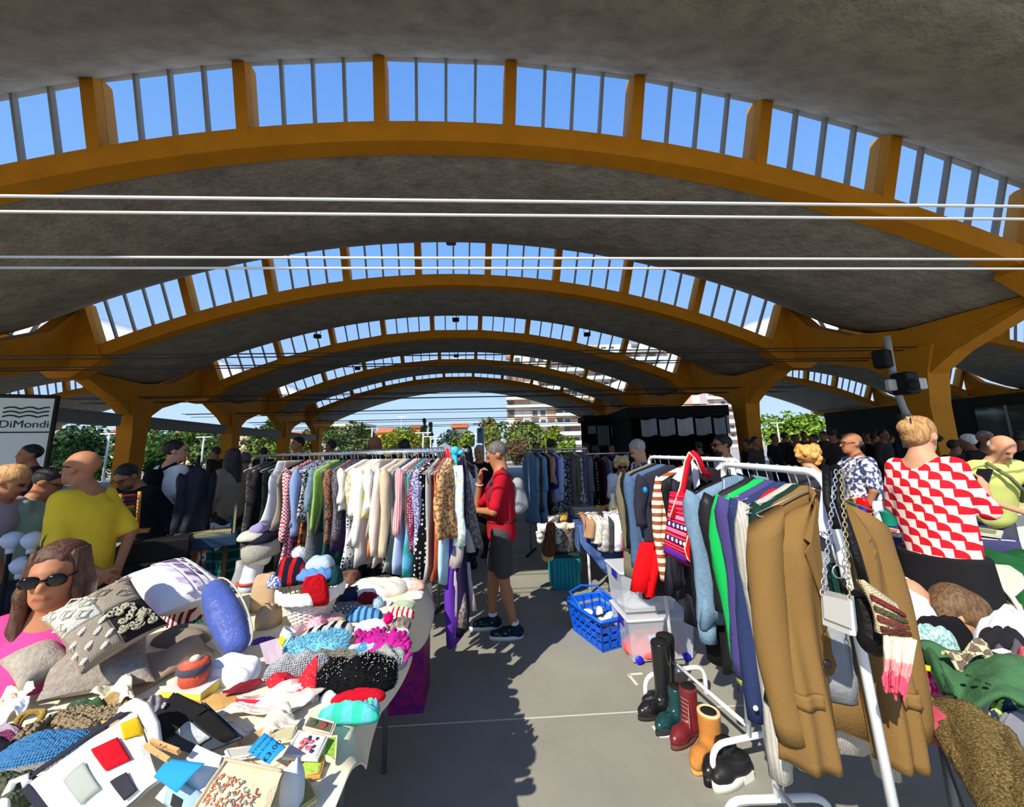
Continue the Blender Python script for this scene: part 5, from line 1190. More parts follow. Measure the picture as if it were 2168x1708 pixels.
# ---------------- white racks on the right
WH = plain(236, 238, 238, .35)
def bent(pts, r, n=10):          # tube through rounded corners
    out = []
    pts = [Vector(p) for p in pts]
    for i, p in enumerate(pts):
        if i in (0, len(pts)-1): out.append(p); continue
        a, c = pts[i-1], pts[i+1]; d = min((a-p).length, (c-p).length, .09)*.95; p0 = p+(a-p).normalized()*d; p1 = p+(c-p).normalized()*d
        for q in range(6): t = q/5; out.append(p0.lerp(p, t).lerp(p.lerp(p1, t), t))
    b = MB(); b.tube(out, r, n); return b
def white_rack(far, near, zr, label, foot_w=.22, fz=.17, over=0.0, tops=None):
    far, near = Vector(far), Vector(near); d = (near-far).normalized(); s_ = Vector((d.y, -d.x, 0)); s_ = s_ if s_.x > 0 else -s_
    root = empty('garment_rack', (far+near)/2, label, 'clothes rack')
    t0, t1 = tops or (far.xy.to_3d()+Vector((0, 0, zr)), near.xy.to_3d()+Vector((0, 0, zr)))
    bent([far.xy.to_3d()+Vector((0, 0, fz)), t0, t1, near.xy.to_3d()+Vector((0, 0, fz))], .0135).build('hanging_bar', WH, root)
    for q in (far, near):
        c = q.xy.to_3d(); bent([c-s_*foot_w, c-s_*foot_w+Vector((0, 0, fz)), c+s_*foot_w+Vector((0, 0, fz)), c+s_*foot_w], .014).build('foot', WH, root)
        for e_ in (-1, 1): b = MB(); b.tube([c+s_*foot_w*e_, c+s_*foot_w*e_+Vector((0, 0, .02))], .017, 10); b.build('foot_cap', plain(190, 192, 192, .5), root)
    b = MB(); b.tube([far.xy.to_3d()+Vector((0, 0, fz+.05)), near.xy.to_3d()+Vector((0, 0, fz+.05))], .011, 8); b.build('base_bar', WH, root)
    return root
AF, AN = PG(1432, 1462, .05), PG(1592, 1618, .05); AF.z = AN.z = 0
BF = PG(1640, 1712, .05); BF.z = 0
BG0, BG1 = PG(1645, 1690, .17), P(1912, 1730, 1.24); BG0.z = BG1.z = 0        # where its two posts stand
BF, BN = P(1527, 980, 1.98), P(1746, 998, 1.26); BF.z = BN.z = 0             # ends of the bar above
AT0, AT1 = P(1372, 962, 3.05), P(1552, 972, 2.08)
AT0.z = AT1.z = 1.545
white_rack(AF, AN, 1.545, 'white metal garment rack with boots on its base bar, farther one', tops=(AT0, AT1))
AF, AN = AT0.xy.to_3d(), AT1.xy.to_3d()
white_rack(BG0, BG1, 1.53, 'white metal garment rack in the right foreground, nearer one', tops=(BF+Vector((0, 0, 1.53)), BN+Vector((0, 0, 1.53))))
def rackpt(F_, N_, Y, z):
    t = (Y-F_.y)/(N_.y-F_.y); p = F_.lerp(N_, t); return Vector((p.x, p.y, z))
aX = Vector((-1, 0, 0)); tY = Vector((0, -1, 0))
def rg(F_, N_, zr, Y, yb, left_px, mid_y, hw, m, ds, cat, seed, th=.028, sleeves=0.0, sm=None, lower=None, r=.05, me=HANG_W, **k):
    Rp = rackpt(F_, N_, Y, zr); L = zr-P(left_px, yb, Y).z
    o = garment(cat, ds, cat, Rp, aX, tY, L, hw, th, m, seed, sleeves=sleeves, sm=sm, lower=lower, r=r, **k)
    hanger(Rp+Vector((0, 0, 0)), aX, 'white wire hanger on a white metal rack', 'hangers on the white racks', me); return o
DENIM = cloth(104, 134, 160, pat='melange', pscale=60, col2=(124, 152, 176), bump=.4, bscale=150)
DENIM2 = cloth(66, 92, 128, pat='melange', pscale=60, col2=(84, 110, 146), bump=.4, bscale=150)
BLK = cloth(24, 23, 25); VELV = cloth(16, 16, 22, pat='brush', pscale=40, col2=(40, 40, 54), rough=.6)
rg(AF, AN, 1.545, 3.02, 1222, 1322, 0, .24, cloth(112, 108, 88), 'khaki grey coat at the far end of the boot rack', 'coat', 1, sleeves=.55)
rg(AF, AN, 1.545, 2.94, 1160, 1330, 0, .24, BLK, 'black jacket behind the blue denim jacket on the boot rack', 'jacket', 2, sleeves=.5)
rg(AF, AN, 1.545, 2.86, 1225, 1340, 0, .25, DENIM2, 'dark blue denim jacket on the boot rack', 'jacket', 3, sleeves=.62, th=.03)
rg(AF, AN, 1.545, 2.74, 1262, 1350, 0, .235, cloth(44, 44, 56), 'charcoal coat with a bright red lower half on the boot rack', 'coat', 4, sleeves=.32)
root = empty('red_skirt', rackpt(AF, AN, 2.66, 1.2), 'bright red gathered skirt panel under the charcoal coat', 'skirt')
q = [P(x, y, 2.62) for x, y in ((1372, 1148), (1362, 1200), (1358, 1250), (1355, 1268))]
hang_strip('panel', [q[0], q[1], q[2]], .05, .07, cloth(226, 12, 22, bump=.15), None, None, root, th=.035, ndir=(1, 0, 0)); hang_strip('panel', [P(1392, 1165, 2.6), P(1382, 1215, 2.6), P(1376, 1262, 2.6)], .03, .035, cloth(226, 12, 22, bump=.15), None, None, root, th=.025, ndir=(1, 0, 0))
b = MB(); c_ = P(1366, 1037, 2.60); b.ball(c_, (.016, .02, .022), 12, 8); b.build('hanger_end', plain(20, 130, 226, .35), label='blue plastic hanger end poking out of the charcoal coat', cat='hanger')
STR = cloth(240, 226, 206, pat='stripe', pscale=6.2, col2=(156, 84, 50), axis='Z', thr=.55)
rg(AF, AN, 1.545, 2.56, 1150, 1385, 0, .205, STR, 'brown and cream striped knit jumper on the boot rack', 'jumper', 5, sleeves=.62, r=.036)
rg(AF, AN, 1.545, 2.44, 1250, 1400, 0, .225, VELV, 'black crushed velvet dress right of the striped jumper', 'dress', 6)
rg(AF, AN, 1.545, 2.30, 1318, 1420, 0, .20, VELV, 'longer black velvet dress behind the red handbag', 'dress', 7, sleeves=.45)
rg(AF, AN, 1.545, 2.16, 1300, 1450, 0, .20, BLK, 'black coat hanging at the near end of the boot rack', 'coat', 8, sleeves=.3)
rg(BF, BN, 1.53, 1.90, 1390, 1462, 0, .20, BLK, 'long black coat behind the light denim jacket', 'coat', 11, sleeves=.5)
# light denim jacket with collar and cuffs
Rp = rackpt(BF, BN, 1.83, 1.53); root = garment('denim_jacket', 'light blue denim jacket with a stitched collar on the near rack', 'jacket', Rp, aX, tY, .66, .225, .035, DENIM, 12, sleeves=.58, r=.052)
hanger(Rp, aX, 'white wire hanger on a white metal rack', 'hangers on the white racks')
for s_ in (1, -1):
    b = MB(); b.prism([Rp+Vector((-s_*.03, -.05, -.04)), Rp+Vector((-s_*.10, -.05, -.055)), Rp+Vector((-s_*.115, -.055, -.155)), Rp+Vector((-s_*.045, -.055, -.16))], (0, -.012, 0)); cl_ = b.build('collar', DENIM, root)
    b = MB(); b.tube([Rp+Vector((-s_*.10, -.066, -.06)), Rp+Vector((-s_*.113, -.07, -.15)), Rp+Vector((-s_*.048, -.07, -.155))], .0025, 5); b.build('stitching', cloth(206, 214, 220), cl_)
    b = MB(); c_ = Rp+aX*s_*.216-Vector((0, 0, .72)); b.lathe([(.036, -.035), (.037, 0), (.038, .03)], c_, 14, cap=True); b.build('cuff', DENIM, root)
rg(BF, BN, 1.53, 1.72, 1412, 1510, 0, .19, cloth(34, 33, 34, rough=.45, bump=.3, bscale=20), 'black leather coat between the denim and green jackets', 'coat', 13, sleeves=.45, th=.03)
rg(BF, BN, 1.53, 1.65, 1405, 1515, 0, .18, cloth(22, 178, 84), 'bright green jacket with lime cuffs on the near rack', 'jacket', 14, sleeves=.6)
root = rg(BF, BN, 1.53, 1.58, 1455, 1540, 0, .18, cloth(74, 66, 122), 'purple blue jacket with lime lining on the near rack', 'jacket', 15, sleeves=.62, r=.058)
b = MB(); b.lathe([(.040, -.03), (.044, 0), (.042, .035)], rackpt(BF, BN, 1.58, 1.53)+aX*.175-Vector((0, 0, .755)), 16); b.build('cuff', cloth(206, 226, 96), root)
root = rg(BF, BN, 1.53, 1.51, 1500, 1585, 0, .18, cloth(44, 56, 96), 'navy jacket with a red shoulder stripe on the near rack', 'jacket', 16, sleeves=.72, r=.055)
Rp = rackpt(BF, BN, 1.51, 1.53); b = MB(); b.grid(lambda u, v: Rp+aX*(.05+.13*u)+Vector((0, -.045-.012*sin(pi*u), -.085-.11*u*u-.10*max(0, u-.75)*2))+Vector((0, 0, .018*v)), 16, 2, .004); o_ = b.build('red_stripe', cloth(214, 22, 36), root)
b = MB(); b.ball(P(1600, 1499, 1.45), (.009, .005, .009), 12, 6); b.build('snap_button', plain(236, 236, 236, .3), root)
rg(BF, BN, 1.53, 1.44, 1590, 1625, 0, .175, cloth(190, 186, 176, pat='stripe', pscale=40, col2=(170, 166, 156), axis='X'), 'pale grey ribbed cardigan behind the camel blazer', 'cardigan', 17, sleeves=.85, r=.05)
rg(BF, BN, 1.53, 1.40, 1500, 1640, 0, .17, cloth(22, 52, 44), 'dark green coat sandwiched behind the camel blazer', 'coat', 18, sleeves=.5)
# ---- camel blazer, hung open, nearest
CAMEL = cloth(130, 99, 55, bump=.25, bscale=160, var=.06)
Rp = rackpt(BF, BN, 1.335, 1.53); root = empty('blazer', Rp, 'camel double breasted blazer hanging open at the front of the near rack', 'blazer')
hanger(Rp, aX, 'white wire hanger on a white metal rack', 'hangers on the white racks')
garment_body(Rp+Vector((0, .03, 0)), aX, tY, .80, .155, .02, 3, flare=1.1, fold=.5, hem=.008).build('back', CAMEL, root)
def front_panel(sd_):
    def fn(u, v):      # u across from the opening to the side, v down
        z = .10+.74*v; xo = .035+.035*min(1, v*3)-.02*v+(.035*max(0, v-.42)) ; xs = .10+.15*min(1, v*6)+.05*v
        if v < .16: xs = .06+(.25-.06)*(v/.16)**.6
        x = (xo+(xs-xo)*u)*(.80 if sd_ > 0 else .62); y = -.03-.055*sin(pi*min(1, u*1.0))**.8*(.5+.5*min(1, v*4))-.012*sin(u*15+v*4)*v-.01*sin(v*7+u*3)
        zz = z-.055*(1-min(1, v*8))*(1-u) if v < .16 else z
        return Rp+Vector((-sd_*x, y, -zz+(.055*u*0)-.03*u*(1 if v < .10 else 0)*0))
    b = MB(); b.grid(fn, 22, 30, .005); o_ = b.build('front_panel', CAMEL, root); return fn, o_
(f1, p1), (f2, p2) = front_panel(1), front_panel(-1)
for sd_, fn, pn in ((1, f1, p1), (-1, f2, p2)):
    b = MB(); pts = [(0, .02), (.34, .03), (.55, .13), (.40, .15), (.50, .185), (.02, .44)]
    b.prism([fn(u, v)+Vector((0, -.012, 0)) for u, v in pts], (0, -.006, 0)); b.build('lapel', CAMEL, pn)
    rings = []
    for i in range(14):
        f = i/13; cx_ = (.185+.035*sin(f*2.6))*(1 if sd_ > 0 else .80); z = .15+.62*f; rr = .060-.014*f
        rings.append([Rp+Vector((-sd_*(cx_+rr*cos(a)*(1+.05*sin(f*14+3*a))), -.02-rr*.8*sin(a)-.03*f, -z+.045*(-cos(a))*(1-min(1, f*4))*1.0)) for a in [2*pi*j/16 for j in range(16)]])
    b = MB(); b.loft(rings); b.build('sleeve', CAMEL, root)
    b = MB(); b.grid(lambda u, v: fn(.42+.45*u, .72+.05*v)+Vector((0, -.010, 0)), 10, 3, .006); b.build('pocket_flap', CAMEL, pn)
for u, v in ((.12, .62),):
    c_ = f1(u+.1, v)+Vector((0, -.02, 0)); b = MB(); b.lathe([(.001, 0), (.011, 0), (.013, .003), (.009, .006), (.001, .005)], c_, 14, rot=Matrix.Rotation(R(90), 3, 'X')); b.build('button', plain(40, 34, 40, .3), p1)
b = MB(); b.grid(lambda u, v: Rp+Vector((-.07+.14*u, .0+.01*sin(u*7), -.16-.55*v)), 8, 8, .003); b.build('lining', cloth(150, 154, 160), root)
b = MB(); b.box(Rp+Vector((.02, -.012, -.34)), (.04, .002, .09)); b.build('label_tag', plain(20, 60, 48, .6), root)
# cardboard over the hanger
root = empty('hanger_card', Rp+Vector((.01, -.02, -.05)), 'folded lilac card hooked over the blazer hanger', 'card'); LIL = plain(206, 212, 244, .7)
b = MB(); T = Rp+Vector((.0, -.05, -.03)); b.prism([T, T+Vector((-.05, -.01, -.16)), T+Vector((.035, -.02, -.22))], (0, -.002, 0)); b.build('card_half', LIL, root)
b = MB(); T = Rp+Vector((.02, -.05, -.03)); b.prism([T, T+Vector((.06, -.01, -.20)), T+Vector((.02, -.02, -.235))], (0, -.002, 0)); b.build('card_half', LIL, root)
text_on('ONE', Rp+Vector((-.03, -.066, -.19)), Vector((1, 0, 0)), Vector((0, -.1, 1)), .022, INK, root)
# bags on the near post
PT = Vector((BN.x, BN.y, 0))
def chain(pts, r, m, parent, nm='chain', step=.014):
    pts = [Vector(p) for p in pts]; tot = []
    for a, c in zip(pts[:-1], pts[1:]):
        n = max(1, int((c-a).length/step))
        for i in range(n): tot.append((a.lerp(c, (i+.5)/n), (c-a).normalized()))
    b = MB()
    for i, (p, d) in enumerate(tot):
        u_ = d.orthogonal().normalized(); v_ = d.cross(u_); w_ = u_ if i % 2 else v_
        b.tube([p+d*step*.72*cos(a)+w_*step*.36*sin(a) for a in [2*pi*j/8 for j in range(8)]], r, 5, closed=True)
    return b.build(nm, m, parent)
GOLD = plain(206, 186, 130, .25, metal=.9); SILV = plain(200, 202, 206, .25, metal=.9)
root = empty('clutch_bag', P(1780, 1300, 1.10), 'silver grey clutch bag on a long chain over the rack post', 'handbag')
q = [P(1738, 1258, 1.10), P(1792, 1272, 1.07), P(1800, 1345, 1.07), P(1742, 1322, 1.10)]
CL = plain(176, 172, 164, .35, metal=.25)
dpt = Vector((.035, .035, 0)); nq = 4
b = MB(); b.prism(q, dpt); b.build('body', CL, root); b = MB(); b.prism([q[0]+Vector((-.002, -.006, .003)), q[1]+Vector((.002, -.006, .003)), q[2]+Vector((0, -.006, .02)), q[3]+Vector((0, -.006, .02))], Vector((-.001, -.004, 0))); b.build('flap', CL, root)
e1, e2 = q[1]+dpt*.2, q[2]+dpt*.2; b = MB(); b.prism([q[1], q[1]+dpt, q[2]+dpt, q[2]], Vector((.012, -.004, 0))); b.build('gusset', plain(190, 206, 214, .4), root)
tp = Vector((BN.x+.01, BN.y-.01, 1.54))
chain([tp+Vector((-.005, -.03, 0)), q[0]+Vector((0, -.004, .0))], .0017, SILV, root); chain([tp+Vector((.01, -.03, 0)), q[1]+Vector((.01, 0, 0))], .0017, GOLD, root)
root = empty('shoulder_bag', P(1840, 1320, 1.15), 'black leather bag with silver rings hanging on the rack post', 'handbag'); LEA = cloth(20, 19, 20, rough=.4, bump=.6, bscale=60)
field_obj('pouch', [cone(P(1822, 1262, 1.17), P(1846, 1350, 1.16), .022, .034, side=(1, 0, 0), q=1.0), ell(P(1848, 1350, 1.16), (.034, .025, .05))], LEA, root, .012)
b = MB(); b.tube([tp+Vector((-.02, -.01, .012)), P(1752, 1060, 1.2), P(1772, 1120, 1.18)], .011, 8); b.build('strap', LEA, root); b = MB(); b.tube([tp+Vector((.012, -.01, .012)), P(1775, 1060, 1.2), P(1812, 1170, 1.17), P(1835, 1250, 1.16)], .012, 8); b.build('strap', LEA, root)
c_ = P(1776, 1210, 1.17); b = MB(); b.tube([c_+Vector((.018*cos(a), 0, .018*sin(a))) for a in [2*pi*j/20 for j in range(20)]], .0025, 6, closed=True); b.build('ring', SILV, root)
b = MB(); b.tube([P(1760, 1150, 1.175), P(1766, 1175, 1.172), P(1773, 1195, 1.17)], .004, 6); b.build('clip', SILV, root); b = MB(); b.tube([P(1780, 1225, 1.17), P(1795, 1255, 1.16), P(1826, 1262, 1.16)], .009, 8); b.build('tab', LEA, root)
# knitted pouch with pink fringe
root = empty('fringed_bag', P(1870, 1320, 1.22), 'crochet pouch with beige, red and olive bands and a pink fringe', 'bag')
K0, K1, K2, K3 = P(1815, 1222, 1.12), P(1836, 1215, 1.14), P(1908, 1340, 1.1), P(1850, 1335, 1.1)
K1 = P(1888, 1275, 1.14)
def kf(u, v): return (K0*(1-u)+K1*u)*(1-v)+(K3*(1-u)+K2*u)*v+Vector((0, -.02*sin(pi*u)*sin(pi*v)-.02, 0))
b = MB(); b.grid(kf, 14, 14, -.02); b.build('pouch', cloth(222, 202, 160, bump=-.8, bscale=160), root)
for v0, c_ in ((.28, (150, 60, 56)), (.48, (104, 98, 66)), (.66, (150, 70, 60)), (.86, (116, 60, 44))):
    for dv in (0, .05): b = MB(); b.tube([kf(u/16, v0+dv)+Vector((0, -.006, 0)) for u in range(17)], .0045, 6); b.build('band', cloth(*c_, bump=-.9, bscale=240), root)
rng = random.Random(3); FR = [cloth(236, 226, 200), cloth(244, 150, 150), cloth(236, 84, 110)]
for i in range(46):
    u = i/45; p0 = kf(u, 1)+Vector((0, rng.gauss(0, .004)-.01, 0)); p2 = P(1872+44*u+rng.gauss(0, 2), 1455+rng.gauss(0, 8)+12*u, 1.1+rng.gauss(0, .01)); p1 = p0.lerp(p2, .5)
    for (a_, c_, mi) in ((0, .45, 0), (.45, .7, 1), (.7, 1, 2)): b = MB(); b.tube([p0.lerp(p2, a_), p0.lerp(p2, (a_+c_)/2)+Vector((rng.gauss(0, .002), 0, 0)), p0.lerp(p2, c_)], .0032, 5, cap=False); b.build('fringe', FR[mi], root)
# ---- red woven handbag on the boot rack
root = empty('woven_handbag', P(1430, 1180, 2.05), 'red woven handbag with pink stripes and an appliqued pocket', 'handbag')
H0, H1, H2, H3 = P(1418, 1040, 2.03), P(1470, 1030, 2.0), P(1472, 1205, 2.0), P(1404, 1170, 2.05)
H1 = P(1466, 1042, 1.96)
def hf(u, v): return (H0*(1-u)+H1*u)*(1-v)+(H3*(1-u)+H2*u)*v+Vector((0, -.05*sin(pi*min(1, max(0, u)))*sin(pi*(.15+.7*v)), 0))
b = MB(); b.grid(hf, 16, 20, -.08); b.build('body', cloth(214, 16, 46, bump=.4), root)
def strip(v0, v1, m, nm, lift=.006, u0=.0, u1=1.0): b = MB(); b.grid(lambda u, v: hf(u0+(u1-u0)*u, v0+(v1-v0)*v)+Vector((0, -lift, 0)), 16, 3, .003); return b.build(nm, m, root)
for v0, v1, c_ in ((.06, .075, (236, 60, 110)), (.13, .19, (240, 120, 160)), (.24, .25, (240, 120, 160)), (.30, .31, (240, 120, 150)), (.35, .41, (240, 130, 170)), (.44, .455, (236, 80, 120)), (.56, .62, (240, 110, 150)), (.66, .67, (240, 120, 150)), (.79, .80, (240, 100, 150)), (.83, .84, (240, 100, 150))): strip(v0, v1, cloth(*c_), 'woven_stripe')
strip(.47, .54, cloth(48, 50, 116), 'navy_band'); strip(.69, .755, cloth(48, 50, 116), 'navy_band'); strip(.88, .97, cloth(74, 40, 150), 'violet_band')
for v0 in (.505, .722):
    for i in range(7): c_ = hf(.06+i*.11, v0)+Vector((0, -.012, 0)); b = MB(); b.ball(c_, (.008, .002, .011), 6, 5); b.build('white_motif', cloth(230, 224, 240), root)
b = MB(); b.grid(lambda u, v: hf(.52+.5*u-.12*(1-u)*(2*v-1)**2*0+(.22*(1-u))*(abs(v-.55)**2)*1.2, .42+.5*v)+Vector((0, -.012, 0)), 10, 14, .01); pk_ = b.build('pocket', cloth(222, 20, 34), root)
b = MB(); b.tube([hf(1.0, .40)+Vector((0, -.02, 0)), hf(.72, .46)+Vector((0, -.02, 0)), hf(.56, .60)+Vector((0, -.02, 0)), hf(.5, .78)+Vector((0, -.02, 0)), hf(.62, .90)+Vector((0, -.02, 0)), hf(1.0, .97)+Vector((0, -.02, 0))], .0045, 6); b.build('piping', cloth(240, 220, 180), pk_)
for rr in (.022, .012): b = MB(); c_ = hf(.9, .78)+Vector((0, -.03, 0)); b.tube([c_+Vector((rr*cos(a), 0, rr*sin(a))) for a in [2*pi*j/18 for j in range(18)]], .003, 6, closed=True); b.build('ring_applique', cloth(244, 236, 226), pk_)
for px0, px1, Yh in ((1424, 1452, 2.0), (1478, 1462, 1.99)):
    b = MB(); pts = [P(px0 if px0 < 1470 else 1450, 1095 if px0 < 1470 else 1090, Yh), P(1446, 1030, Yh), P(1456, 975, Yh), P(1464, 958, Yh)] if px0 < 1470 else [P(1464, 957, Yh), P(1478, 970, Yh), P(1490, 1000, Yh), P(1502, 1005, Yh+.1)]
    b.tube(pts, .017, 8); hd2 = b.build('handle', cloth(190, 14, 40), root); b = MB(); b.tube([p+Vector((-.018, -.008, 0)) for p in pts], .004, 6); b.build('handle_piping', cloth(244, 206, 170), hd2)
card('hang_tag', [(1425, 1010, 1.36), (1448, 985, 1.41), (1446, 1020, 1.35), (1440, 1028, 1.335)], plain(240, 240, 244, .7), 'white card tucked behind the red bag handle') if False else None
for pts, lb in (([P(1424, 1012, 2.3), P(1448, 984, 2.3), P(1452, 1000, 2.3), P(1444, 1024, 2.3)], 'white card tucked behind the red bag handle'), ([P(1462, 968, 2.1), P(1478, 990, 2.1), P(1482, 1025, 2.1), P(1470, 1036, 2.1)], 'white paper strip right of the red bag handle')):
    b = MB(); b.prism(pts, (0, .003, 0)); b.build('paper_tag', plain(242, 242, 246, .7), label=lb, cat='tag')
# ---- boots in a row on the floor under the boot rack
def boot(name, label, px, py, h, ln, m, solem, seed, yaw=0.0, lace=None, shaft_r=.048, fur=None, chunky=False, wd=.045):
    """toe points to the left and a little to us; px,py: floor point under the ankle"""
    c = PG(px, py, 0); Mz = Matrix.Rotation(yaw, 3, 'Z'); T = lambda x, y, z: c+Mz@Vector((x, y, z))
    root = empty(name, c, label, 'boot'); st = .025 if chunky else .012
    pr = [cone(T(0, 0, st+.045), T(.005, 0, h+.03), wd*1.05, shaft_r, k=.02, side=Mz@Vector((0, 1, 0)), q=.95), cone(T(.03, 0, st+.035), T(-ln*.45, 0, st+.035), wd, wd*.82, k=.03), cone(T(-ln*.45, 0, st+.032), T(-ln*.62, 0, st+.028), wd*.86, wd*.62, k=.03), cut(T(0, 0, st), (0, 0, -1))]
    if h > .08: pr.append(cut(T(0, 0, h), (0, 0, 1)))
    field_obj('upper', pr, m, root, .008)
    b = MB(); b.lathe([(.001, 0), (shaft_r*.80, 0), (shaft_r*.80, .0015)], T(.005, 0, h-.0005), 18); b.build('opening', plain(24, 20, 18, .9), root)  # dark disc on the solid shaft, painted in for the shade of a hollow
    b = MB(); outl = []
    for j in range(22):
        a = 2*pi*j/22; x = -ln*.26+cos(a)*(ln*.46+.006); y = sin(a)*(wd*.98)*(1-.12*cos(a)**2); outl.append((x, y))
    b.loft([[T(x*1.0, y, z) for x, y in outl] for z in ((.0, st+.006) if not chunky else (0, .02, st+.012))]); b.build('sole', solem, root)
    if chunky: b = MB(); b.box(T(.02, 0, .018), (.07, wd*1.9, .036), yaw); b.build('heel', solem, root)
    if lace:
        for i in range(lace):
            z = st+.075+i*(h-.12)/lace; x = -.050-.045*max(0, .12-z)*6; b = MB(); b.tube([T(x+.012, -.028, z), T(x-.004, 0, z+.012), T(x+.012, .028, z+.004)], .0026, 5); b.build('lace', plain(150, 120, 110, .7) if 'red' in label else plain(30, 30, 32, .6), root)
        b = MB(); b.tube([T(-.05, -.03, h*.75), T(-.075, -.045, h*.62), T(-.085, -.05, h*.4), T(-.07, -.05, h*.3)], .002, 5); b.build('lace_end', plain(160, 130, 118, .7) if 'red' in label else plain(30, 30, 32, .6), root)
    if fur: b = MB(); b.tube([T(.005+shaft_r*.8*cos(a), shaft_r*.8*sin(a), h-.004) for a in [2*pi*j/20 for j in range(20)]], .010, 6, closed=True); b.build('fleece_trim', fur, root)
    return root
RUB = mat('gloss_rubber', (.012, .012, .013), rough=.22, spec=.6); SOLE = plain(40, 38, 36, .8)
boot('rubber_boot', 'tall glossy black rubber boot at the far end of the row', 1408, 1506, .40, .27, RUB, SOLE, 1, .35, shaft_r=.062, wd=.047)
boot('rubber_boot', 'second black rubber boot standing just behind the tall one', 1418, 1488, .40, .27, RUB, SOLE, 1, .25, shaft_r=.06, wd=.045)
boot('ankle_boot', 'dark teal polished ankle boot between the rubber and red boots', 1436, 1532, .20, .25, mat('teal_patent', (.01, .045, .05), rough=.2, spec=.6), SOLE, 2, .5)
boot('lace_boot', 'oxblood red leather lace up boot', 1464, 1556, .25, .25, mat('oxblood', flat(112, 34, 38), rough=.35, var=.15, spec=.5), plain(96, 52, 44, .7), 3, .6, lace=6, shaft_r=.05)
boot('fur_boot', 'tan suede boot with a fleece trim', 1508, 1600, .21, .26, cloth(186, 124, 60, bump=.4), plain(206, 150, 90, .8), 4, .65, fur=cloth(236, 206, 160, bump=.8), shaft_r=.062, wd=.052)
boot('platform_shoe', 'black leather platform shoe with laces', 1540, 1628, .13, .25, mat('black_leather', (.012, .012, .012), rough=.25, spec=.6), plain(18, 18, 18, .5), 5, .55, lace=2, chunky=True, shaft_r=.05, wd=.05)
boot('sneaker', 'black shoe with a white insole next to the platform shoe', 1565, 1645, .10, .25, plain(30, 30, 32, .5), plain(224, 220, 206, .7), 6, .45, chunky=True, shaft_r=.048)
b = MB(); V = [PG(1380, 1538), PG(1408, 1535), PG(1425, 1560), PG(1398, 1562)]; b.prism([v+Vector((0, 0, .001)) for v in V], (0, 0, .0015)); b.build('paper_note', plain(236, 238, 246, .8), label='white paper note lying on the floor beside the boots', cat='paper')
# ================================================================== middle ground stalls
def rbox(name, c, d, rz, m, parent=None, bev=.01, taper=1.0, **k):
    b = MB(); b.box(c, d, rz, bev=bev, taper=taper); return b.build(name, m, parent, **k)
# ---- teal crate with a toy bucket
tc0 = PG(1172, 1251, 0); TY = tc0.y; TXc = (PG(1172, 1251).x+PG(1228, 1249).x)/2; TW = PG(1228, 1249).x-PG(1172, 1251).x+.03; TH = P(1200, 1180, TY).z
root = empty('storage_crate', (TXc, TY+.2, 0), 'ribbed teal plastic crate with a dark lid on the aisle floor', 'crate'); TEAL = plain(14, 146, 158, .35)
b = MB(); b.box((TXc, TY+.21, TH/2), (TW, .40, TH), .05, taper=.93, bev=.012); b.build('bin', TEAL, root)
for i in range(7): b = MB(); x = TXc-TW*.40+i*TW*.133; b.box((x, TY+.005+.0, TH*.5), (TW*.045, .022, TH*.86), .05, taper=.9, bev=.004); b.build('rib', TEAL, root)
for i in range(4): b = MB(); b.box((TXc-TW*.49, TY+.07+i*.09, TH*.5), (.022, .03, TH*.86), .05, taper=.9, bev=.004); b.build('rib', TEAL, root)
b = MB(); b.box((TXc, TY+.2, TH+.02), (TW*1.06, .44, .04), .05, bev=.012); b.build('lid', plain(34, 44, 48, .5), root)
TT = TH+.04; bkx, bky = TXc-.03, TY+.18
root = empty('toy_bucket', (bkx, bky, TT), 'flower printed bucket filled with plush toys on the teal crate', 'bucket')
b = MB(); b.lathe([(.001, 0), (.14, 0), (.15, .02), (.18, .27), (.185, .28), (.175, .28), (.15, .05), (.001, .04)], (bkx+.04, bky, TT), 28); b.build('bucket', cloth(96, 90, 76, pat='floral', pscale=16, col2=(150, 140, 124), col3=(130, 70, 72)), root)
def plush(name, px, py, Y, s_, m, label, ear=None, cat='plush toy'):
    c = P(px, py, Y); root = empty(name, c, label, cat)
    pr = [ell(c, (s_, s_*.9, s_*.95)), ell(c+Vector((-.3*s_, -s_*.75, -.25*s_)), (s_*.42, s_*.4, s_*.36)), ell(c+Vector((0, .1*s_, -1.2*s_)), (s_*.85, s_*.8, s_*.9))]
    for e_ in (-1, 1): pr.append(ell(c+Vector((e_*.75*s_, 0, .75*s_)), (s_*.36, s_*.22, s_*.4)))
    field_obj('body', pr, m, root, max(.007, s_*.13)); b = MB()
    for e_ in (-.45, .1): b = MB(); b.ball(c+Vector((e_*s_, -s_*.86, .15*s_)), s_*.11, 8, 5); b.build('eye', DARKM, root)
    b = MB(); b.ball(c+Vector((-.3*s_, -s_*1.14, -.2*s_)), s_*.13, 8, 5); b.build('nose', DARKM, root); return root
PW = cloth(240, 236, 230, bump=.8, bscale=60)
for a in ((1150, 1120, TY+.10, .07, PW, 'white plush toy hanging out left of the bucket'), (1143, 1133, TY+.06, .045, PW, 'small white plush head lowest at the bucket left'), (1172, 1103, TY+.15, .07, cloth(120, 116, 118, bump=.8, pat='patch', pscale=14, col2=(220, 218, 216)), 'grey and white plush dog on the bucket'), (1192, 1096, TY+.2, .06, cloth(232, 186, 84, bump=.8), 'yellow plush toy on top of the bucket'), (1184, 1122, TY+.08, .085, cloth(226, 216, 200, bump=.8), 'cream plush toy at the bucket front'), (1208, 1118, TY+.1, .065, cloth(234, 222, 206, bump=.8, pat='patch', pscale=12, col2=(206, 160, 110)), 'tan and white plush toy right in the bucket')): plush('plush_toy', *a)
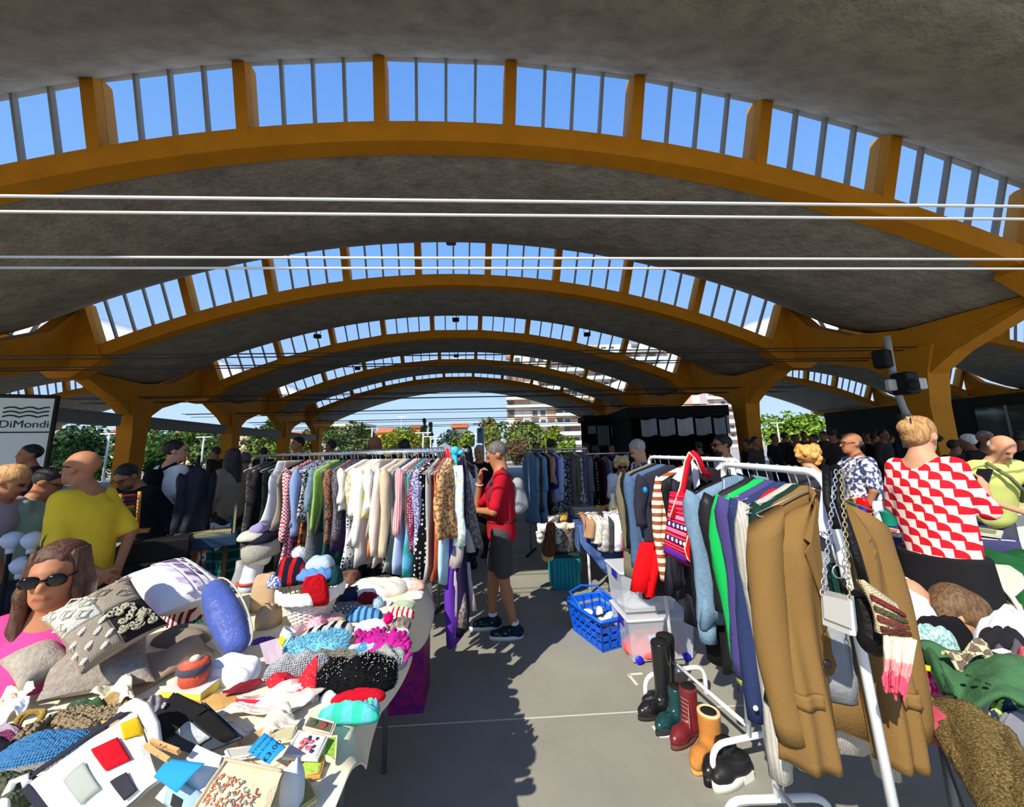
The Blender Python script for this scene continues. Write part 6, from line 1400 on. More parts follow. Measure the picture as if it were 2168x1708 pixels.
HR = cloth(70, 44, 30, bump=.8, bscale=40, pat='brush', pscale=60, col2=(110, 76, 50))
root = empty('doll', P(1165, 1130, TY-.02), 'doll with long brown hair hanging over the bucket', 'doll')
field_obj('hair', [cone(P(1166, 1112, TY-.02), P(1162, 1165, TY-.06), .05, .075, side=(1, 0, 0), q=1.1)], HR, root, .014); field_obj('dress', [cone(P(1158, 1160, TY+.02), P(1160, 1174, TY+.02), .05, .08)], cloth(226, 196, 140), root, .014)
# ---- table under a denim cloth
DEN = cloth(62, 86, 140, pat='melange', pscale=30, col2=(78, 104, 160))
DY = 4.55; dt = .74
L0 = P(1226, 1120, DY+.05); x0 = P(1228, 1110, 4.6).x; x1 = x0+1.25
root = empty('market_table', ((x0+x1)/2, DY+.5, 0), 'folding table under a denim cloth behind the boot rack', 'table')
b = MB(); b.box(((x0+x1)/2, DY+.45, dt-.02), (x1-x0, .9, .03)); b.build('tabletop', plain(220, 220, 216, .6), root)
for x, y in ((x0+.08, DY+.06), (x1-.1, DY+.06), (x0+.1, DY+.8), (x1-.1, DY+.8)): b = MB(); b.tube([(x, y, 0), (x, y, dt-.03)], .016, 8); b.build('leg', WHITEM, root)
b = MB(); b.tube([(x0+.3, DY+.1, 0), (x0+.34, DY+.1, .25), (x0+.4, DY+.1, .36)], .014, 8); b.build('brace', GREYM, root)
def denim(u, v):
    x = x0-.03+(x1-x0+.06)*u
    if v < .45: q = 1-v/.45; dr = .16+.40*sin(pi*min(1, u*1.25))**.7; return Vector((x+.03*q*sin(u*20), DY-.02-.05*q*(1+.4*sin(u*31)), dt+.006-dr*q))
    return Vector((x, DY-.02+(v-.45)/.55*.95, dt+.008))
b = MB(); b.grid(denim, 50, 24, .004); b.build('tablecloth', DEN, label='blue denim cloth draped low over the middle table', cat='tablecloth')
b = MB(); b.grid(lambda u, v: Vector((x0-.035-.02*v*sin(u*9), DY+.9*u, dt+.006-.30*v*(1-.5*u))), 16, 8, .004); b.build('tablecloth', DEN, label='side flap of the denim cloth facing the aisle', cat='tablecloth')
# clothes slung over its front edge
for i, (xo, w_, c_, ln, lb) in enumerate(((.05, .10, (170, 130, 100), .16, 'brown garment slung over the denim table edge, leftmost'), (.13, .10, (226, 222, 212), .22, 'white patterned garment slung over the denim table'), (.20, .10, (200, 196, 190), .30, 'grey lace garment slung over the denim table'), (.27, .07, (60, 58, 62), .32, 'dark garment slung over the denim table'), (.33, .12, (232, 230, 234), .30, 'white shirt with a hanging sleeve on the denim table'), (.43, .14, (214, 210, 214), .12, 'pale lilac garment on the denim table'), (.53, .14, (226, 224, 222), .10, 'white garment nearest the khaki coat on the denim table'))):
    b = MB(); b.grid(lambda u, v: Vector((x0+xo+w_*(u-.5)*(1+.4*v)+.03*v, DY+.30-.42*min(1, v*1.8)-.03*sin(u*6+v*5)-.02*v, dt+.06+.05*sin(min(1, v*1.8)*pi)*(1+.3*sin(u*7))-ln*max(0, v-.55)*2.2)), 12, 22, .02); b.build('garment', cloth(*c_, pat='patch', pscale=24, col2=tuple(max(0, q-34) for q in c_)) if i in (1, 2) else cloth(*c_), label=lb, cat='clothing')
rbox('cloth_bundle', (x0+.29, DY+.24, dt+.05), (.5, .34, .09), 0, cloth(200, 192, 186), None, .03, label='folded clothes stacked flat on the denim table', cat='clothing')
rbox('red_bag', (x0+.58, DY-.13, dt-.22), (.30, .12, .30), 0, cloth(196, 16, 26, pat='check', pscale=9, col2=(150, 8, 20)), None, .02, label='red checked bag hanging at the front of the denim table', cat='bag')
rbox('magazine_stack', (x0+.20, DY+.62, dt+.06), (.40, .26, .10), .05, plain(196, 184, 160, .6, pat='stripe', pscale=14, col2=flat(110, 100, 96), axis='Z'), None, .006, label='stack of magazines on the denim table', cat='magazines')
for i, (px, py, w_, h_, c_, lb) in enumerate(((1250, 1090, .16, .05, (206, 130, 140), 'pink box on the denim table'), (1236, 1098, .10, .12, (120, 90, 130), 'purple patterned gift bag at the denim table corner'))): 
    q = P(px, py, DY+.75); rbox('gift_box', (q.x, q.y, dt+.02+h_/2), (w_, .14, h_), .1, plain(*c_, .6), None, .006, label=lb, cat='box')
q = P(1277, 1090, DY+.6); root = empty('fruit_ornament', (q.x, q.y, dt+.01), 'cluster of orange glass fruit on the denim table', 'ornament')
rng = random.Random(5)
for i in range(9): b = MB(); b.ball((q.x+rng.uniform(-.07, .07), q.y+rng.uniform(-.04, .04), dt+.05+rng.uniform(0, .07)), .032, 12, 8); b.build('fruit', plain(226, 150, 60, .25), root)
b = MB(); b.lathe([(.05, 0), (.08, .02), (.10, .03)], (q.x, q.y, dt+.005), 18); b.build('dish', plain(206, 180, 120, .4), root)
q = P(1300, 1095, DY+.45); b = MB(); b.lathe([(.05, 0), (.062, .01), (.07, .10), (.055, .17), (.03, .22), (.028, .27), (.045, .30), (.04, .30), (.001, .28)], (q.x, q.y, dt+.008), 24); root = empty('vase', (q.x, q.y, dt), 'tall cream vase with a green flower emblem', 'vase'); b.build('body', plain(232, 228, 184, .25), root)
for i in range(5): b = MB(); a = i*1.256; b.ball((q.x+.018*cos(a)-.01, q.y-.066, dt+.11+.018*sin(a)), (.011, .004, .011), 8, 5); b.build('flower_emblem', plain(70, 90, 60, .5), root)
q = P(1313, 1095, DY+.35); b = MB(); b.lathe([(.05, 0), (.052, .005), (.052, .20), (.048, .21), (.001, .21)], (q.x+.02, q.y, dt+.008), 22); root = empty('flower_tin', (q.x, q.y, dt), 'tall rose printed tin beside the cream vase', 'tin'); b.build('tin', cloth(236, 206, 186, pat='floral', pscale=30, col2=(226, 130, 120), rough=.4), root); b = MB(); b.lathe([(.054, 0), (.054, .02), (.001, .022)], (q.x+.02, q.y, dt+.215), 22); b.build('lid', plain(236, 214, 200, .4), root)
# ---- blue shopping basket on the floor
BLU = plain(16, 92, 216, .35)
bA, bB, bC = PG(1276, 1382, .01), PG(1316, 1380, .01), PG(1240, 1300, .28)
b0 = PG(1276, 1382, 0); bw, bd, bh = .30, .42, .25; ang = .42
root = empty('shopping_basket', (b0.x+.12, b0.y+.2, 0), 'bright blue plastic shopping basket full of shoes on the floor', 'basket')
Mb = Matrix.Rotation(ang, 3, 'Z'); oB = Vector((b0.x, b0.y, 0))
def BK(x, y, z, f=None):       # local coordinates, walls lean outwards
    k_ = 1+.22*z/bh; return oB+Mb@Vector((bw/2+(x-.5)*bw*k_, bd/2+(y-.5)*bd*k_, z))
def wall(p0, p1, nm):            # perforated side: bars around rows of holes
    nh = 6 if nm == 'l' else 4
    for r_ in range(4):
        zc = .02+.065*r_; b = MB()
        z0_, z1_ = (zc-.02, zc+.018) if r_ else (0, .045)
        V = []
        for (x, y) in (p0, p1):
            for z in (max(0, z0_+.02), z1_+.02): V.append(BK(x, y, min(bh, z)))
        b.prism([V[0], V[2], V[3], V[1]], Mb@Vector((.006*(1 if nm == 'l' else 0), .006*(0 if nm == 'l' else 1), 0))); b.build('side_band', BLU, root)
    for i in range(nh+1):
        t = i/nh; b = MB(); w_ = .10/nh; V = []
        for tt in (max(0, t-w_*1.2), min(1, t+w_*1.2)):
            x = p0[0]+(p1[0]-p0[0])*tt; y = p0[1]+(p1[1]-p0[1])*tt; V += [BK(x, y, .0), BK(x, y, bh)]
        b.prism([V[0], V[2], V[3], V[1]], Mb@Vector((.006*(1 if nm == 'l' else 0), .006*(0 if nm == 'l' else 1), 0))); b.build('upright', BLU, root)
wall((0, 0), (1, 0), 's'); wall((0, 0), (0, 1), 'l'); wall((1, 0), (1, 1), 'l'); wall((0, 1), (1, 1), 's')
b = MB(); b.prism([BK(0, 0, .004), BK(1, 0, .004), BK(1, 1, .004), BK(0, 1, .004)], (0, 0, .008)); b.build('bottom', BLU, root)
b = MB(); b.tube([BK(x, y, bh+.004) for x, y in ((-.02, -.02), (.5, -.03), (1.02, -.02), (1.03, .5), (1.02, 1.02), (.5, 1.03), (-.02, 1.02), (-.03, .5))], .014, 8, closed=True); b.build('rim', BLU, root)
b = MB(); b.tube([BK(.0, .5, bh), BK(.1, .95, bh+.07), BK(.5, 1.02, bh+.09), BK(.9, .95, bh+.07), BK(1, .5, bh)], .010, 8); b.build('handle', BLU, root)
rng = random.Random(2)
for i in range(10):
    c_ = BK(.2+.6*rng.random(), .15+.7*rng.random(), .06+.13*rng.random()); b = MB(); b.ball(c_, (.09, .035, .032), 12, 7, rot=Matrix.Rotation(rng.uniform(0, 3.1), 3, 'Z')@Matrix.Rotation(rng.uniform(-.4, .4), 3, 'Y')); b.build('slipper', plain(*((236, 234, 230) if i % 2 else (30, 30, 32)), .6), label='%s slipper in the blue basket' % ('white' if i % 2 else 'black'), cat='slipper', group='%s slippers in the blue basket' % ('white' if i % 2 else 'black'))
# ---- stacked clear storage bins
PLA = mat('clear_plastic', (.72, .76, .82), rough=.15, alpha=.30, spec=.7)
def clear_bin(c, d, rz, label, fill, wheels=False):
    root = empty('storage_bin', c, label, 'storage box'); c = Vector(c); w_, dp, h = d; M_ = Matrix.Rotation(rz, 3, 'Z'); T = lambda x, y, z: c+M_@Vector((x*(.90+.10*z/h), y*(.90+.10*z/h), z))
    for nm, pts, off in (('front', [(-w_/2, -dp/2), (w_/2, -dp/2)], (0, .006, 0)), ('back', [(-w_/2, dp/2), (w_/2, dp/2)], (0, -.006, 0)), ('side', [(-w_/2, -dp/2), (-w_/2, dp/2)], (.006, 0, 0)), ('side', [(w_/2, -dp/2), (w_/2, dp/2)], (-.006, 0, 0))):
        b = MB(); (xa, ya), (xb, yb_) = pts; b.prism([T(xa, ya, .02), T(xb, yb_, .02), T(xb, yb_, h), T(xa, ya, h)], M_@Vector(off)); b.build('panel', PLA, root)
    b = MB(); b.prism([T(-w_/2, -dp/2, .02), T(w_/2, -dp/2, .02), T(w_/2, dp/2, .02), T(-w_/2, dp/2, .02)], (0, 0, .006)); b.build('bottom', PLA, root)
    b = MB(); b.box(c+Vector((0, 0, h+.012)), (w_+.03, dp+.03, .024), rz, bev=.01); b.build('lid', mat('clear_lid', (.8, .82, .86), rough=.2, alpha=.55), root)
    for x in (-w_/2-.012, w_/2+.012): b = MB(); b.box(c+M_@Vector((x, -dp*.15, h-.02)), (.014, .09, .06), rz, bev=.004); b.build('latch', plain(36, 30, 160, .4), root)
    if wheels:
        for x in (-w_*.36, w_*.36): b = MB(); b.lathe([(.001, -.012), (.03, -.012), (.03, .012), (.001, .012)], c+M_@Vector((x, -dp*.45, .03)), 16, rot=M_@Matrix.Rotation(pi/2, 3, 'X')); b.build('wheel', plain(36, 30, 190, .4), root)
    if fill:
        for i, (x, y, z, sx_, sy_, h_, col) in enumerate(fill): q = c+M_@Vector((x, y, z)); heap_mesh(q, sx_, sy_, h_, rz, 20+i).build('folded_clothes', cloth(*col), label=('%s clothes inside the %s' % (('coral red', 'pale blue', 'orange')[i % 3], 'lower clear bin' if wheels else 'upper clear bin')), cat='clothing')
c0 = PG(1345, 1414, 0); cB = (c0.x+.22, c0.y+.24, 0)
clear_bin(cB, (.52, .40, .30), .08, 'clear wheeled storage bin with coral clothes, lower one', [(-.02, -.02, .03, .46, .34, .12, (240, 96, 96)), (.02, -.08, .10, .2, .14, .06, (200, 214, 236))], True)
clear_bin((cB[0]-.06, cB[1]+.02, .33), (.44, .36, .30), .08, 'clear storage bin stacked on the wheeled one', [(-.02, 0, .03, .36, .28, .06, (214, 220, 226)), (.03, -.05, .09, .2, .12, .04, (190, 200, 212))])
# ---- farther clothes rails
def far_rail(px0, px1, py, Y0, Y1, z, label, items, seed, lb2, hw=.22):
    A, B = P(px0, py, Y0), P(px1, py, Y1); A.z = B.z = z; t = (B-A).normalized(); a = Vector((-t.y, t.x, 0)); a = -a if a.y > 0 else a
    root = empty('clothes_rail', ((A+B)/2).xy.to_3d(), label, 'clothes rail'); b = MB(); b.tube([A-t*.05, B+t*.05], .016, 8); b.build('hanging_bar', CHROME, root)
    for q in (A, B):
        b = MB(); b.tube([(q.x, q.y, .04), (q.x, q.y, z)], .016, 8); b.build('post', CHROME, root); b = MB(); b.tube([(q+a*.25).xy.to_3d()+Vector((0, 0, .03)), (q-a*.25).xy.to_3d()+Vector((0, 0, .03))], .018, 8); b.build('foot', DARKM, root)
    n = len(items)
    for i, (ds, c_, L, sl, kw) in enumerate(items):
        Rp = A.lerp(B, (i+.6)/(n+.2)); nb = items[i-1][0] if i else items[1][0]
        garment('garment', '%s on the %s, beside the %s' % (ds, lb2, nb), 'clothing', Rp, (a*.72+t*.69*(-1 if t.x > 0 else 1)*(-1)).normalized() if seed == 1 else a, t, L, hw, .035, cloth(*c_, **kw), seed*50+i, sleeves=sl, r=.05)
    return root
far_rail(1118, 1236, 951, 6.3, 6.0, 1.62, 'chrome clothes rail in the sun behind the plush toys', [('pale denim dress', (104, 140, 172), 1.15, .5, {}), ('brown tie top', (84, 56, 44), .95, 0, {}), ('light denim shirt', (110, 150, 184), 1.1, .5, {}), ('black vest', (30, 28, 30), .8, 0, {}), ('tan jacket', (176, 140, 104), .5, .3, {}), ('royal blue top', (44, 44, 140), .6, 0, {}), ('lilac striped shirt', (170, 180, 220), .8, .55, {}), ('black and white floral dress', (36, 36, 40), 1.05, 0, dict(pat='floral', pscale=16, col2=(190, 190, 190))), ('navy sprigged dress', (34, 32, 48), 1.1, 0, dict(pat='floral', pscale=20, col2=(130, 120, 140))), ('grey coat', (98, 92, 88), .95, .5, {}), ('olive jacket', (96, 92, 72), .95, .5, {}), ('cream lace top', (206, 200, 180), .8, 0, dict(pat='floral', pscale=20, col2=(90, 86, 80))), ('slate blue dress', (88, 92, 120), 1.0, 0, {}), ('grey skirt suit', (104, 104, 112), 1.1, .5, {})], 1, 'sunny far rail')
far_rail(1240, 1330, 964, 6.6, 6.9, 1.52, 'thin rail of dark clothes left of the curly haired woman', [('black dotted dress', (28, 26, 28), 1.0, 0, dict(pat='dot', pscale=20, col2=(160, 150, 150))), ('wine red velvet dress', (70, 14, 26), 1.05, 0, {}), ('grey floral dress', (92, 92, 102), 1.05, 0, dict(pat='floral', pscale=18, col2=(140, 140, 150))), ('black cardigan', (26, 24, 26), .9, .5, {}), ('dark print tunic', (50, 40, 44), .9, .4, dict(pat='floral', pscale=18, col2=(130, 100, 100))), ('navy coat', (24, 26, 40), 1.05, .5, {})], 2, 'thin dark rail')
far_rail(720, 930, 949, 4.6, 4.2, 1.66, 'second chrome rail of clothes just behind the long one', [('%s %s' % (a_, k_), c_, .9, .45, {}) for a_, k_, c_ in (('black', 'coat', (26, 26, 28)), ('grey', 'coat', (80, 80, 84)), ('brown', 'coat', (80, 60, 48)), ('dark blue', 'jacket', (36, 44, 70)), ('maroon', 'jacket', (84, 30, 36)), ('charcoal', 'coat', (48, 48, 52)), ('olive', 'coat', (70, 70, 50)), ('black', 'jacket', (22, 22, 24)))], 3, 'hidden middle rail')
# ---- dark stall in the middle distance
root = empty('market_stall', P(1430, 980, 13).xy.to_3d(), 'black canopied market stall with hanging grey sheets', 'market stall'); SB = plain(16, 16, 17, .9)
a, c = P(1326, 900, 13), P(1546, 880, 12); 
b = MB(); b.box(((a.x+c.x)/2, 13.6, 2.72), (c.x-a.x+.3, 2.6, .35)); b.build('canopy', SB, root)
b = MB(); b.box(((a.x+c.x)/2, 14.8, 1.35), (c.x-a.x+.2, .08, 2.7)); b.build('back_wall', SB, root); b = MB(); b.box((a.x-.05, 13.6, 1.35), (.08, 2.4, 2.7)); b.build('side_wall', SB, root); b = MB(); b.box((c.x+.05, 13.6, 1.35), (.08, 2.4, 2.7)); b.build('side_wall', SB, root)
for i in range(5):
    x = a.x+.3+i*(c.x-a.x-.4)/4.4; b = MB(); b.grid(lambda u, v: Vector((x+.52*u, 12.4+.03*sin(u*9), 2.5-.55*v-.03*sin(u*5))), 8, 8, .01); b.build('hanging_sheet', cloth(150, 154, 158) if i != 2 else cloth(186, 188, 190), root)
root = empty('market_stall', P(1270, 980, 15).xy.to_3d(), 'dark stall with printed sheets behind the curly haired woman', 'market stall')
a, c = P(1238, 905, 15), P(1322, 905, 15); b = MB(); b.box(((a.x+c.x)/2, 15.8, 1.4), (c.x-a.x, .1, 2.8)); b.build('back_wall', SB, root); b = MB(); b.box(((a.x+c.x)/2, 15.2, 2.75), (c.x-a.x+.2, 1.4, .2)); b.build('canopy', SB, root)
for i, (o, w_, h_, c_) in enumerate(((.05, .3, .3, (120, 122, 124)), (.40, .45, .75, (104, 106, 108)), (.95, .16, .4, (200, 202, 204)), (1.15, .25, .4, (120, 122, 124)))): b = MB(); b.box((a.x+o+w_/2, 14.6, 2.45-h_/2), (w_, .02, h_)); b.build('hanging_sheet', cloth(*c_), root)
# right part of the hall: screens, low wall with windows
SB2 = plain(20, 20, 20, .9)
wr0, wr1 = N(2.6*HALF, ZK(1), 0), N(2.6*HALF, ZK(5), 0); d = wr1-wr0
b = MB(); b.box((wr0+wr1)/2+Vector((0, 0, 1.8)), (.3, d.length, 3.6), math.atan2(d.y, d.x)-pi/2); WRT = b.build('wall_right', plain(44, 40, 36, .9), kind='structure')
for i, f in enumerate((.10, .24, .38, .55, .72)):
    p = wr0.lerp(wr1, f)+Vector((-.2, 0, 2.1)); o = empty('window_%d' % (NUM+i), p, kind='structure'); b = MB(); b.box(p, (.06, 2.2, 1.9), math.atan2(d.y, d.x)-pi/2); b.build('pane', mat('dark_glass', (.05, .07, .06), rough=.05, spec=.8), o)
    for s_ in (-1.1, 0, 1.1): b = MB(); b.box(p+Vector((-.05, s_, 0)), (.08, .07, 1.95), math.atan2(d.y, d.x)-pi/2); b.build('mullion', STEEL, o)
# ---- fittings on the hall: tie cables, lamps, pipe, speaker
CAB = plain(226, 226, 222, .5)
for i, (p0, p1, lb) in enumerate((((0, 415), (2168, 437), 'upper white tie cable of the nearest pair'), ((0, 448), (2168, 464), 'lower white tie cable of the nearest pair'), ((0, 544), (2168, 549), 'upper white tie cable of the second pair'), ((0, 567), (2168, 569), 'lower white tie cable of the second pair'))):
    zc = 3.0; A, B = PG(p0[0], p0[1], zc), PG(p1[0], p1[1], zc); d = B-A; b = MB(); b.tube([A-d*.8, B+d*.8], (.0085 if i < 2 else .0095), 8); b.build('tie_cable', CAB, label=lb, cat='cable')
DC = plain(46, 46, 48, .6)
for k in range(1, 6):
    for i, (dz, zz) in enumerate(((2.0, 3.5), (2.25, 3.5), (2.6, 3.42), (3.0, 3.46))):
        b = MB(); b.tube([N(-HALF*1.2, ZK(k)+dz, zz), N(HALF*1.2, ZK(k)+dz, zz)], .012, 6); b.build('tie_cable', DC, label='thin dark tie cable across the hall between the far columns', cat='cable', group='dark tie cables across the far bays')
def flood(px, py, k, label, s_=1.0):
    r_ = ray(px, py); c_ = None
    for i in range(400):           # walk out to the arch plane
        t = i*.02; p = Vector((0, 0, HC))+r_*(t/FPX*4)
        Y = (p.y*_cy-p.x*_sy); X = p.x*_cy+p.y*_sy-CXN
        if Y-SK*X >= ZK(k)-.45: c_ = p; break
    if c_ is None: return
    root = empty('flood_light', c_, label, 'lamp'); b = MB(); b.box(c_, (.26*s_, .16*s_, .15*s_), bev=.02); b.build('housing', DARKM, root); b = MB(); b.tube([c_+Vector((-.12*s_, 0, 0)), c_+Vector((-.12*s_, 0, .25)), c_+Vector((.12*s_, 0, .25)), c_+Vector((.12*s_, 0, 0))], .012, 6); b.build('bracket', DARKM, root); b = MB(); b.tube([c_+Vector((0, 0, .25)), c_+Vector((0, 0, .75))], .02, 6); b.build('stem', DARKM, root)
for a in ((955, 512, 2, 'dark flood lamp under the crown of the second arch'), (465, 555, 2, 'dark flood lamp left on the second arch'), (1408, 553, 2, 'dark flood lamp right on the second arch'), (965, 677, 3, 'dark flood lamp under the crown of the third arch'), (672, 712, 3, 'dark flood lamp left on the third arch'), (1243, 708, 3, 'dark flood lamp right on the third arch'), (966, 753, 4, 'dark flood lamp under the crown of the fourth arch'), (757, 780, 4, 'dark flood lamp left on the fourth arch')): flood(*a)
cR = N(HALF, ZK(1)+.45*LB, 0); 
root = empty('drain_pipe', cR, 'pale drain pipe running down the right ochre column', 'pipe'); pd = cR.y-.55
b = MB(); b.tube([P(1878, 712, pd), P(1884, 750, pd), P(1896, 820, pd-.05), P(1912, 862, pd), P(1926, 890, pd), P(1950, 960, pd), P(1985, 1075, pd), Vector((P(1985, 1075, pd).x, pd, 0))], .055, 10); b.build('pipe', plain(176, 178, 174, .5), root)
for px, py in ((1890, 790), (1922, 880)): b = MB(); b.lathe([(.065, -.03), (.065, .03)], P(px, py, pd-.02), 12); b.build('clamp', plain(150, 152, 150, .5), root)
q = P(1916, 812, pd-.15); root = empty('loudspeaker', q, 'black loudspeaker on the right ochre column', 'loudspeaker'); b = MB(); b.box(q, (.30, .30, .42), .2, bev=.03); b.build('cabinet', DARKM, root); b = MB(); b.lathe([(.001, 0), (.09, 0), (.11, .01), (.11, .03)], q+Vector((-.03, -.16, -.05)), 18, rot=Matrix.Rotation(pi/2, 3, 'X')); b.build('cone', plain(30, 30, 32, .8), root)
for px, py, lb in ((1888, 815, 'grey junction box left of the loudspeaker'), (1949, 812, 'white junction box right of the loudspeaker')): q = P(px, py, pd-.1); rbox('junction_box', q, (.20, .1, .22), .1, plain(214, 214, 208, .5), None, .02, label=lb, cat='junction box')
q = P(1868, 760, pd-.02); rbox('loudspeaker', q, (.24, .24, .36), .4, DARKM, None, .03, label='second black speaker higher on the pipe side', cat='loudspeaker')
# ---- left: white name panel
a, c = P(-210, 838, 6.3), P(122, 846, 7.0); zt = P(60, 842, 6.9).z; zb = 1.05; d = (c-a); d.z = 0; nrm = Vector((d.y, -d.x, 0)).normalized(); root = empty('name_panel', ((a+c)/2).xy.to_3d(), 'large white stall panel with wave logos and the stall name', 'sign')
nrm = nrm if nrm.y < 0 else -nrm
PANW = plain(206, 212, 208, .18)
b = MB(); b.prism([Vector((a.x, a.y, zb)), Vector((c.x, c.y, zb)), Vector((c.x, c.y, zt)), Vector((a.x, a.y, zt))], -nrm*.06); b.build('board', PANW, root)
zl = P(60, 915, 6.9).z; b = MB(); b.prism([Vector((a.x, a.y, zl-.012))+nrm*.001, Vector((c.x, c.y, zl-.012))+nrm*.001, Vector((c.x, c.y, zl+.012))+nrm*.001, Vector((a.x, a.y, zl+.012))+nrm*.001], nrm*.004); b.build('rule_line', DARKM, root)
for p_, q_ in ((Vector((c.x, c.y, zb)), Vector((c.x, c.y, zt+.04))), (Vector((a.x, a.y, zt+.02)), Vector((c.x, c.y, zt+.02)))): b = MB(); b.tube([p_, q_], .035, 6); b.build('frame', plain(40, 36, 30, .7), root)
du = d.normalized()
for k_, pxc in enumerate((50, -80)):
    t = P(pxc, 900, 6.85); s_ = (t-Vector((a.x, a.y, t.z))).dot(du); o = Vector((a.x, a.y, 0))+du*s_+nrm*.006; zw = P(64, 872, 6.85).z; zt2 = P(64, 898, 6.85).z
    text_on('DiMondi', o+Vector((0, 0, zt2)), du, Vector((0, 0, 1)), .19, DARKM, root)
    for w_ in range(3):
        b = MB(); b.tube([o+du*(-.30+.60*i/24)+Vector((0, 0, zw+.075-.075*w_+.035*abs(sin(i/24*pi*2.5+.3))-.02)) for i in range(25)], .013, 6); b.build('wave_mark', DARKM, root)
# ---- left stall: bench with abacus, boxes, bags
WD = plain(150, 108, 60, .6, var=.15)
bl = PG(250, 1215, .0); BY = 3.4
def bench_pt(px, py): return P(px, py, BY)
root = empty('trestle_bench', P(330, 1200, BY).xy.to_3d(), 'low wooden trestle bench behind the cushions', 'bench'); A, B = P(190, 1222, 3.0), P(430, 1150, 3.9); zb_ = (A.z+B.z)/2; A.z = B.z = zb_
d = (B-A); b = MB(); b.prism([A, B, B+Vector((.12, .34, 0)), A+Vector((.12, .34, 0))], (0, 0, -.035)); b.build('plank', plain(120, 110, 80, .7, var=.2), root)
for t in (.12, .85):
    for o in (Vector((.02, .04, 0)), Vector((.12, .3, 0))): q = A.lerp(B, t)+o; b = MB(); b.tube([q.xy.to_3d(), q-Vector((0, 0, .03))], .022, 6); b.build('leg', WD, root)
def on_bench(t, o=.16): q = A.lerp(B, t)+Vector((.05, o, 0)); return q
q = on_bench(.30); rbox('toy_case', q+Vector((0, 0, .08)), (.46, .26, .16), .62, plain(22, 21, 22, .6), None, .01, label='flat black case on the wooden bench', cat='case')
q = on_bench(.68, .2); rbox('board_game', q+Vector((0, 0, .05)), (.62, .34, .10), .62, plain(40, 70, 96, .6), None, .008, label='blue board game box on the bench under the laptop case', cat='game box'); rbox('board_game_print', q+Vector((-.25, -.12, .05)), (.20, .02, .075), .62, plain(226, 200, 190, .6), None, .002, label='red and white printed end of the blue game box', cat='game box')
q = on_bench(.72, .22)+Vector((0, 0, .10)); root = empty('open_case', q, 'thin olive case lying open on the game box', 'case'); b = MB(); b.box(q+Vector((0, 0, .015)), (.44, .30, .03), .62); b.build('base', plain(150, 144, 110, .6), root); b = MB(); b.box(q+Vector((.21, .12, .14)), (.02, .30, .26), .62); b.build('lid', plain(160, 156, 120, .6), root)
c_ = P(262, 1120, 3.28); root = empty('abacus', c_, 'wooden abacus with coloured bead rows on the bench', 'abacus'); OR = plain(206, 138, 60, .5)
A0, A1, T0, T1 = P(240, 1128, 3.25), P(290, 1122, 3.45), P(256, 1045, 3.25), P(296, 1040, 3.45)
for p_, q_ in ((A0, T0), (A1, T1)): b = MB(); b.tube([p_, q_], .014, 6); b.build('post', OR, root)
for p_ in (A0, A1): b = MB(); b.box(p_+Vector((0, 0, -.01)), (.16, .06, .03), .5); b.build('foot', OR, root)
CB = [(60, 80, 90), (70, 96, 70), (206, 170, 60), (160, 50, 40), (60, 80, 120), (90, 110, 60), (206, 170, 60), (150, 44, 40), (60, 70, 110), (160, 60, 40)]
for i in range(10):
    t = (i+.6)/10.6; p_, q_ = A0.lerp(T0, t), A1.lerp(T1, t); b = MB(); b.tube([p_, q_], .003, 5); b.build('wire', GREYM, root)
    n = 6
    for j in range(n): b = MB(); b.ball(p_.lerp(q_, .2+.7*j/n*(.8+.2*((i*7) % 3)/2)), .0155, 8, 5); b.build('bead', plain(*CB[i], .4), root)
# globe lamps, red crate, boxes at the far left
OPAL = plain(196, 206, 226, .12)
for px, py, lb in ((26, 1142, 'white glass globe lamp, left of the two'), (70, 1142, 'white glass globe lamp, right of the two'), (46, 1195, 'lower pale glass shade under the globes')):
    q = P(px, py, 2.6); root = empty('globe_lamp', q-Vector((0, 0, .1)), lb, 'lamp'); b = MB(); b.lathe([(.02, -.055), (.03, -.05), (.05, -.02), (.055, .008), (.04, .036), (.014, .05), (.001, .052)], q, 20); b.build('globe', OPAL, root); b = MB(); b.lathe([(.022, -.085), (.022, -.05)], q, 14); b.build('collar', plain(200, 204, 206, .3), root)
    b = MB(); b.lathe([(.06, 0), (.05, .02), (.012, .04), (.012, q.z-.08-.45)], Vector((q.x, q.y, .45)), 12); b.build('stand', DARKM, root)
q = P(15, 1250, 2.5); rbox('red_crate', (q.x-.05, q.y, .35), (.75, .5, .62), .3, plain(130, 8, 12, .6), None, .02, label='dark red crate at the left edge below the globe lamps', cat='crate')
q = P(60, 1215, 2.7); rbox('dark_case', (q.x, q.y+.25, .4), (.7, .4, .8), .3, plain(26, 28, 40, .7), None, .02, label='dark case behind the red crate', cat='case')
# daisy bag, teal bag, hanging jacket
q = PG(440, 1197, 0); root = empty('daisy_bag', q, 'orange shopping bag printed with white daisies', 'bag'); bw_ = .46; b = MB(); b.box((q.x, q.y+.12, .22), (bw_, .22, .44), .1, taper=.95, bev=.02); b.build('bag', plain(196, 104, 46, .7), root)
for i, (ox, oz) in enumerate(((-.13, .30), (.10, .33), (-.08, .12), (.14, .14), (-.20, .05))):
    cc = Vector((q.x+ox, q.y+.005+ox*.1, oz))
    for k_ in range(10): a = k_*pi/5; b = MB(); b.ball(cc+Vector((.05*cos(a), -.004, .05*sin(a))), (.032, .004, .011), 7, 4, rot=Matrix.Rotation(-a, 3, 'Y')); b.build('petal', plain(232, 232, 236, .7), root)
    b = MB(); b.ball(cc+Vector((0, -.006, 0)), (.02, .006, .02), 10, 5); b.build('flower_eye', plain(206, 90, 70, .7), root)
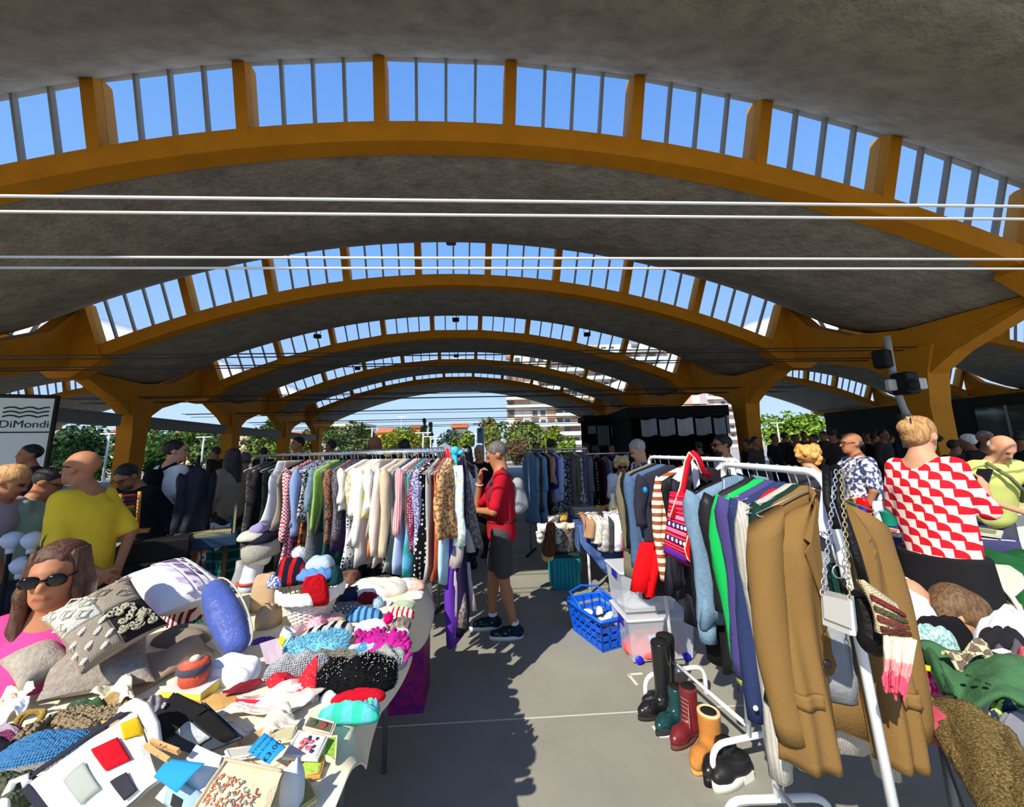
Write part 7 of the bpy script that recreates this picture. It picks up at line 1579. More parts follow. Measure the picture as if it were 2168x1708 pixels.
q = P(487, 1110, 4.4); root = empty('teal_bag', q.xy.to_3d(), 'dark teal striped bag with white paper on top, left of the long rail', 'bag'); heap_mesh((q.x, q.y, 0), .36, .34, .78, 0, 8, p=4).build('bag', cloth(16, 78, 76, pat='stripe', pscale=3.2, col2=(60, 130, 126), axis='Z', thr=.85), root)
b = MB(); b.grid(lambda u, v: Vector((q.x-.14+.26*u, q.y-.15-.03*v, .92-.26*v*(1-.6*abs(u-.5))+.02*sin(u*7))), 8, 8, .004); b.build('paper', plain(214, 220, 226, .8), root)
heap('floor_bundle', (478, 1150, 520, 1200), .3, cloth(30, 32, 34, pat='patch', pscale=9, col2=(150, 152, 150)), 'dark bundle with white flowers on the floor left of the rail', 'bundle', 9, z=0)
q = P(420, 985, 3.9); root = empty('coat_stand', q.xy.to_3d(), 'dark stand with a leather jacket, left of the long rail', 'coat stand'); b = MB(); b.tube([q.xy.to_3d(), q+Vector((0, 0, .1))], .014, 8); b.build('pole', DARKM, root)
for a in (0, 2.1, 4.2): b = MB(); b.tube([q.xy.to_3d()+Vector((0, 0, .3)), q.xy.to_3d()+Vector((.3*cos(a), .3*sin(a), .01))], .012, 6); b.build('leg', DARKM, root)
garment('leather_jacket', 'dark blue leather jacket hanging on the coat stand', 'jacket', q+Vector((0, 0, .04)), Vector((-.5, -.87, 0)), Vector((.87, -.5, 0)),   .82, .11, .07, cloth(36, 40, 52, rough=.5, bump=.5, bscale=20), 91, sleeves=.55, r=.06)
for dx in (-.16, -.06, .1, .2): b = MB(); b.tube([q+Vector((dx, .02, -.6)), q+Vector((dx*1.3, 0, -1.1)), (q+Vector((dx*1.6, -.05, 0))).xy.to_3d()+Vector((0, 0, .02))], .006, 5); b.build('cord', DARKM, label='thin black cord hanging below the leather jacket', cat='cord', group='black cords below the leather jacket')

# gazebo added out of view on the left, to shade the left group
root = empty('shade_gazebo', (-4.9, .6, 0), 'unseen gazebo added to shade the left group', 'gazebo'); gx0, gx1, gy0, gy1 = -6.8, -3.45, -1.6, 1.9
for x in (gx0, gx1):
    for y in (gy0, gy1): b = MB(); b.tube([(x, y, 0), (x, y, 2.5)], .02, 8); b.build('leg', WHITEM, root)
b = MB(); cx_, cy_ = (gx0+gx1)/2, (gy0+gy1)/2; V = [(gx0, gy0, 2.45), (gx1, gy0, 2.45), (gx1, gy1, 2.45), (gx0, gy1, 2.45), (gx0, gy0, 2.2), (gx1, gy0, 2.2), (gx1, gy1, 2.2), (gx0, gy1, 2.2), (cx_, cy_, 3.2)]
b.add(V, [(0, 1, 8), (1, 2, 8), (2, 3, 8), (3, 0, 8), (0, 4, 5, 1), (1, 5, 6, 2), (2, 6, 7, 3), (3, 7, 4, 0)]); b.build('canopy', plain(120, 124, 130, .9), root)
# ================================================================== right side stalls
NAVY = cloth(62, 62, 104)
nt0, nt1 = PG(1790, 1118, .76), PG(2112, 1142, .76); d = nt1-nt0; dn = d.normalized(); bk_ = Vector((-dn.y, dn.x, 0))
bk_ = bk_ if bk_.y > 0 else -bk_
root = empty('market_table', ((nt0+nt1)/2).xy.to_3d(), 'table under a navy cloth with glass jars, behind the red print shirt', 'table')
b = MB(); b.prism([nt0-dn*.3, nt1+dn*.1, nt1+dn*.1+bk_*.75, nt0-dn*.3+bk_*.75], (0, 0, -.03)); b.build('tabletop', plain(200, 196, 186, .6), root)
for q in (nt0-dn*.2+bk_*.08, nt1+bk_*.08, nt0-dn*.2+bk_*.65, nt1+bk_*.65): b = MB(); b.tube([q.xy.to_3d(), q-Vector((0, 0, .03))], .016, 8); b.build('leg', WHITEM, root)
def nav_cl(u, v):
    p = nt0-dn*.32+dn*((nt1-nt0).length+.44)*u
    if v < .6: q = 1-v/.6; return p-bk_*(.01+.03*q*(1+sin(u*26)))+Vector((0, 0, .004-.68*q))
    return p+bk_*(.78*(v-.6)/.4)+Vector((0, 0, .006))
b = MB(); b.grid(nav_cl, 50, 22, .004); b.build('tablecloth', NAVY, label='navy cloth over the table of glass jars', cat='tablecloth')
def jar(name, px, py, prof, m, label, lidm=None, o=.0, n=26, flut=0.0):
    p = PG(px, py, .77); root = empty(name, p, label, 'jar'); b = MB(); rings = []
    for r_, z in prof: rings.append([p+Vector((r_*(1+flut*cos(9*2*pi*j/n*1.0)*(1 if .02 < z < .13 else 0))*cos(2*pi*j/n), r_*(1+flut*cos(9*2*pi*j/n)*(1 if .02 < z < .13 else 0))*sin(2*pi*j/n), z)) for j in range(n)])
    b.loft(rings); b.build('body', m, root)
    if lidm: r_, z = prof[-1]; b = MB(); b.lathe([(r_*1.1, z), (r_*1.15, z+.01), (r_*.8, z+.025), (.001, z+.03)], p, 22); b.build('lid', lidm, root)
    return root
RG = plain(226, 66, 46, .12); BG_ = mat('blue_glass', flat(20, 34, 180), rough=.08, spec=.8)
JP = [(.04, 0), (.052, .02), (.064, .10), (.060, .17), (.036, .21), (.034, .225)]
jar('glass_jar', 1776, 1100, [(r_*.95, z*1.1) for r_, z in JP], plain(220, 60, 60, .12), 'tall coral red jar with a green lid, leftmost', plain(150, 150, 40, .3))
jar('glass_jar', 1797, 1112, JP, RG, 'orange red glazed jar in front')
jar('glass_jar', 1815, 1100, [(.045, 0), (.06, .04), (.06, .16), (.045, .20), (.045, .225), (.05, .23)], plain(196, 120, 30, .15), 'amber glass jar behind the blue one')
jar('glass_jar', 1829, 1114, [(.045, 0), (.062, .02), (.066, .06), (.05, .11), (.036, .14), (.042, .18), (.040, .20)], BG_, 'cobalt blue fluted glass jar', flut=.06, n=54)
jar('glass_jar', 1836, 1104, [(.05, 0), (.05, .12), (.066, .16), (.066, .21), (.05, .245), (.046, .25)], plain(206, 16, 16, .12), 'bright red glass jar on a brown block')
jar('ceramic_jar', 1864, 1110, [(.04, 0), (.042, .01), (.042, .22), (.036, .235), (.001, .236)], plain(236, 236, 234, .3), 'tall white cylindrical ceramic jar')
jar('plant_pot', 1884, 1112, [(.055, 0), (.056, .005), (.07, .13), (.074, .135), (.07, .14), (.05, .05), (.001, .04)], plain(24, 140, 110, .5), 'green ceramic pot nearest the red print shirt')
for pts, c_, lb in (([(1835, 1126), (1905, 1138), (1915, 1128), (1850, 1114)], (226, 222, 206), 'flat cream board game lying on the navy table'), ([(2040, 1128), (2120, 1140), (2125, 1128), (2050, 1118)], (206, 206, 196), 'flat picture frame on the navy table right of the shopper')):
    V = [PG(x, y, .775) for x, y in pts]; b = MB(); b.prism(V, (0, 0, .02)); root = empty('flat_board', V[0], lb, 'board'); b.build('board', plain(*c_, .7), root); cc = sum(V, Vector())/4; b = MB(); b.prism([cc+(v-cc)*.7+Vector((0, 0, .021)) for v in V], (0, 0, .001)); b.build('print', plain(206, 90, 70, .6) if c_[0] > 220 else plain(140, 140, 90, .6), root)
# cream table with violin case
CRM2 = cloth(226, 220, 196, var=.05)
ct0, ct1 = PG(2020, 1072, .80), PG(2240, 1062, .80); d = ct1-ct0; dn2 = d.normalized(); bk2 = Vector((-dn2.y, dn2.x, 0)); bk2 = bk2 if bk2.y > 0 else -bk2
root = empty('market_table', ((ct0+ct1)/2).xy.to_3d(), 'table under a cream cloth holding a violin case at the right', 'table'); b = MB(); b.prism([ct0, ct1, ct1+bk2*.9, ct0+bk2*.9], (0, 0, -.03)); b.build('tabletop', plain(200, 196, 186, .6), root)
for q in (ct0+dn2*.1+bk2*.1, ct1-dn2*.1+bk2*.1, ct0+dn2*.1+bk2*.8, ct1-dn2*.1+bk2*.8): b = MB(); b.tube([q.xy.to_3d(), q-Vector((0, 0, .03))], .018, 8); b.build('leg', WHITEM, root)
def cr_cl(u, v):
    p = ct0-dn2*.04+dn2*(d.length+.08)*u
    if v < .6: q = 1-v/.6; return p-bk2*(.01+.05*q*(1+.8*sin(u*34)+.4*sin(u*11)))+Vector((0, 0, .004-.66*q))
    return p+bk2*(.92*(v-.6)/.4)+Vector((0, 0, .006))
b = MB(); b.grid(cr_cl, 60, 20, .004); b.build('tablecloth', CRM2, label='cream cloth hanging in folds from the violin case table', cat='tablecloth')
vc = PG(2105, 1070, .82); root = empty('violin_case', vc, 'black violin case open to show its wine red velvet lining', 'instrument case'); VEL = cloth(96, 14, 22, bump=.4)
A, B = PG(2040, 1066, .82), PG(2178, 1066, .82); e1 = (B-A).normalized(); e2 = Vector((-e1.y, e1.x, 0)); e2 = e2 if e2.y > 0 else -e2; Lc = (B-A).length
out = [(0, .05), (.05, .0), (.55, .0), (.72, .06), (.93, .07), (1, .12), (1, .20), (.93, .25), (.72, .26), (.55, .30), (.05, .30), (0, .25)]
b = MB(); b.prism([A+e1*u*Lc+e2*v for u, v in out], (0, 0, .085)); b.build('shell', plain(30, 30, 32, .5), root)
b = MB(); b.prism([A+e1*(.03+u*.94)*Lc+e2*(.012+v*.92)+Vector((0, 0, .086)) for u, v in out], (0, 0, .006)); b.build('lining', VEL, root)
b = MB(); b.prism([A+e1*u*Lc+e2*(.31+v*.10)+Vector((0, 0, .09+v*.85)) for u, v in out], e2*.03); b.build('lid', plain(30, 30, 32, .5), root); b = MB(); b.prism([A+e1*(.03+u*.94)*Lc+e2*(.305+v*.10)+Vector((0, 0, .098+v*.80)) for u, v in out], e2*.008); b.build('lid_lining', VEL, root)
b = MB(); b.tube([A+e1*.08*Lc+e2*.25+Vector((0, 0, .15)), A+e1*.88*Lc+e2*.27+Vector((0, 0, .17))], .006, 6); b.build('bow', plain(190, 110, 50, .4), root)
for u in (.3, .62): b = MB(); b.box(A+e1*u*Lc-Vector((0, .004, -.045)), (.05, .01, .03), math.atan2(e1.y, e1.x)); b.build('clasp', plain(200, 190, 160, .3, metal=.8), root)
q = PG(2150, 1076, .80); root = empty('cardboard_box', q, 'open cardboard flap marked with handwriting at the right edge', 'box'); b = MB(); b.box(q+Vector((.1, .03, .07)), (.42, .012, .13), -.05); b.build('flap', plain(196, 176, 126, .8), root); text_on('Oby', q+Vector((-.06, .02, .07)), Vector((0, 0, 1)), Vector((-1, 0, 0)), .05, INK, root)
# ---- clothes heap on the near right table
HZ = .74
ht = [PG(1925, 1468, HZ), PG(2100, 1715, HZ)]; hd_ = (ht[1]-ht[0]).normalized(); hs = Vector((-hd_.y, hd_.x, 0)); hs = hs if hs.x > 0 else -hs
root = empty('market_table', (ht[0]+hs*.4).xy.to_3d(), 'folding table piled with clothes in the right foreground', 'table')
b = MB(); b.prism([ht[0]-hd_*.3, ht[1]+hd_*.15, ht[1]+hd_*.15+hs*.85, ht[0]-hd_*.3+hs*.95], (0, 0, -.035)); b.build('tabletop', plain(206, 200, 186, .5), root)
for s_ in (.05, .42): b = MB(); q = ht[0]+hd_*s_+hs*.05; b.tube([q.xy.to_3d(), q-Vector((0, 0, .03))], .013, 8); b.build('leg', GREYM, root)
b = MB(); b.tube([ht[0]+hd_*.02+hs*.04-Vector((0, 0, .05)), (ht[0]+hd_*.5+hs*.04).xy.to_3d()+Vector((0, 0, .2))], .006, 6); b.build('brace', GREYM, root)
def HH(name, box, h, m, label, seed, rz=0.0, cat='clothing', z=HZ+.01, **k): return heap(name, box, h, m, label, cat, seed, rz=rz, z=z, **k)
def hsheet(name, corners, m, label, wav=.012, seed=0, n=18, th=.008):
    A, B, C, D = [PG(x, y, HZ+.02+dz) for x, y, dz in corners]; b = MB()
    b.grid(lambda u, v: (A*(1-u)+B*u)*(1-v)+(D*(1-u)+C*u)*v+Vector((0, 0, wav*fbm(Vector((u*3.2+seed, v*3.2, seed)), seed, 3)+wav*.5*sin(u*8+v*3+seed))), n, n, th); return b.build(name, m, label=label, cat='clothing')
LEO = cloth(122, 104, 60, pat='floral', pscale=110, col2=(84, 68, 40), col3=(160, 136, 76))
hsheet('leopard_jeans', [(1950, 1472, .03), (2150, 1540, .10), (2260, 1800, .08), (2100, 1740, .02)], LEO, 'olive leopard print jeans lying over the near right table', .016, 3, 26, .02)
hsheet('leopard_jeans', [(1945, 1482, .015), (2010, 1500, .05), (2140, 1720, .05), (2070, 1690, .0)], LEO, 'second leg of the olive leopard print jeans at the table edge', .01, 5, 20, .02)
hsheet('green_shirt', [(1945, 1372, .10), (2168, 1400, .16), (2210, 1500, .14), (2035, 1492, .07)], cloth(70, 112, 74), 'green cotton shirt with dark buttons on the clothes heap', .022, 7, 22, .012)
hsheet('green_shirt', [(1948, 1372, .11), (1975, 1372, .12), (2030, 1480, .10), (2000, 1470, .07)], cloth(60, 100, 66), 'folded front edge of the green shirt', .01, 9)
for px, py in ((2050, 1431), (2071, 1441), (2092, 1449)): b = MB(); q = PG(px, py, HZ+.175); b.lathe([(.001, 0), (.006, 0), (.006, .003), (.001, .003)], q, 10); b.build('shirt_button', plain(30, 50, 36, .4), label='dark round button on the green shirt', cat='button', group='dark buttons on the green shirt')
HH('pink_jumper', (1928, 1482, 2012, 1580), .07, cloth(172, 70, 84), 'dusty pink jumper at the table edge below the fringe', 3, rz=-.5)
HH('magenta_top', (1925, 1432, 2000, 1470), .07, cloth(222, 30, 130, pat='floral', pscale=40, col2=(240, 120, 170)), 'magenta lace top beside the pink fringe', 5)
HH('black_trousers', (1915, 1372, 1985, 1440), .10, cloth(30, 28, 32), 'black trousers with a yellow stripe beside the fringe', 7, rz=-.3)
b = MB(); b.grid(lambda u, v: PG(1918+52*u, 1402+10*u+10*v, HZ+.135-.01*u), 8, 3, .006); b.build('yellow_belt', cloth(244, 216, 10), label='yellow strip of cloth across the black trousers', cat='clothing')
HH('aqua_scarf', (1928, 1342, 2030, 1392), .13, cloth(196, 226, 220, pat='floral', pscale=50, col2=(120, 176, 170)), 'aqua patterned scarf under the black garment', 9)
HH('white_cloth', (1905, 1332, 1945, 1375), .12, cloth(232, 230, 240), 'white cloth beside the fringed pouch', 11)
hsheet('plaid_shirt', [(1995, 1384, .15), (2080, 1366, .18), (2110, 1400, .15), (2020, 1405, .13)], cloth(196, 186, 150, pat='check', pscale=40, col2=(110, 96, 84)), 'beige and brown plaid shirt behind the green shirt', .02, 13)
HH('black_jacket', (2065, 1358, 2190, 1412), .16, cloth(36, 35, 38), 'black jacket with a tag on the right of the heap', 15)
b = MB(); q = PG(2120, 1378, HZ+.19); b.box(q, (.05, .02, .004), .2); b.build('garment_tag', plain(226, 226, 230, .6), label='white tag on the black jacket', cat='tag')
HH('blue_shirt', (2065, 1325, 2220, 1372), .17, cloth(206, 214, 232), 'pale blue crumpled shirts at the back of the heap', 17, folds=6, fold_amp=.10)
HH('grey_trousers', (2095, 1395, 2220, 1435), .14, cloth(84, 84, 90), 'grey trousers on the right of the heap', 19)
HH('coral_top', (2150, 1418, 2230, 1445), .15, cloth(232, 100, 116), 'coral top at the right edge of the heap', 21)
HH('lime_print', (2090, 1482, 2220, 1540), .12, cloth(170, 206, 60, pat='floral', pscale=26, col2=(40, 50, 80), col3=(226, 240, 160)), 'lime and navy print top on the right', 23)
HH('grey_wrap', (2120, 1510, 2230, 1580), .08, cloth(120, 120, 128), 'grey cloth under the lime print top', 25)
# ---- cream folding chair with a green jacket, patterned bag
CHM = plain(232, 228, 206, .4); root = empty('folding_chair', PG(2150, 1330, 0), 'cream metal folding chair at the right edge', 'chair')
Yc = 2.55
q0, q1, q2, q3 = P(2096, 1208, Yc), P(2128, 1192, Yc+.05), P(2190, 1210, Yc+.12), P(2172, 1262, Yc+.1)
b = MB(); cs = [P(2093, 1205, Yc), P(2112, 1196, Yc), P(2140, 1198, Yc+.05), P(2165, 1215, Yc+.1), P(2175, 1240, Yc+.1), P(2150, 1262, Yc+.05), P(2143, 1262, Yc+.02)]
b.prism(cs, (.006, .02, 0)); b.build('backrest', CHM, root)
b = MB(); b.tube([P(2093, 1205, Yc), P(2143, 1265, Yc), P(2175, 1315, Yc-.05), P(2230, 1420, Yc-.1)], .014, 8); b.build('frame_tube', CHM, root); b = MB(); b.tube([P(2175, 1215, Yc+.3), P(2230, 1300, Yc+.3), P(2280, 1420, Yc+.3)], .014, 8); b.build('frame_tube', CHM, root)
b = MB(); b.box(P(2230, 1330, Yc+.1), (.40, .40, .03), .4, bev=.01); b.build('seat', CHM, root)
q = P(2120, 1195, Yc+.45); root = empty('green_jacket', q, 'bottle green jacket heaped behind the cream chair', 'jacket'); heap_mesh((q.x+.1, q.y, q.z-.13), .55, .35, .20, .1, 7, fold_amp=.14).build('body', cloth(28, 86, 46), root); heap_mesh((q.x-.1, q.y-.12, q.z-.36), .22, .24, .34, .2, 9, fold_amp=.1, p=4).build('sleeve', cloth(28, 86, 46), root)
q = PG(2142, 1330, .35); root = empty('woven_bag', q, 'tan bag with black scroll pattern under the cream chair', 'bag'); b = MB(); b.box((q.x+.03, q.y+.05, q.z-.02), (.26, .16, .40), .3, bev=.03); b.build('bag', cloth(206, 168, 104, pat='floral', pscale=14, col2=(60, 44, 30), col3=(214, 178, 112)), root); b = MB(); b.box((q.x+.03, q.y+.05, q.z-.12), (.268, .168, .08), .3, bev=.02); b.build('border_band', cloth(214, 170, 80, pat='stripe', pscale=30, col2=(40, 34, 28), axis='X'), root)
# ================================================================== people
def hand_prims(w_, d, nrm, s_, col, curl=.6, sc=1.0, spread=.0):
    """wrist, finger direction, palm-facing direction, side (+1: thumb on the left of d seen from the palm)"""
    w_, d, nrm = Vector(w_), Vector(d).normalized(), Vector(nrm); nrm = (nrm-d*nrm.dot(d)).normalized(); lat = d.cross(nrm)*s_; pr = []
    Mx = Matrix((d, lat, nrm)).transposed()
    pr.append(ell(w_+d*.045*sc, (.052*sc, .040*sc, .016*sc), Mx, k=.012, col=col)); pr.append(cone(w_-d*.02*sc, w_+d*.02*sc, .027*sc, .026*sc, k=.02, col=col))
    for i, (o, ln, r_) in enumerate(((-.028, .070, .0080), (-.010, .080, .0086), (.009, .076, .0084), (.027, .060, .0076))):
        b0 = w_+(d*.085-lat*o*(1+spread))*sc; a = curl*(.8+.1*i); d1 = (d*cos(a)+nrm*sin(a)); d2 = (d*cos(2.1*a)+nrm*sin(2.1*a)); m_ = b0+d1*ln*.5*sc; e_ = m_+d2*ln*.5*sc
        pr += [cone(b0-d*.02*sc, m_, r_*1.1*sc, r_*sc, k=.004, col=col), cone(m_, e_, r_*sc, r_*.8*sc, k=.003, col=col)]
    t0 = w_+(d*.025+lat*.03)*sc; t1 = t0+(d*.035+lat*.03+nrm*.012)*sc; t2 = t1+(d*.03+lat*.004+nrm*.02)*sc
    return pr+[cone(t0, t1, .0125*sc, .0105*sc, k=.008, col=col), cone(t1, t2, .0105*sc, .008*sc, k=.003, col=col)]
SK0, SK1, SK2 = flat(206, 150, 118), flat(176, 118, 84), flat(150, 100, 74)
def person(label, hx, hy, Y, yaw, top, bottom=None, hair=None, skin=SK0, lean=0.0, hp=0.0, hyaw=0.0, over=None, vox=.018, sleeve=.62, fat=1.0, bot='trousers', shoes=(30, 30, 32), tl=None, glasses=None, scale=None, beard=None, hands=False, curl=.6, topwob=.006, group=None, hem=None, zmin=0.0, blen=1.0, sw=.9):
    J = dict(pel=(0, 0, .95), che=(0, .0, 1.28), nek=(0, -.01, 1.46), hed=(0, .03, 1.625), sL=(-.185, 0, 1.41), sR=(.185, 0, 1.41), eL=(-.235, -.03, 1.13), eR=(.235, -.03, 1.13), wL=(-.24, .07, .90), wR=(.24, .07, .90), hL=(-.095, 0, .90), hR=(.095, 0, .90), kL=(-.10, .02, .50), kR=(.10, .02, .50), aL=(-.10, -.02, .085), aR=(.10, -.02, .085))
    J = {k: Vector(v) for k, v in J.items()}
    for k in ('sL', 'sR', 'eL', 'eR', 'wL', 'wR'): J[k].x *= sw
    if lean:
        Ml = Matrix.Rotation(-lean, 3, 'X')
        for k in ('che', 'nek', 'hed', 'sL', 'sR', 'eL', 'eR', 'wL', 'wR'): J[k] = J['pel']+Ml@(J[k]-J['pel'])
    for k, v in (over or {}).items(): J[k] = Vector(v)
    hw = P(hx, hy, Y); sc = scale or max(.8, min(1.14, hw.z/J['hed'].z)); Mz = Matrix.Rotation(yaw, 3, 'Z'); base = hw-Mz@(J['hed']*sc)
    if scale is None: base.z = 0.0
    W = lambda v: base+Mz@(Vector(v)*sc)
    j = {k: W(v) for k, v in J.items()}; X = Mz@Vector((1, 0, 0)); Fw = Mz@Vector((0, 1, 0))
    root = empty('person', Vector((base.x, base.y, max(0, base.z))), label, 'person', group)
    Hm = Mz@Matrix.Rotation(hyaw, 3, 'Z')@Matrix.Rotation(-hp, 3, 'X'); H = lambda x, y, z: j['hed']+Hm@(Vector((x, y, z))*sc)
    s = sc; sd = tuple(c*.62 for c in skin); lip = (skin[0]*.75, skin[1]*.45, skin[2]*.45); bc = flat(*beard) if beard else skin
    E_ = lambda x, y, z, r, k=.02, col=skin: ell(H(x, y, z), tuple(q*s for q in r), Hm, k, col)
    head = [E_(0, -.012, .03, (.076, .098, .092), .03), E_(0, .03, -.03, (.06, .068, .082), .03), E_(0, .045, -.08, (.045, .046, .034), .03, bc), E_(0, .08, -.1, (.02, .016, .015), .02, bc), cone(H(0, .092, .012), H(0, .116, -.032), .008*s, .0135*s, .012, skin), E_(0, .088, .03, (.045, .012, .009), .016, sd if not hair else skin), E_(0, .093, -.066, (.022, .010, .007), .006, lip),
            E_(.079, -.008, -.012, (.012, .026, .032), .008), E_(-.079, -.008, -.012, (.012, .026, .032), .008), E_(.031, .088, .003, (.013, .007, .0055), .003, (.02, .015, .012)), E_(-.031, .088, .003, (.013, .007, .0055), .003, (.02, .015, .012)), cone(j['nek']-Vector((0, 0, .03*s)), H(0, -.012, -.07), .056*s, .052*s, .03, skin)]
    if beard: head += [E_(0, .05, -.085, (.05, .05, .045), .02, bc), E_(0, .09, -.055, (.03, .012, .008), .006, bc)]
    body = list(head)
    body += [cone(j['pel'], j['che'], .105*s*fat, .115*s*fat, .05, skin, X, 1.3), cone(j['che'], j['nek'], .11*s, .06*s, .05, skin, X, 1.3), cone(j['sL'], j['sR'], .05*s, .05*s, .05, skin)]
    for q in 'LR':
        body += [cone(j['s'+q], j['e'+q], .046*s, .037*s, .04, skin), cone(j['e'+q], j['w'+q], .037*s, .026*s, .02, skin), cone(j['h'+q], j['k'+q], .075*s, .05*s, .05, skin), cone(j['k'+q], j['k'+q].lerp(j['a'+q], .35), .05*s, .052*s, .03, skin), cone(j['k'+q].lerp(j['a'+q], .3), j['a'+q], .052*s, .034*s, .03, skin)]
    ex = []
    for q, sg in (('L', 1), ('R', -1)):
        d = (j['w'+q]-j['e'+q]).normalized(); nm = -X*sg*-1 if False else (X*(1 if q == 'L' else -1)+Fw*.3)
        if hands: ex.append((hand_prims(j['w'+q], d, (over or {}).get('n'+q) and Mz@Vector(over['n'+q]) or nm, sg, skin, curl, s), .0055))
        else: body += hand_prims(j['w'+q], d, nm, sg, skin, curl, s*1.05)
    for q in ('nL', 'nR'): j.pop(q, None)
    cuts = [cut((0, 0, zmin), (0, 0, -1))] if zmin > 0 else []
    field_obj('body', body+cuts, SKIN, root, vox, None, skin, extra=ex or None)
    # top
    f = 1.13*fat; t_ = [cone(j['pel']-(0 if not blen else Vector((0, 0, .06*s*blen))), j['che'], .125*s*f, .125*s*f, .05, None, X, 1.28), cone(j['che'], j['nek']-Vector((0, 0, .03*s)), .122*s, .068*s, .05, None, X, 1.32), cone(j['sL'], j['sR'], .056*s, .056*s, .05)]
    for q in 'LR':
        a, e_, w_ = j['s'+q], j['e'+q], j['w'+q]
        if sleeve <= 1: t_.append(cone(a, a.lerp(e_, sleeve), .057*s, .060*s, .05))
        else: t_ += [cone(a, e_, .058*s, .050*s, .05), cone(e_, e_.lerp(w_, min(1, sleeve-1)), .050*s, .040*s, .03)]
        if sleeve <= 1: dn_ = (e_-a).normalized()
    zh = hem if hem is not None else None
    wb = lambda G: topwob*fbm(G*np.array([9, 9, 5]), 1.0+hx*.01, 2)
    field_obj('shirt', t_+cuts+([cut((0, 0, base.z+zh*s), (0, 0, -1))] if zh else []), top, root, vox*.9, wb)
    if bottom is not None:
        b_ = [cone(j['pel']+Vector((0, 0, .05*s)), j['pel'], .118*s*fat, .125*s*fat, .04, None, X, 1.3)]
        for q in 'LR':
            h_, k_, a_ = j['h'+q], j['k'+q], j['a'+q]
            if bot == 'shorts': b_.append(cone(h_, h_.lerp(k_, .80), .098*s, .088*s, .05))
            elif bot == 'wide': b_ += [cone(h_, k_, .11*s, .125*s, .06), cone(k_, a_, .125*s, .15*s, .05)]
            else: b_ += [cone(h_, k_, .09*s, .068*s, .05), cone(k_, a_, .068*s, .055*s, .03)]
        if bot == 'wide': b_.append(cone(j['pel'], (j['kL']+j['kR'])/2, .15*s, .17*s, .06, None, X, 1.25))
        if zmin < .3: field_obj('shorts' if bot == 'shorts' else 'trousers', b_+[cut((0, 0, .03), (0, 0, -1))]+([cut(j['pel']-Vector((0, 0, .07*s)), (0, 0, 1))] if blen > 1 else []), bottom, root, vox*.95, lambda G: .006*fbm(G*np.array([8, 8, 3]), 2, 2))
    if shoes and zmin < .2 and scale is None:
        for q in 'LR':
            a_ = j['a'+q]; fz = a_.z; A = Vector((a_.x, a_.y, .055)); 
            sh_ = field_obj('shoe', [cone(A-Fw*.04*s, A+Fw*.10*s, .046*s, .042*s, .02), cone(A+Fw*.08*s-Vector((0, 0, .008)), A+Fw*.19*s-Vector((0, 0, .014)), .044*s, .032*s, .02), cone(A-Fw*.02, A+Vector((0, 0, .05)), .044*s, .042*s, .02), cut((0, 0, .02), (0, 0, -1))], shoes if not isinstance(shoes, tuple) else plain(*shoes, .6), root, max(.009, vox*.7))
            b = MB(); b.loft([[A+(Fw*(.075+cos(t)*.155)+X*sin(t)*.05)*s+Vector((0, 0, z-.055)) for t in [2*pi*i/18 for i in range(18)]] for z in (0, .03)]); b.build('sole', plain(226, 226, 222, .7) if not isinstance(shoes, tuple) or shoes[0] > 60 else plain(40, 40, 42, .8), sh_)
    # hair
    if hair:
        kind, hc = hair; hm = mat('hair_%d_%d_%d' % hc, flat(*hc), rough=.5, bump=.5, bscale=70, pat='brush', pscale=90, col2=tuple(min(1, c*1.7+.01) for c in flat(*hc)), spec=.4)
        cap = [E_(0, -.018, .036, (.084, .104, .098), .02)]; cc = cut(H(0, .052, .045), Hm@Vector((0, .80, -.60))); cn = cut(H(0, 0, -.055), Hm@Vector((0, -.25, -1)))
        if kind == 'short': pr = cap+[cc, cn]
        elif kind == 'rim': pr = [E_(0, -.03, -.005, (.0795, .088, .055), .02), cut(H(0, .02, .0), Hm@Vector((0, 1, .1))), cut(H(0, -.03, .03), Hm@Vector((0, .5, 1))), cn]
        elif kind == 'curly':
            r0 = random.Random(hx); pr = [E_(0, -.02, .04, (.105, .115, .105), .02)]
            for i in range(46):
                a, z = r0.uniform(0, 6.28), r0.uniform(-.07, .13); rr = .105*math.sqrt(max(.1, 1-((z-.03)/.13)**2)); pr.append(E_(rr*cos(a), -.02+rr*1.05*sin(a), z, (.03, .03, .03), .008))
            pr += [cut(H(0, .075, .06), Hm@Vector((0, .9, -.45)))]
        elif kind == 'long': pr = cap+[cut(H(0, .06, .055), Hm@Vector((0, .75, -.66)))]
        elif kind == 'bun': pr = cap+[cc, E_(-.01, -.115, .03, (.05, .045, .055), .03), E_(0, -.06, -.03, (.07, .06, .05), .03), cut(H(0, .01, -.04), Hm@Vector((0, .9, -.5)))]
        else: pr = cap+[cc]
        ext = None
        if kind == 'long':
            L = 1.0
            def lock(x, y): p0 = H(x*.8, y, .085); p1 = H(x*1.1, y-.005, -.06); p2 = H(x*1.25, y-.02, -.19); p3 = W(J['sL'].lerp(J['sR'], .5+x*2.1)+Vector((0, y*.6+.05*(1 if y > -.06 else -1.6), -.12))); return [cone(p0, p1, .016*s, .021*s, .02), cone(p1, p2, .021*s, .022*s, .02), cone(p2, p3, .022*s, .012*s, .02)]
            ext = [(sum([lock(x, y) for x, y in ((-.072, .035), (.072, .035), (-.078, .01), (.078, .01), (-.078, -.02), (.078, -.02), (-.07, -.055), (.07, -.055), (-.045, -.085), (.045, -.085), (-.015, -.095), (.015, -.095))], []), .010)]
        field_obj('hair', pr, hm, root, min(vox, .013) if vox < .026 else vox, lambda G: .004*fbm(G*30, 3, 2), extra=ext)
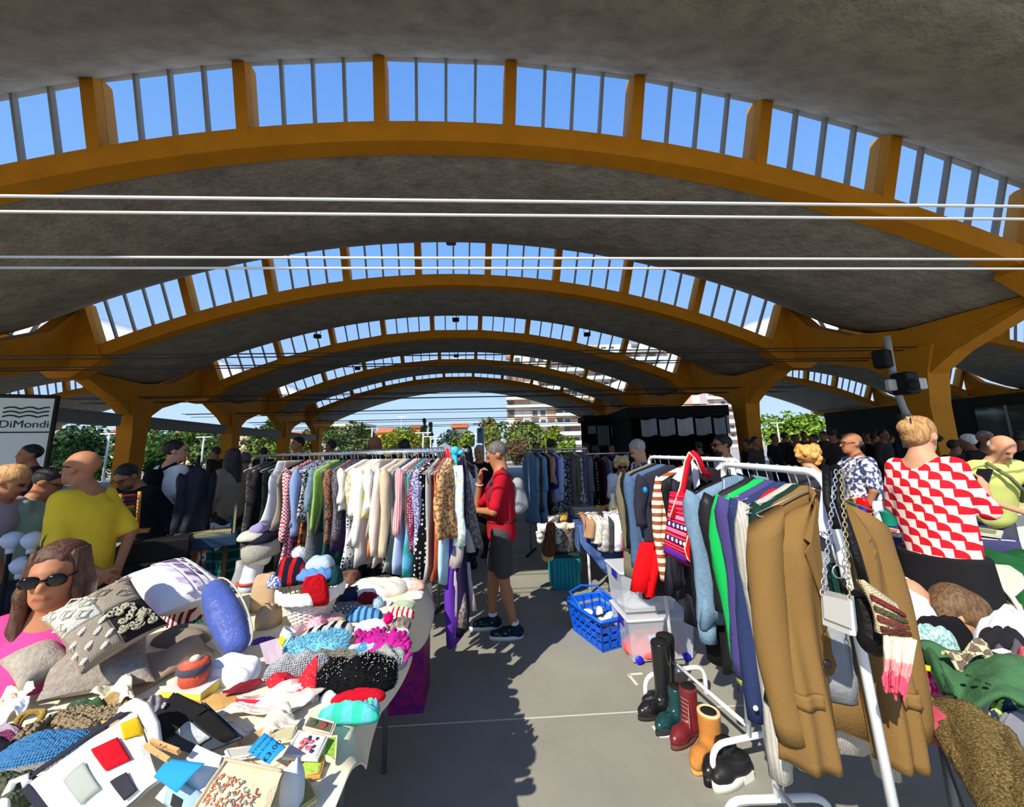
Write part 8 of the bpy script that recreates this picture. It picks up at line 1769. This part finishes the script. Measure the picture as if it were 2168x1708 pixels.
    if glasses:
        gm = plain(14, 13, 14, .12) if glasses == 'sun' else plain(60, 40, 30, .3)
        for sx_ in (-1, 1):
            if glasses == 'sun': b = MB(); b.ball(H(sx_*.036, .098, .0), (.034*s, .012*s, .024*s), 16, 8, rot=Hm); b.build('sunglass_lens', gm, root)
            else: b = MB(); b.tube([H(sx_*.034+.026*cos(t), .104, .0+.02*sin(t)) for t in [2*pi*i/16 for i in range(16)]], .003*s, 5, closed=True); b.build('glasses_rim', gm, root)
            b = MB(); b.tube([H(sx_*.064, .095, .008), H(sx_*.08, .03, .01), H(sx_*.082, -.02, .0)], .0035*s, 5); b.build('glasses_arm', gm, root)
        b = MB(); b.tube([H(-.012, .108, .006), H(.012, .108, .006)], .004*s, 5); b.build('glasses_bridge', gm, root)
    return root, j, W, H, Mz
def backpack(j, Mz, m, parent, s=1.0, d=.16, strapm=None):
    c = (j['che']+j['pel'])/2+Vector((0, 0, .1)); B = Mz@Vector((0, -1, 0))
    field_obj('backpack', [cone(c+B*.16+Vector((0, 0, -.13*s)), c+B*.16+Vector((0, 0, .15*s)), .085*s, .078*s, .05, None, Mz@Vector((1, 0, 0)), 1.35), cone(c+B*.22-Vector((0, 0, .1*s)), c+B*.21, .06*s, .05*s, .04)], m, parent, .018)
    for q in 'LR':
        sh = j['s'+q]; x = Mz@Vector((1 if q == 'R' else -1, 0, 0)); b = MB(); b.tube([c+B*.12+Vector((0, 0, .2*s)), sh.lerp(j['nek'], .35)+Vector((0, 0, .065))+B*.02, sh.lerp(j['nek'], .3)-B*.095-Vector((0, 0, .06)), sh.lerp(j['pel'], .5)-B*.10+x*.05, sh.lerp(j['pel'], .62)+B*.06+x*.06], .017, 8); b.build('strap', strapm or m, parent)
# ---- man in the red T-shirt, thinking
SHOE1 = cloth(30, 36, 52, pat='floral', pscale=34, col2=(34, 42, 60), col3=(120, 170, 50))
root, j, W, H, Mz = person('man in a red T-shirt and grey shorts, hand on his chin, in the aisle', 1052, 962, 3.72, R(92), cloth(182, 20, 40, bump=.2), cloth(72, 70, 72), ('short', (84, 78, 76)), SK1, hp=.42, vox=.013, sleeve=.85, bot='shorts', shoes=SHOE1, hands=True, curl=.95,
    over=dict(eL=(-.255, .07, 1.12), wL=(-.06, .25, 1.11), eR=(.13, .24, 1.12), wR=(.03, .20, 1.40), nL=(.2, -.9, .2), nR=(-.4, -1, .2), aL=(-.10, -.10, .085), kL=(-.10, -.01, .50), aR=(.10, .10, .085), kR=(.10, .09, .50)), topwob=.008)
backpack(j, Mz, cloth(150, 152, 156), root, .78, strapm=cloth(72, 62, 84)); q = W((.10, .19, .93)); field_obj('waist_bag', [ell(q, (.09, .07, .10))], cloth(16, 16, 18), root, .016)
b = MB(); b.tube([W((.17*cos(t)*1.0, .13*sin(t), 1.0)) for t in [2*pi*i/20 for i in range(20)]], .018, 8, closed=True); b.build('belt', cloth(60, 40, 44), root)
for q in 'LR': b = MB(); b.tube([j['a'+q]+Vector((0, 0, .0)), j['a'+q]+Vector((0, 0, .06))], .040, 12); b.build('sock', cloth(236, 236, 236), root)
b = MB(); c_ = j['wR'].lerp(j['eR'], .22); d = (j['wR']-j['eR']).normalized(); u_ = d.orthogonal().normalized(); v_ = d.cross(u_); b.tube([c_+(u_*cos(t)+v_*sin(t))*.034 for t in [2*pi*i/16 for i in range(16)]], .006, 6, closed=True); b.build('bracelet', plain(214, 206, 220, .4), root)
# ---- woman with sunglasses behind the cushions
root, j, W, H, Mz = person('seated woman in a pink top with long brown hair and black sunglasses', 122, 1214, 1.62, R(196), cloth(206, 70, 140), None, ('long', (74, 46, 32)), SK1, vox=.013, sleeve=.8, glasses='sun', scale=.98, over=dict(eL=(-.26, .12, 1.13), wL=(-.2, .36, 1.12), eR=(.30, .10, 1.14), wR=(.25, .34, 1.1)), hyaw=R(12), hp=.05, shoes=None, zmin=.35, sw=.8)
# ---- left group
root, j, W, H, Mz = person('bald man in a yellow T-shirt with a tattooed arm, seen from behind', 172, 990, 2.75, R(92), cloth(244, 206, 56, bump=.15), cloth(54, 54, 60), None, SK1, vox=.014, sleeve=.9, fat=1.02, glasses='clear', hands=True, over=dict(wR=(.02, -.22, .88), eR=(.20, -.12, 1.12), eL=(-.22, -.02, 1.12), wL=(-.10, -.20, .92)), sw=.78, hyaw=R(10), lean=.12, topwob=.012)
c_ = j['sL'].lerp(j['eL'], .85); b = MB(); B = Mz@Vector((-1, 0, 0))
for i in range(4): b = MB(); b.tube([c_+B*.036+Vector((0, 0, .06)), c_+B*.042+Mz@Vector((.012*(i-1.5), 0, 0)), c_+B*.036+Mz@Vector((.022*(i-1.5), 0, -.07))], [.004, .007, .001], 5); b.build('tattoo', plain(70, 76, 84, .6), root)
person('fair haired woman in a lilac grey top looking down at the left edge', 28, 1018, 2.95, R(-75), cloth(176, 170, 182), cloth(40, 40, 46), ('bun', (170, 126, 78)), SK1, hp=.5, lean=.25, vox=.018, sleeve=.3)
person('dark haired woman in a pale green T-shirt and glasses beside the bald man', 102, 1020, 3.25, R(-62), cloth(150, 176, 158), cloth(60, 70, 66), ('short', (34, 30, 30)), SK1, hp=.45, lean=.2, vox=.018, sleeve=.8, fat=1.2, glasses='clear')
person('bearded man in glasses and a dark jacket bending over the bench', 268, 1008, 3.95, R(176), cloth(26, 28, 36), cloth(30, 32, 40), ('short', (30, 24, 22)), SK1, hp=.6, lean=.55, vox=.018, sleeve=2.0, glasses='clear', beard=(96, 84, 78), hands=True, over=dict(wR=(.28, .52, .84), eR=(.32, .32, 1.02)))
root, j, W, H, Mz = person('young man with black hair and a black backpack, seen from behind', 372, 955, 4.6, R(-18), cloth(226, 226, 226), cloth(84, 112, 144), ('short', (18, 17, 18)), SK0, vox=.017, sleeve=.8, hyaw=R(-35)); backpack(j, Mz, cloth(20, 20, 22), root, 1.05)
for a in ((492, 968, 5.4, 70, (150, 132, 112), (40, 34, 32), 'long', 'woman in a beige jacket left of the long rail'), (518, 975, 5.8, 40, (40, 40, 44), (70, 66, 64), 'short', 'person in dark clothes at the left end of the long rail'), (62, 962, 5.2, 160, (36, 36, 40), (26, 24, 24), 'short', 'dark figure under the white name panel'), (400, 1000, 6.4, 100, (30, 30, 34), (24, 22, 22), 'short', 'figure in black behind the backpack man'), (630, 940, 7.4, 150, (28, 28, 30), (24, 22, 22), 'short', 'person in black behind the left part of the rail')):
    person(a[7], a[0], a[1], a[2], R(a[3]), cloth(*a[4]), cloth(44, 44, 50), (a[6], a[5]), SK1, vox=.022, sleeve=2.0)
# ---- middle group
person('woman in a white T-shirt with dark hair beyond the rail end', 984, 962, 5.6, R(60), cloth(226, 228, 236), cloth(34, 38, 56), ('long', (34, 28, 28)), SK1, vox=.02, sleeve=.8)
person('grey haired man in a black jacket walking in the aisle', 1014, 958, 6.3, R(165), cloth(24, 24, 26), cloth(30, 32, 40), ('short', (130, 126, 122)), SK1, vox=.02, sleeve=2.0)
person('curly blonde woman in sunglasses and a white jacket behind the denim table', 1316, 984, 5.4, R(172), cloth(226, 228, 236), cloth(60, 84, 120), ('curly', (196, 166, 116)), SK1, hp=.35, lean=.2, vox=.018, sleeve=2.0, glasses='sun', hands=True, over=dict(eR=(.2, .12, 1.12), wR=(.06, .3, 1.32)))
person('grey haired man in a blue and white patterned shirt browsing', 1350, 952, 4.7, R(95), cloth(56, 66, 126, pat='patch', pscale=16, col2=(226, 228, 236)), cloth(50, 52, 60), ('short', (150, 140, 130)), SK0, hp=.5, vox=.018, sleeve=.9)
person('bearded young man in a white T-shirt and sunglasses behind the near rack', 1528, 942, 4.6, R(88), cloth(232, 232, 238), cloth(40, 42, 50), ('short', (20, 18, 18)), SK1, vox=.018, sleeve=.8, glasses='sun', beard=(26, 22, 20))
person('woman with curly ginger hair in a dark top, seen from behind', 1710, 968, 3.9, R(-10), cloth(46, 46, 52), cloth(30, 30, 34), ('curly', (196, 140, 74)), SK0, vox=.018, sleeve=2.0, hands=True)
person('man in a blue and white floral shirt and glasses reaching left', 1802, 938, 4.4, R(80), cloth(62, 74, 120, pat='patch', pscale=26, col2=(226, 226, 228)), cloth(60, 62, 70), ('rim', (70, 60, 54)), SK1, vox=.016, sleeve=.85, fat=1.15, glasses='clear', hands=True, over=dict(eL=(-.26, .05, 1.12), wL=(-.18, .1, .90), eR=(.2, .2, 1.18), wR=(.12, .46, 1.2)))
# ---- right group
RW_ = mat('scallop_print', flat(236, 214, 206), rough=.85, spec=.2)
n_, l_ = RW_.node_tree.nodes, RW_.node_tree.links; _tx = n_.new('ShaderNodeTexCoord'); _sx = n_.new('ShaderNodeSeparateXYZ'); l_.new(_tx.outputs['Object'], _sx.inputs[0])
def _m(op, a, b_=None, c_=None):
    q = n_.new('ShaderNodeMath'); q.operation = op
    for i, v in enumerate((a, b_, c_)):
        if v is None: continue
        if hasattr(v, 'is_output'): l_.new(v, q.inputs[i])
        else: q.inputs[i].default_value = v
    return q.outputs[0]
_u = _m('MULTIPLY', _m('ADD', _m('MULTIPLY', _sx.outputs['X'], .45), _m('MULTIPLY', _sx.outputs['Y'], -.89)), 10.5); _v = _m('MULTIPLY', _sx.outputs['Z'], 19.0); _row = _m('FLOOR', _v); _us = _m('ADD', _m('ADD', _u, 40.0), _m('MULTIPLY', _m('MODULO', _row, 2.0), .5)); _fu = _m('FRACT', _us); _fv = _m('FRACT', _v)
_rad = _m('ADD', _m('POWER', _m('DIVIDE', _fu, .62), 2.4), _m('POWER', _fv, 2.4)); _in = _m('LESS_THAN', _rad, 1.0)
_mx = n_.new('ShaderNodeMix'); _mx.data_type = 'RGBA'; l_.new(_in, _mx.inputs['Factor']); _mx.inputs['A'].default_value = (*flat(240, 218, 210), 1); _mx.inputs['B'].default_value = (*flat(206, 26, 40), 1); l_.new(_mx.outputs['Result'], n_['Principled BSDF'].inputs['Base Color'])
root, j, W, H, Mz = person('woman in a white shirt with red scallop print, hair clipped up, holding a phone', 1948, 922, 2.65, R(-68), RW_, cloth(30, 29, 32), ('bun', (150, 112, 68)), SK0, vox=.013, sleeve=.95, bot='wide', glasses='sun', hands=True, hp=.25, fat=1.0, topwob=.012, over=dict(eR=(.20, .14, 1.14), wR=(.13, .36, 1.28), eL=(-.20, .02, 1.13), wL=(-.14, .22, 1.06)), hyaw=R(-6), blen=1.6, sw=.74)
q = j['wR']+Mz@Vector((-.02, .09, .06)); b = MB(); b.box(q, (.075, .012, .15), rot=Mz@Matrix.Rotation(-.9, 3, 'X'), bev=.005); b.build('smartphone', plain(26, 26, 30, .2), label='dark smartphone held by the woman in the red print shirt', cat='phone')
b = MB(); c_ = H(-.01, -.10, .075); b.ball(c_, (.02, .018, .035), 10, 6); b.build('hair_clip', plain(60, 40, 30, .2, pat='patch', pscale=40, col2=flat(226, 214, 190)), root)
for i in (-1, 0, 1):
    b = MB(); b.tube([c_+Mz@Vector((.02*i, -.01, .02)), c_+Mz@Vector((.035*i, -.05, -.01)), c_+Mz@Vector((.02*i, -.04, -.045))], .005, 5); b.build('clip_tooth', plain(50, 34, 26, .2), root)
root, j, W, H, Mz = person('bald man in a pale yellow green polo shirt leaning over the violin case', 2122, 948, 3.75, R(168), cloth(206, 214, 122, bump=.15), cloth(70, 72, 84), ('rim', (170, 160, 152)), SK0, hp=.75, lean=.4, vox=.016, sleeve=.8, fat=1.1, hands=True, over=dict(wR=(.16, .55, .98), eR=(.32, .30, 1.10), wL=(-.2, .55, .98), eL=(-.32, .28, 1.10)))
b = MB(); b.tube([W((.15, .28, 1.42)), W((.05, .36, 1.28)), W((-.10, .28, 1.14)), W((-.2, .12, 1.02))], .016, 6); b.build('bag_strap', cloth(110, 116, 84), root)
root, j, W, H, Mz = person('woman in a white shirt bent low over the clothes heap, brown hair down', 2022, 1300, 2.02, R(232), cloth(236, 236, 240), None, ('short', (88, 64, 40)), SK0, scale=1.0, vox=.014, sleeve=1.4, shoes=None, hp=1.25, zmin=.42, over=dict(pel=(.02, -.34, 1.38), che=(0, -.20, 1.68), nek=(0, -.05, 1.70), hed=(0, .10, 1.625), sL=(-.19, -.06, 1.66), sR=(.19, -.06, 1.66), eL=(-.3, .02, 1.42), eR=(.3, .02, 1.42), wL=(-.2, .2, 1.36), wR=(.2, .2, 1.36), hL=(-.1, -.34, 1.3), hR=(.1, -.34, 1.3), kL=(-.1, -.1, 1.0), kR=(.1, -.1, 1.0), aL=(-.1, -.2, .7), aR=(.1, -.2, .7)))
hz = mat('hair_88_64_40', ()); field_obj('hair_back', [cone(H(.04, -.06, -.02), H(.13, -.02, -.05), .05, .03), ell(H(0, -.05, .02), (.085, .09, .09))], hz, root, .012)
heap('black_garment', (1925, 1325, 2070, 1372), .14, cloth(24, 23, 25), 'black garment held in front of the bent woman', 'clothing', 27, z=HZ+.01) if 'HZ' in globals() else None
# ---- crowd in the shade
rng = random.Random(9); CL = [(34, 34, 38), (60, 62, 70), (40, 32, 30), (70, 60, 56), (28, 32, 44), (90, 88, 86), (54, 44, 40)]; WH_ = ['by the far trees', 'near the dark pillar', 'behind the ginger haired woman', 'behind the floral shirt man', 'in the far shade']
CR = [(1640, 928, 11), (1662, 924, 12), (1684, 930, 10), (1702, 922, 13), (1722, 930, 9.5), (1742, 922, 12), (1760, 918, 8.5), (1776, 926, 11), (1836, 925, 12), (1852, 926, 10), (1870, 920, 9), (1886, 928, 13), (2048, 935, 5.8), (2088, 930, 5.4), (2165, 928, 6.2), (2022, 945, 6.4), (795, 942, 5.4), (856, 948, 5.8), (1166, 942, 8.2), (1135, 948, 9.0), (1240, 948, 9.6), (1262, 955, 7.6), (1295, 950, 10.5), (1480, 945, 9), (1600, 935, 9.2), (1580, 940, 9.8), (700, 945, 8.6), (456, 958, 9.5), (560, 958, 10)]
DS = ['bareheaded figure', 'short haired figure', 'shopper', 'stroller', 'onlooker', 'visitor']
for i, (px, py, Y) in enumerate(CR):
    c_ = CL[i % len(CL)]; nm = '%s in %s, %s from the left among the shaded crowd' % (DS[i % 6], ('black', 'grey', 'dark brown', 'brown', 'navy', 'pale grey', 'umber')[i % 7], ['nearest', 'middle', 'farthest'][i % 3])
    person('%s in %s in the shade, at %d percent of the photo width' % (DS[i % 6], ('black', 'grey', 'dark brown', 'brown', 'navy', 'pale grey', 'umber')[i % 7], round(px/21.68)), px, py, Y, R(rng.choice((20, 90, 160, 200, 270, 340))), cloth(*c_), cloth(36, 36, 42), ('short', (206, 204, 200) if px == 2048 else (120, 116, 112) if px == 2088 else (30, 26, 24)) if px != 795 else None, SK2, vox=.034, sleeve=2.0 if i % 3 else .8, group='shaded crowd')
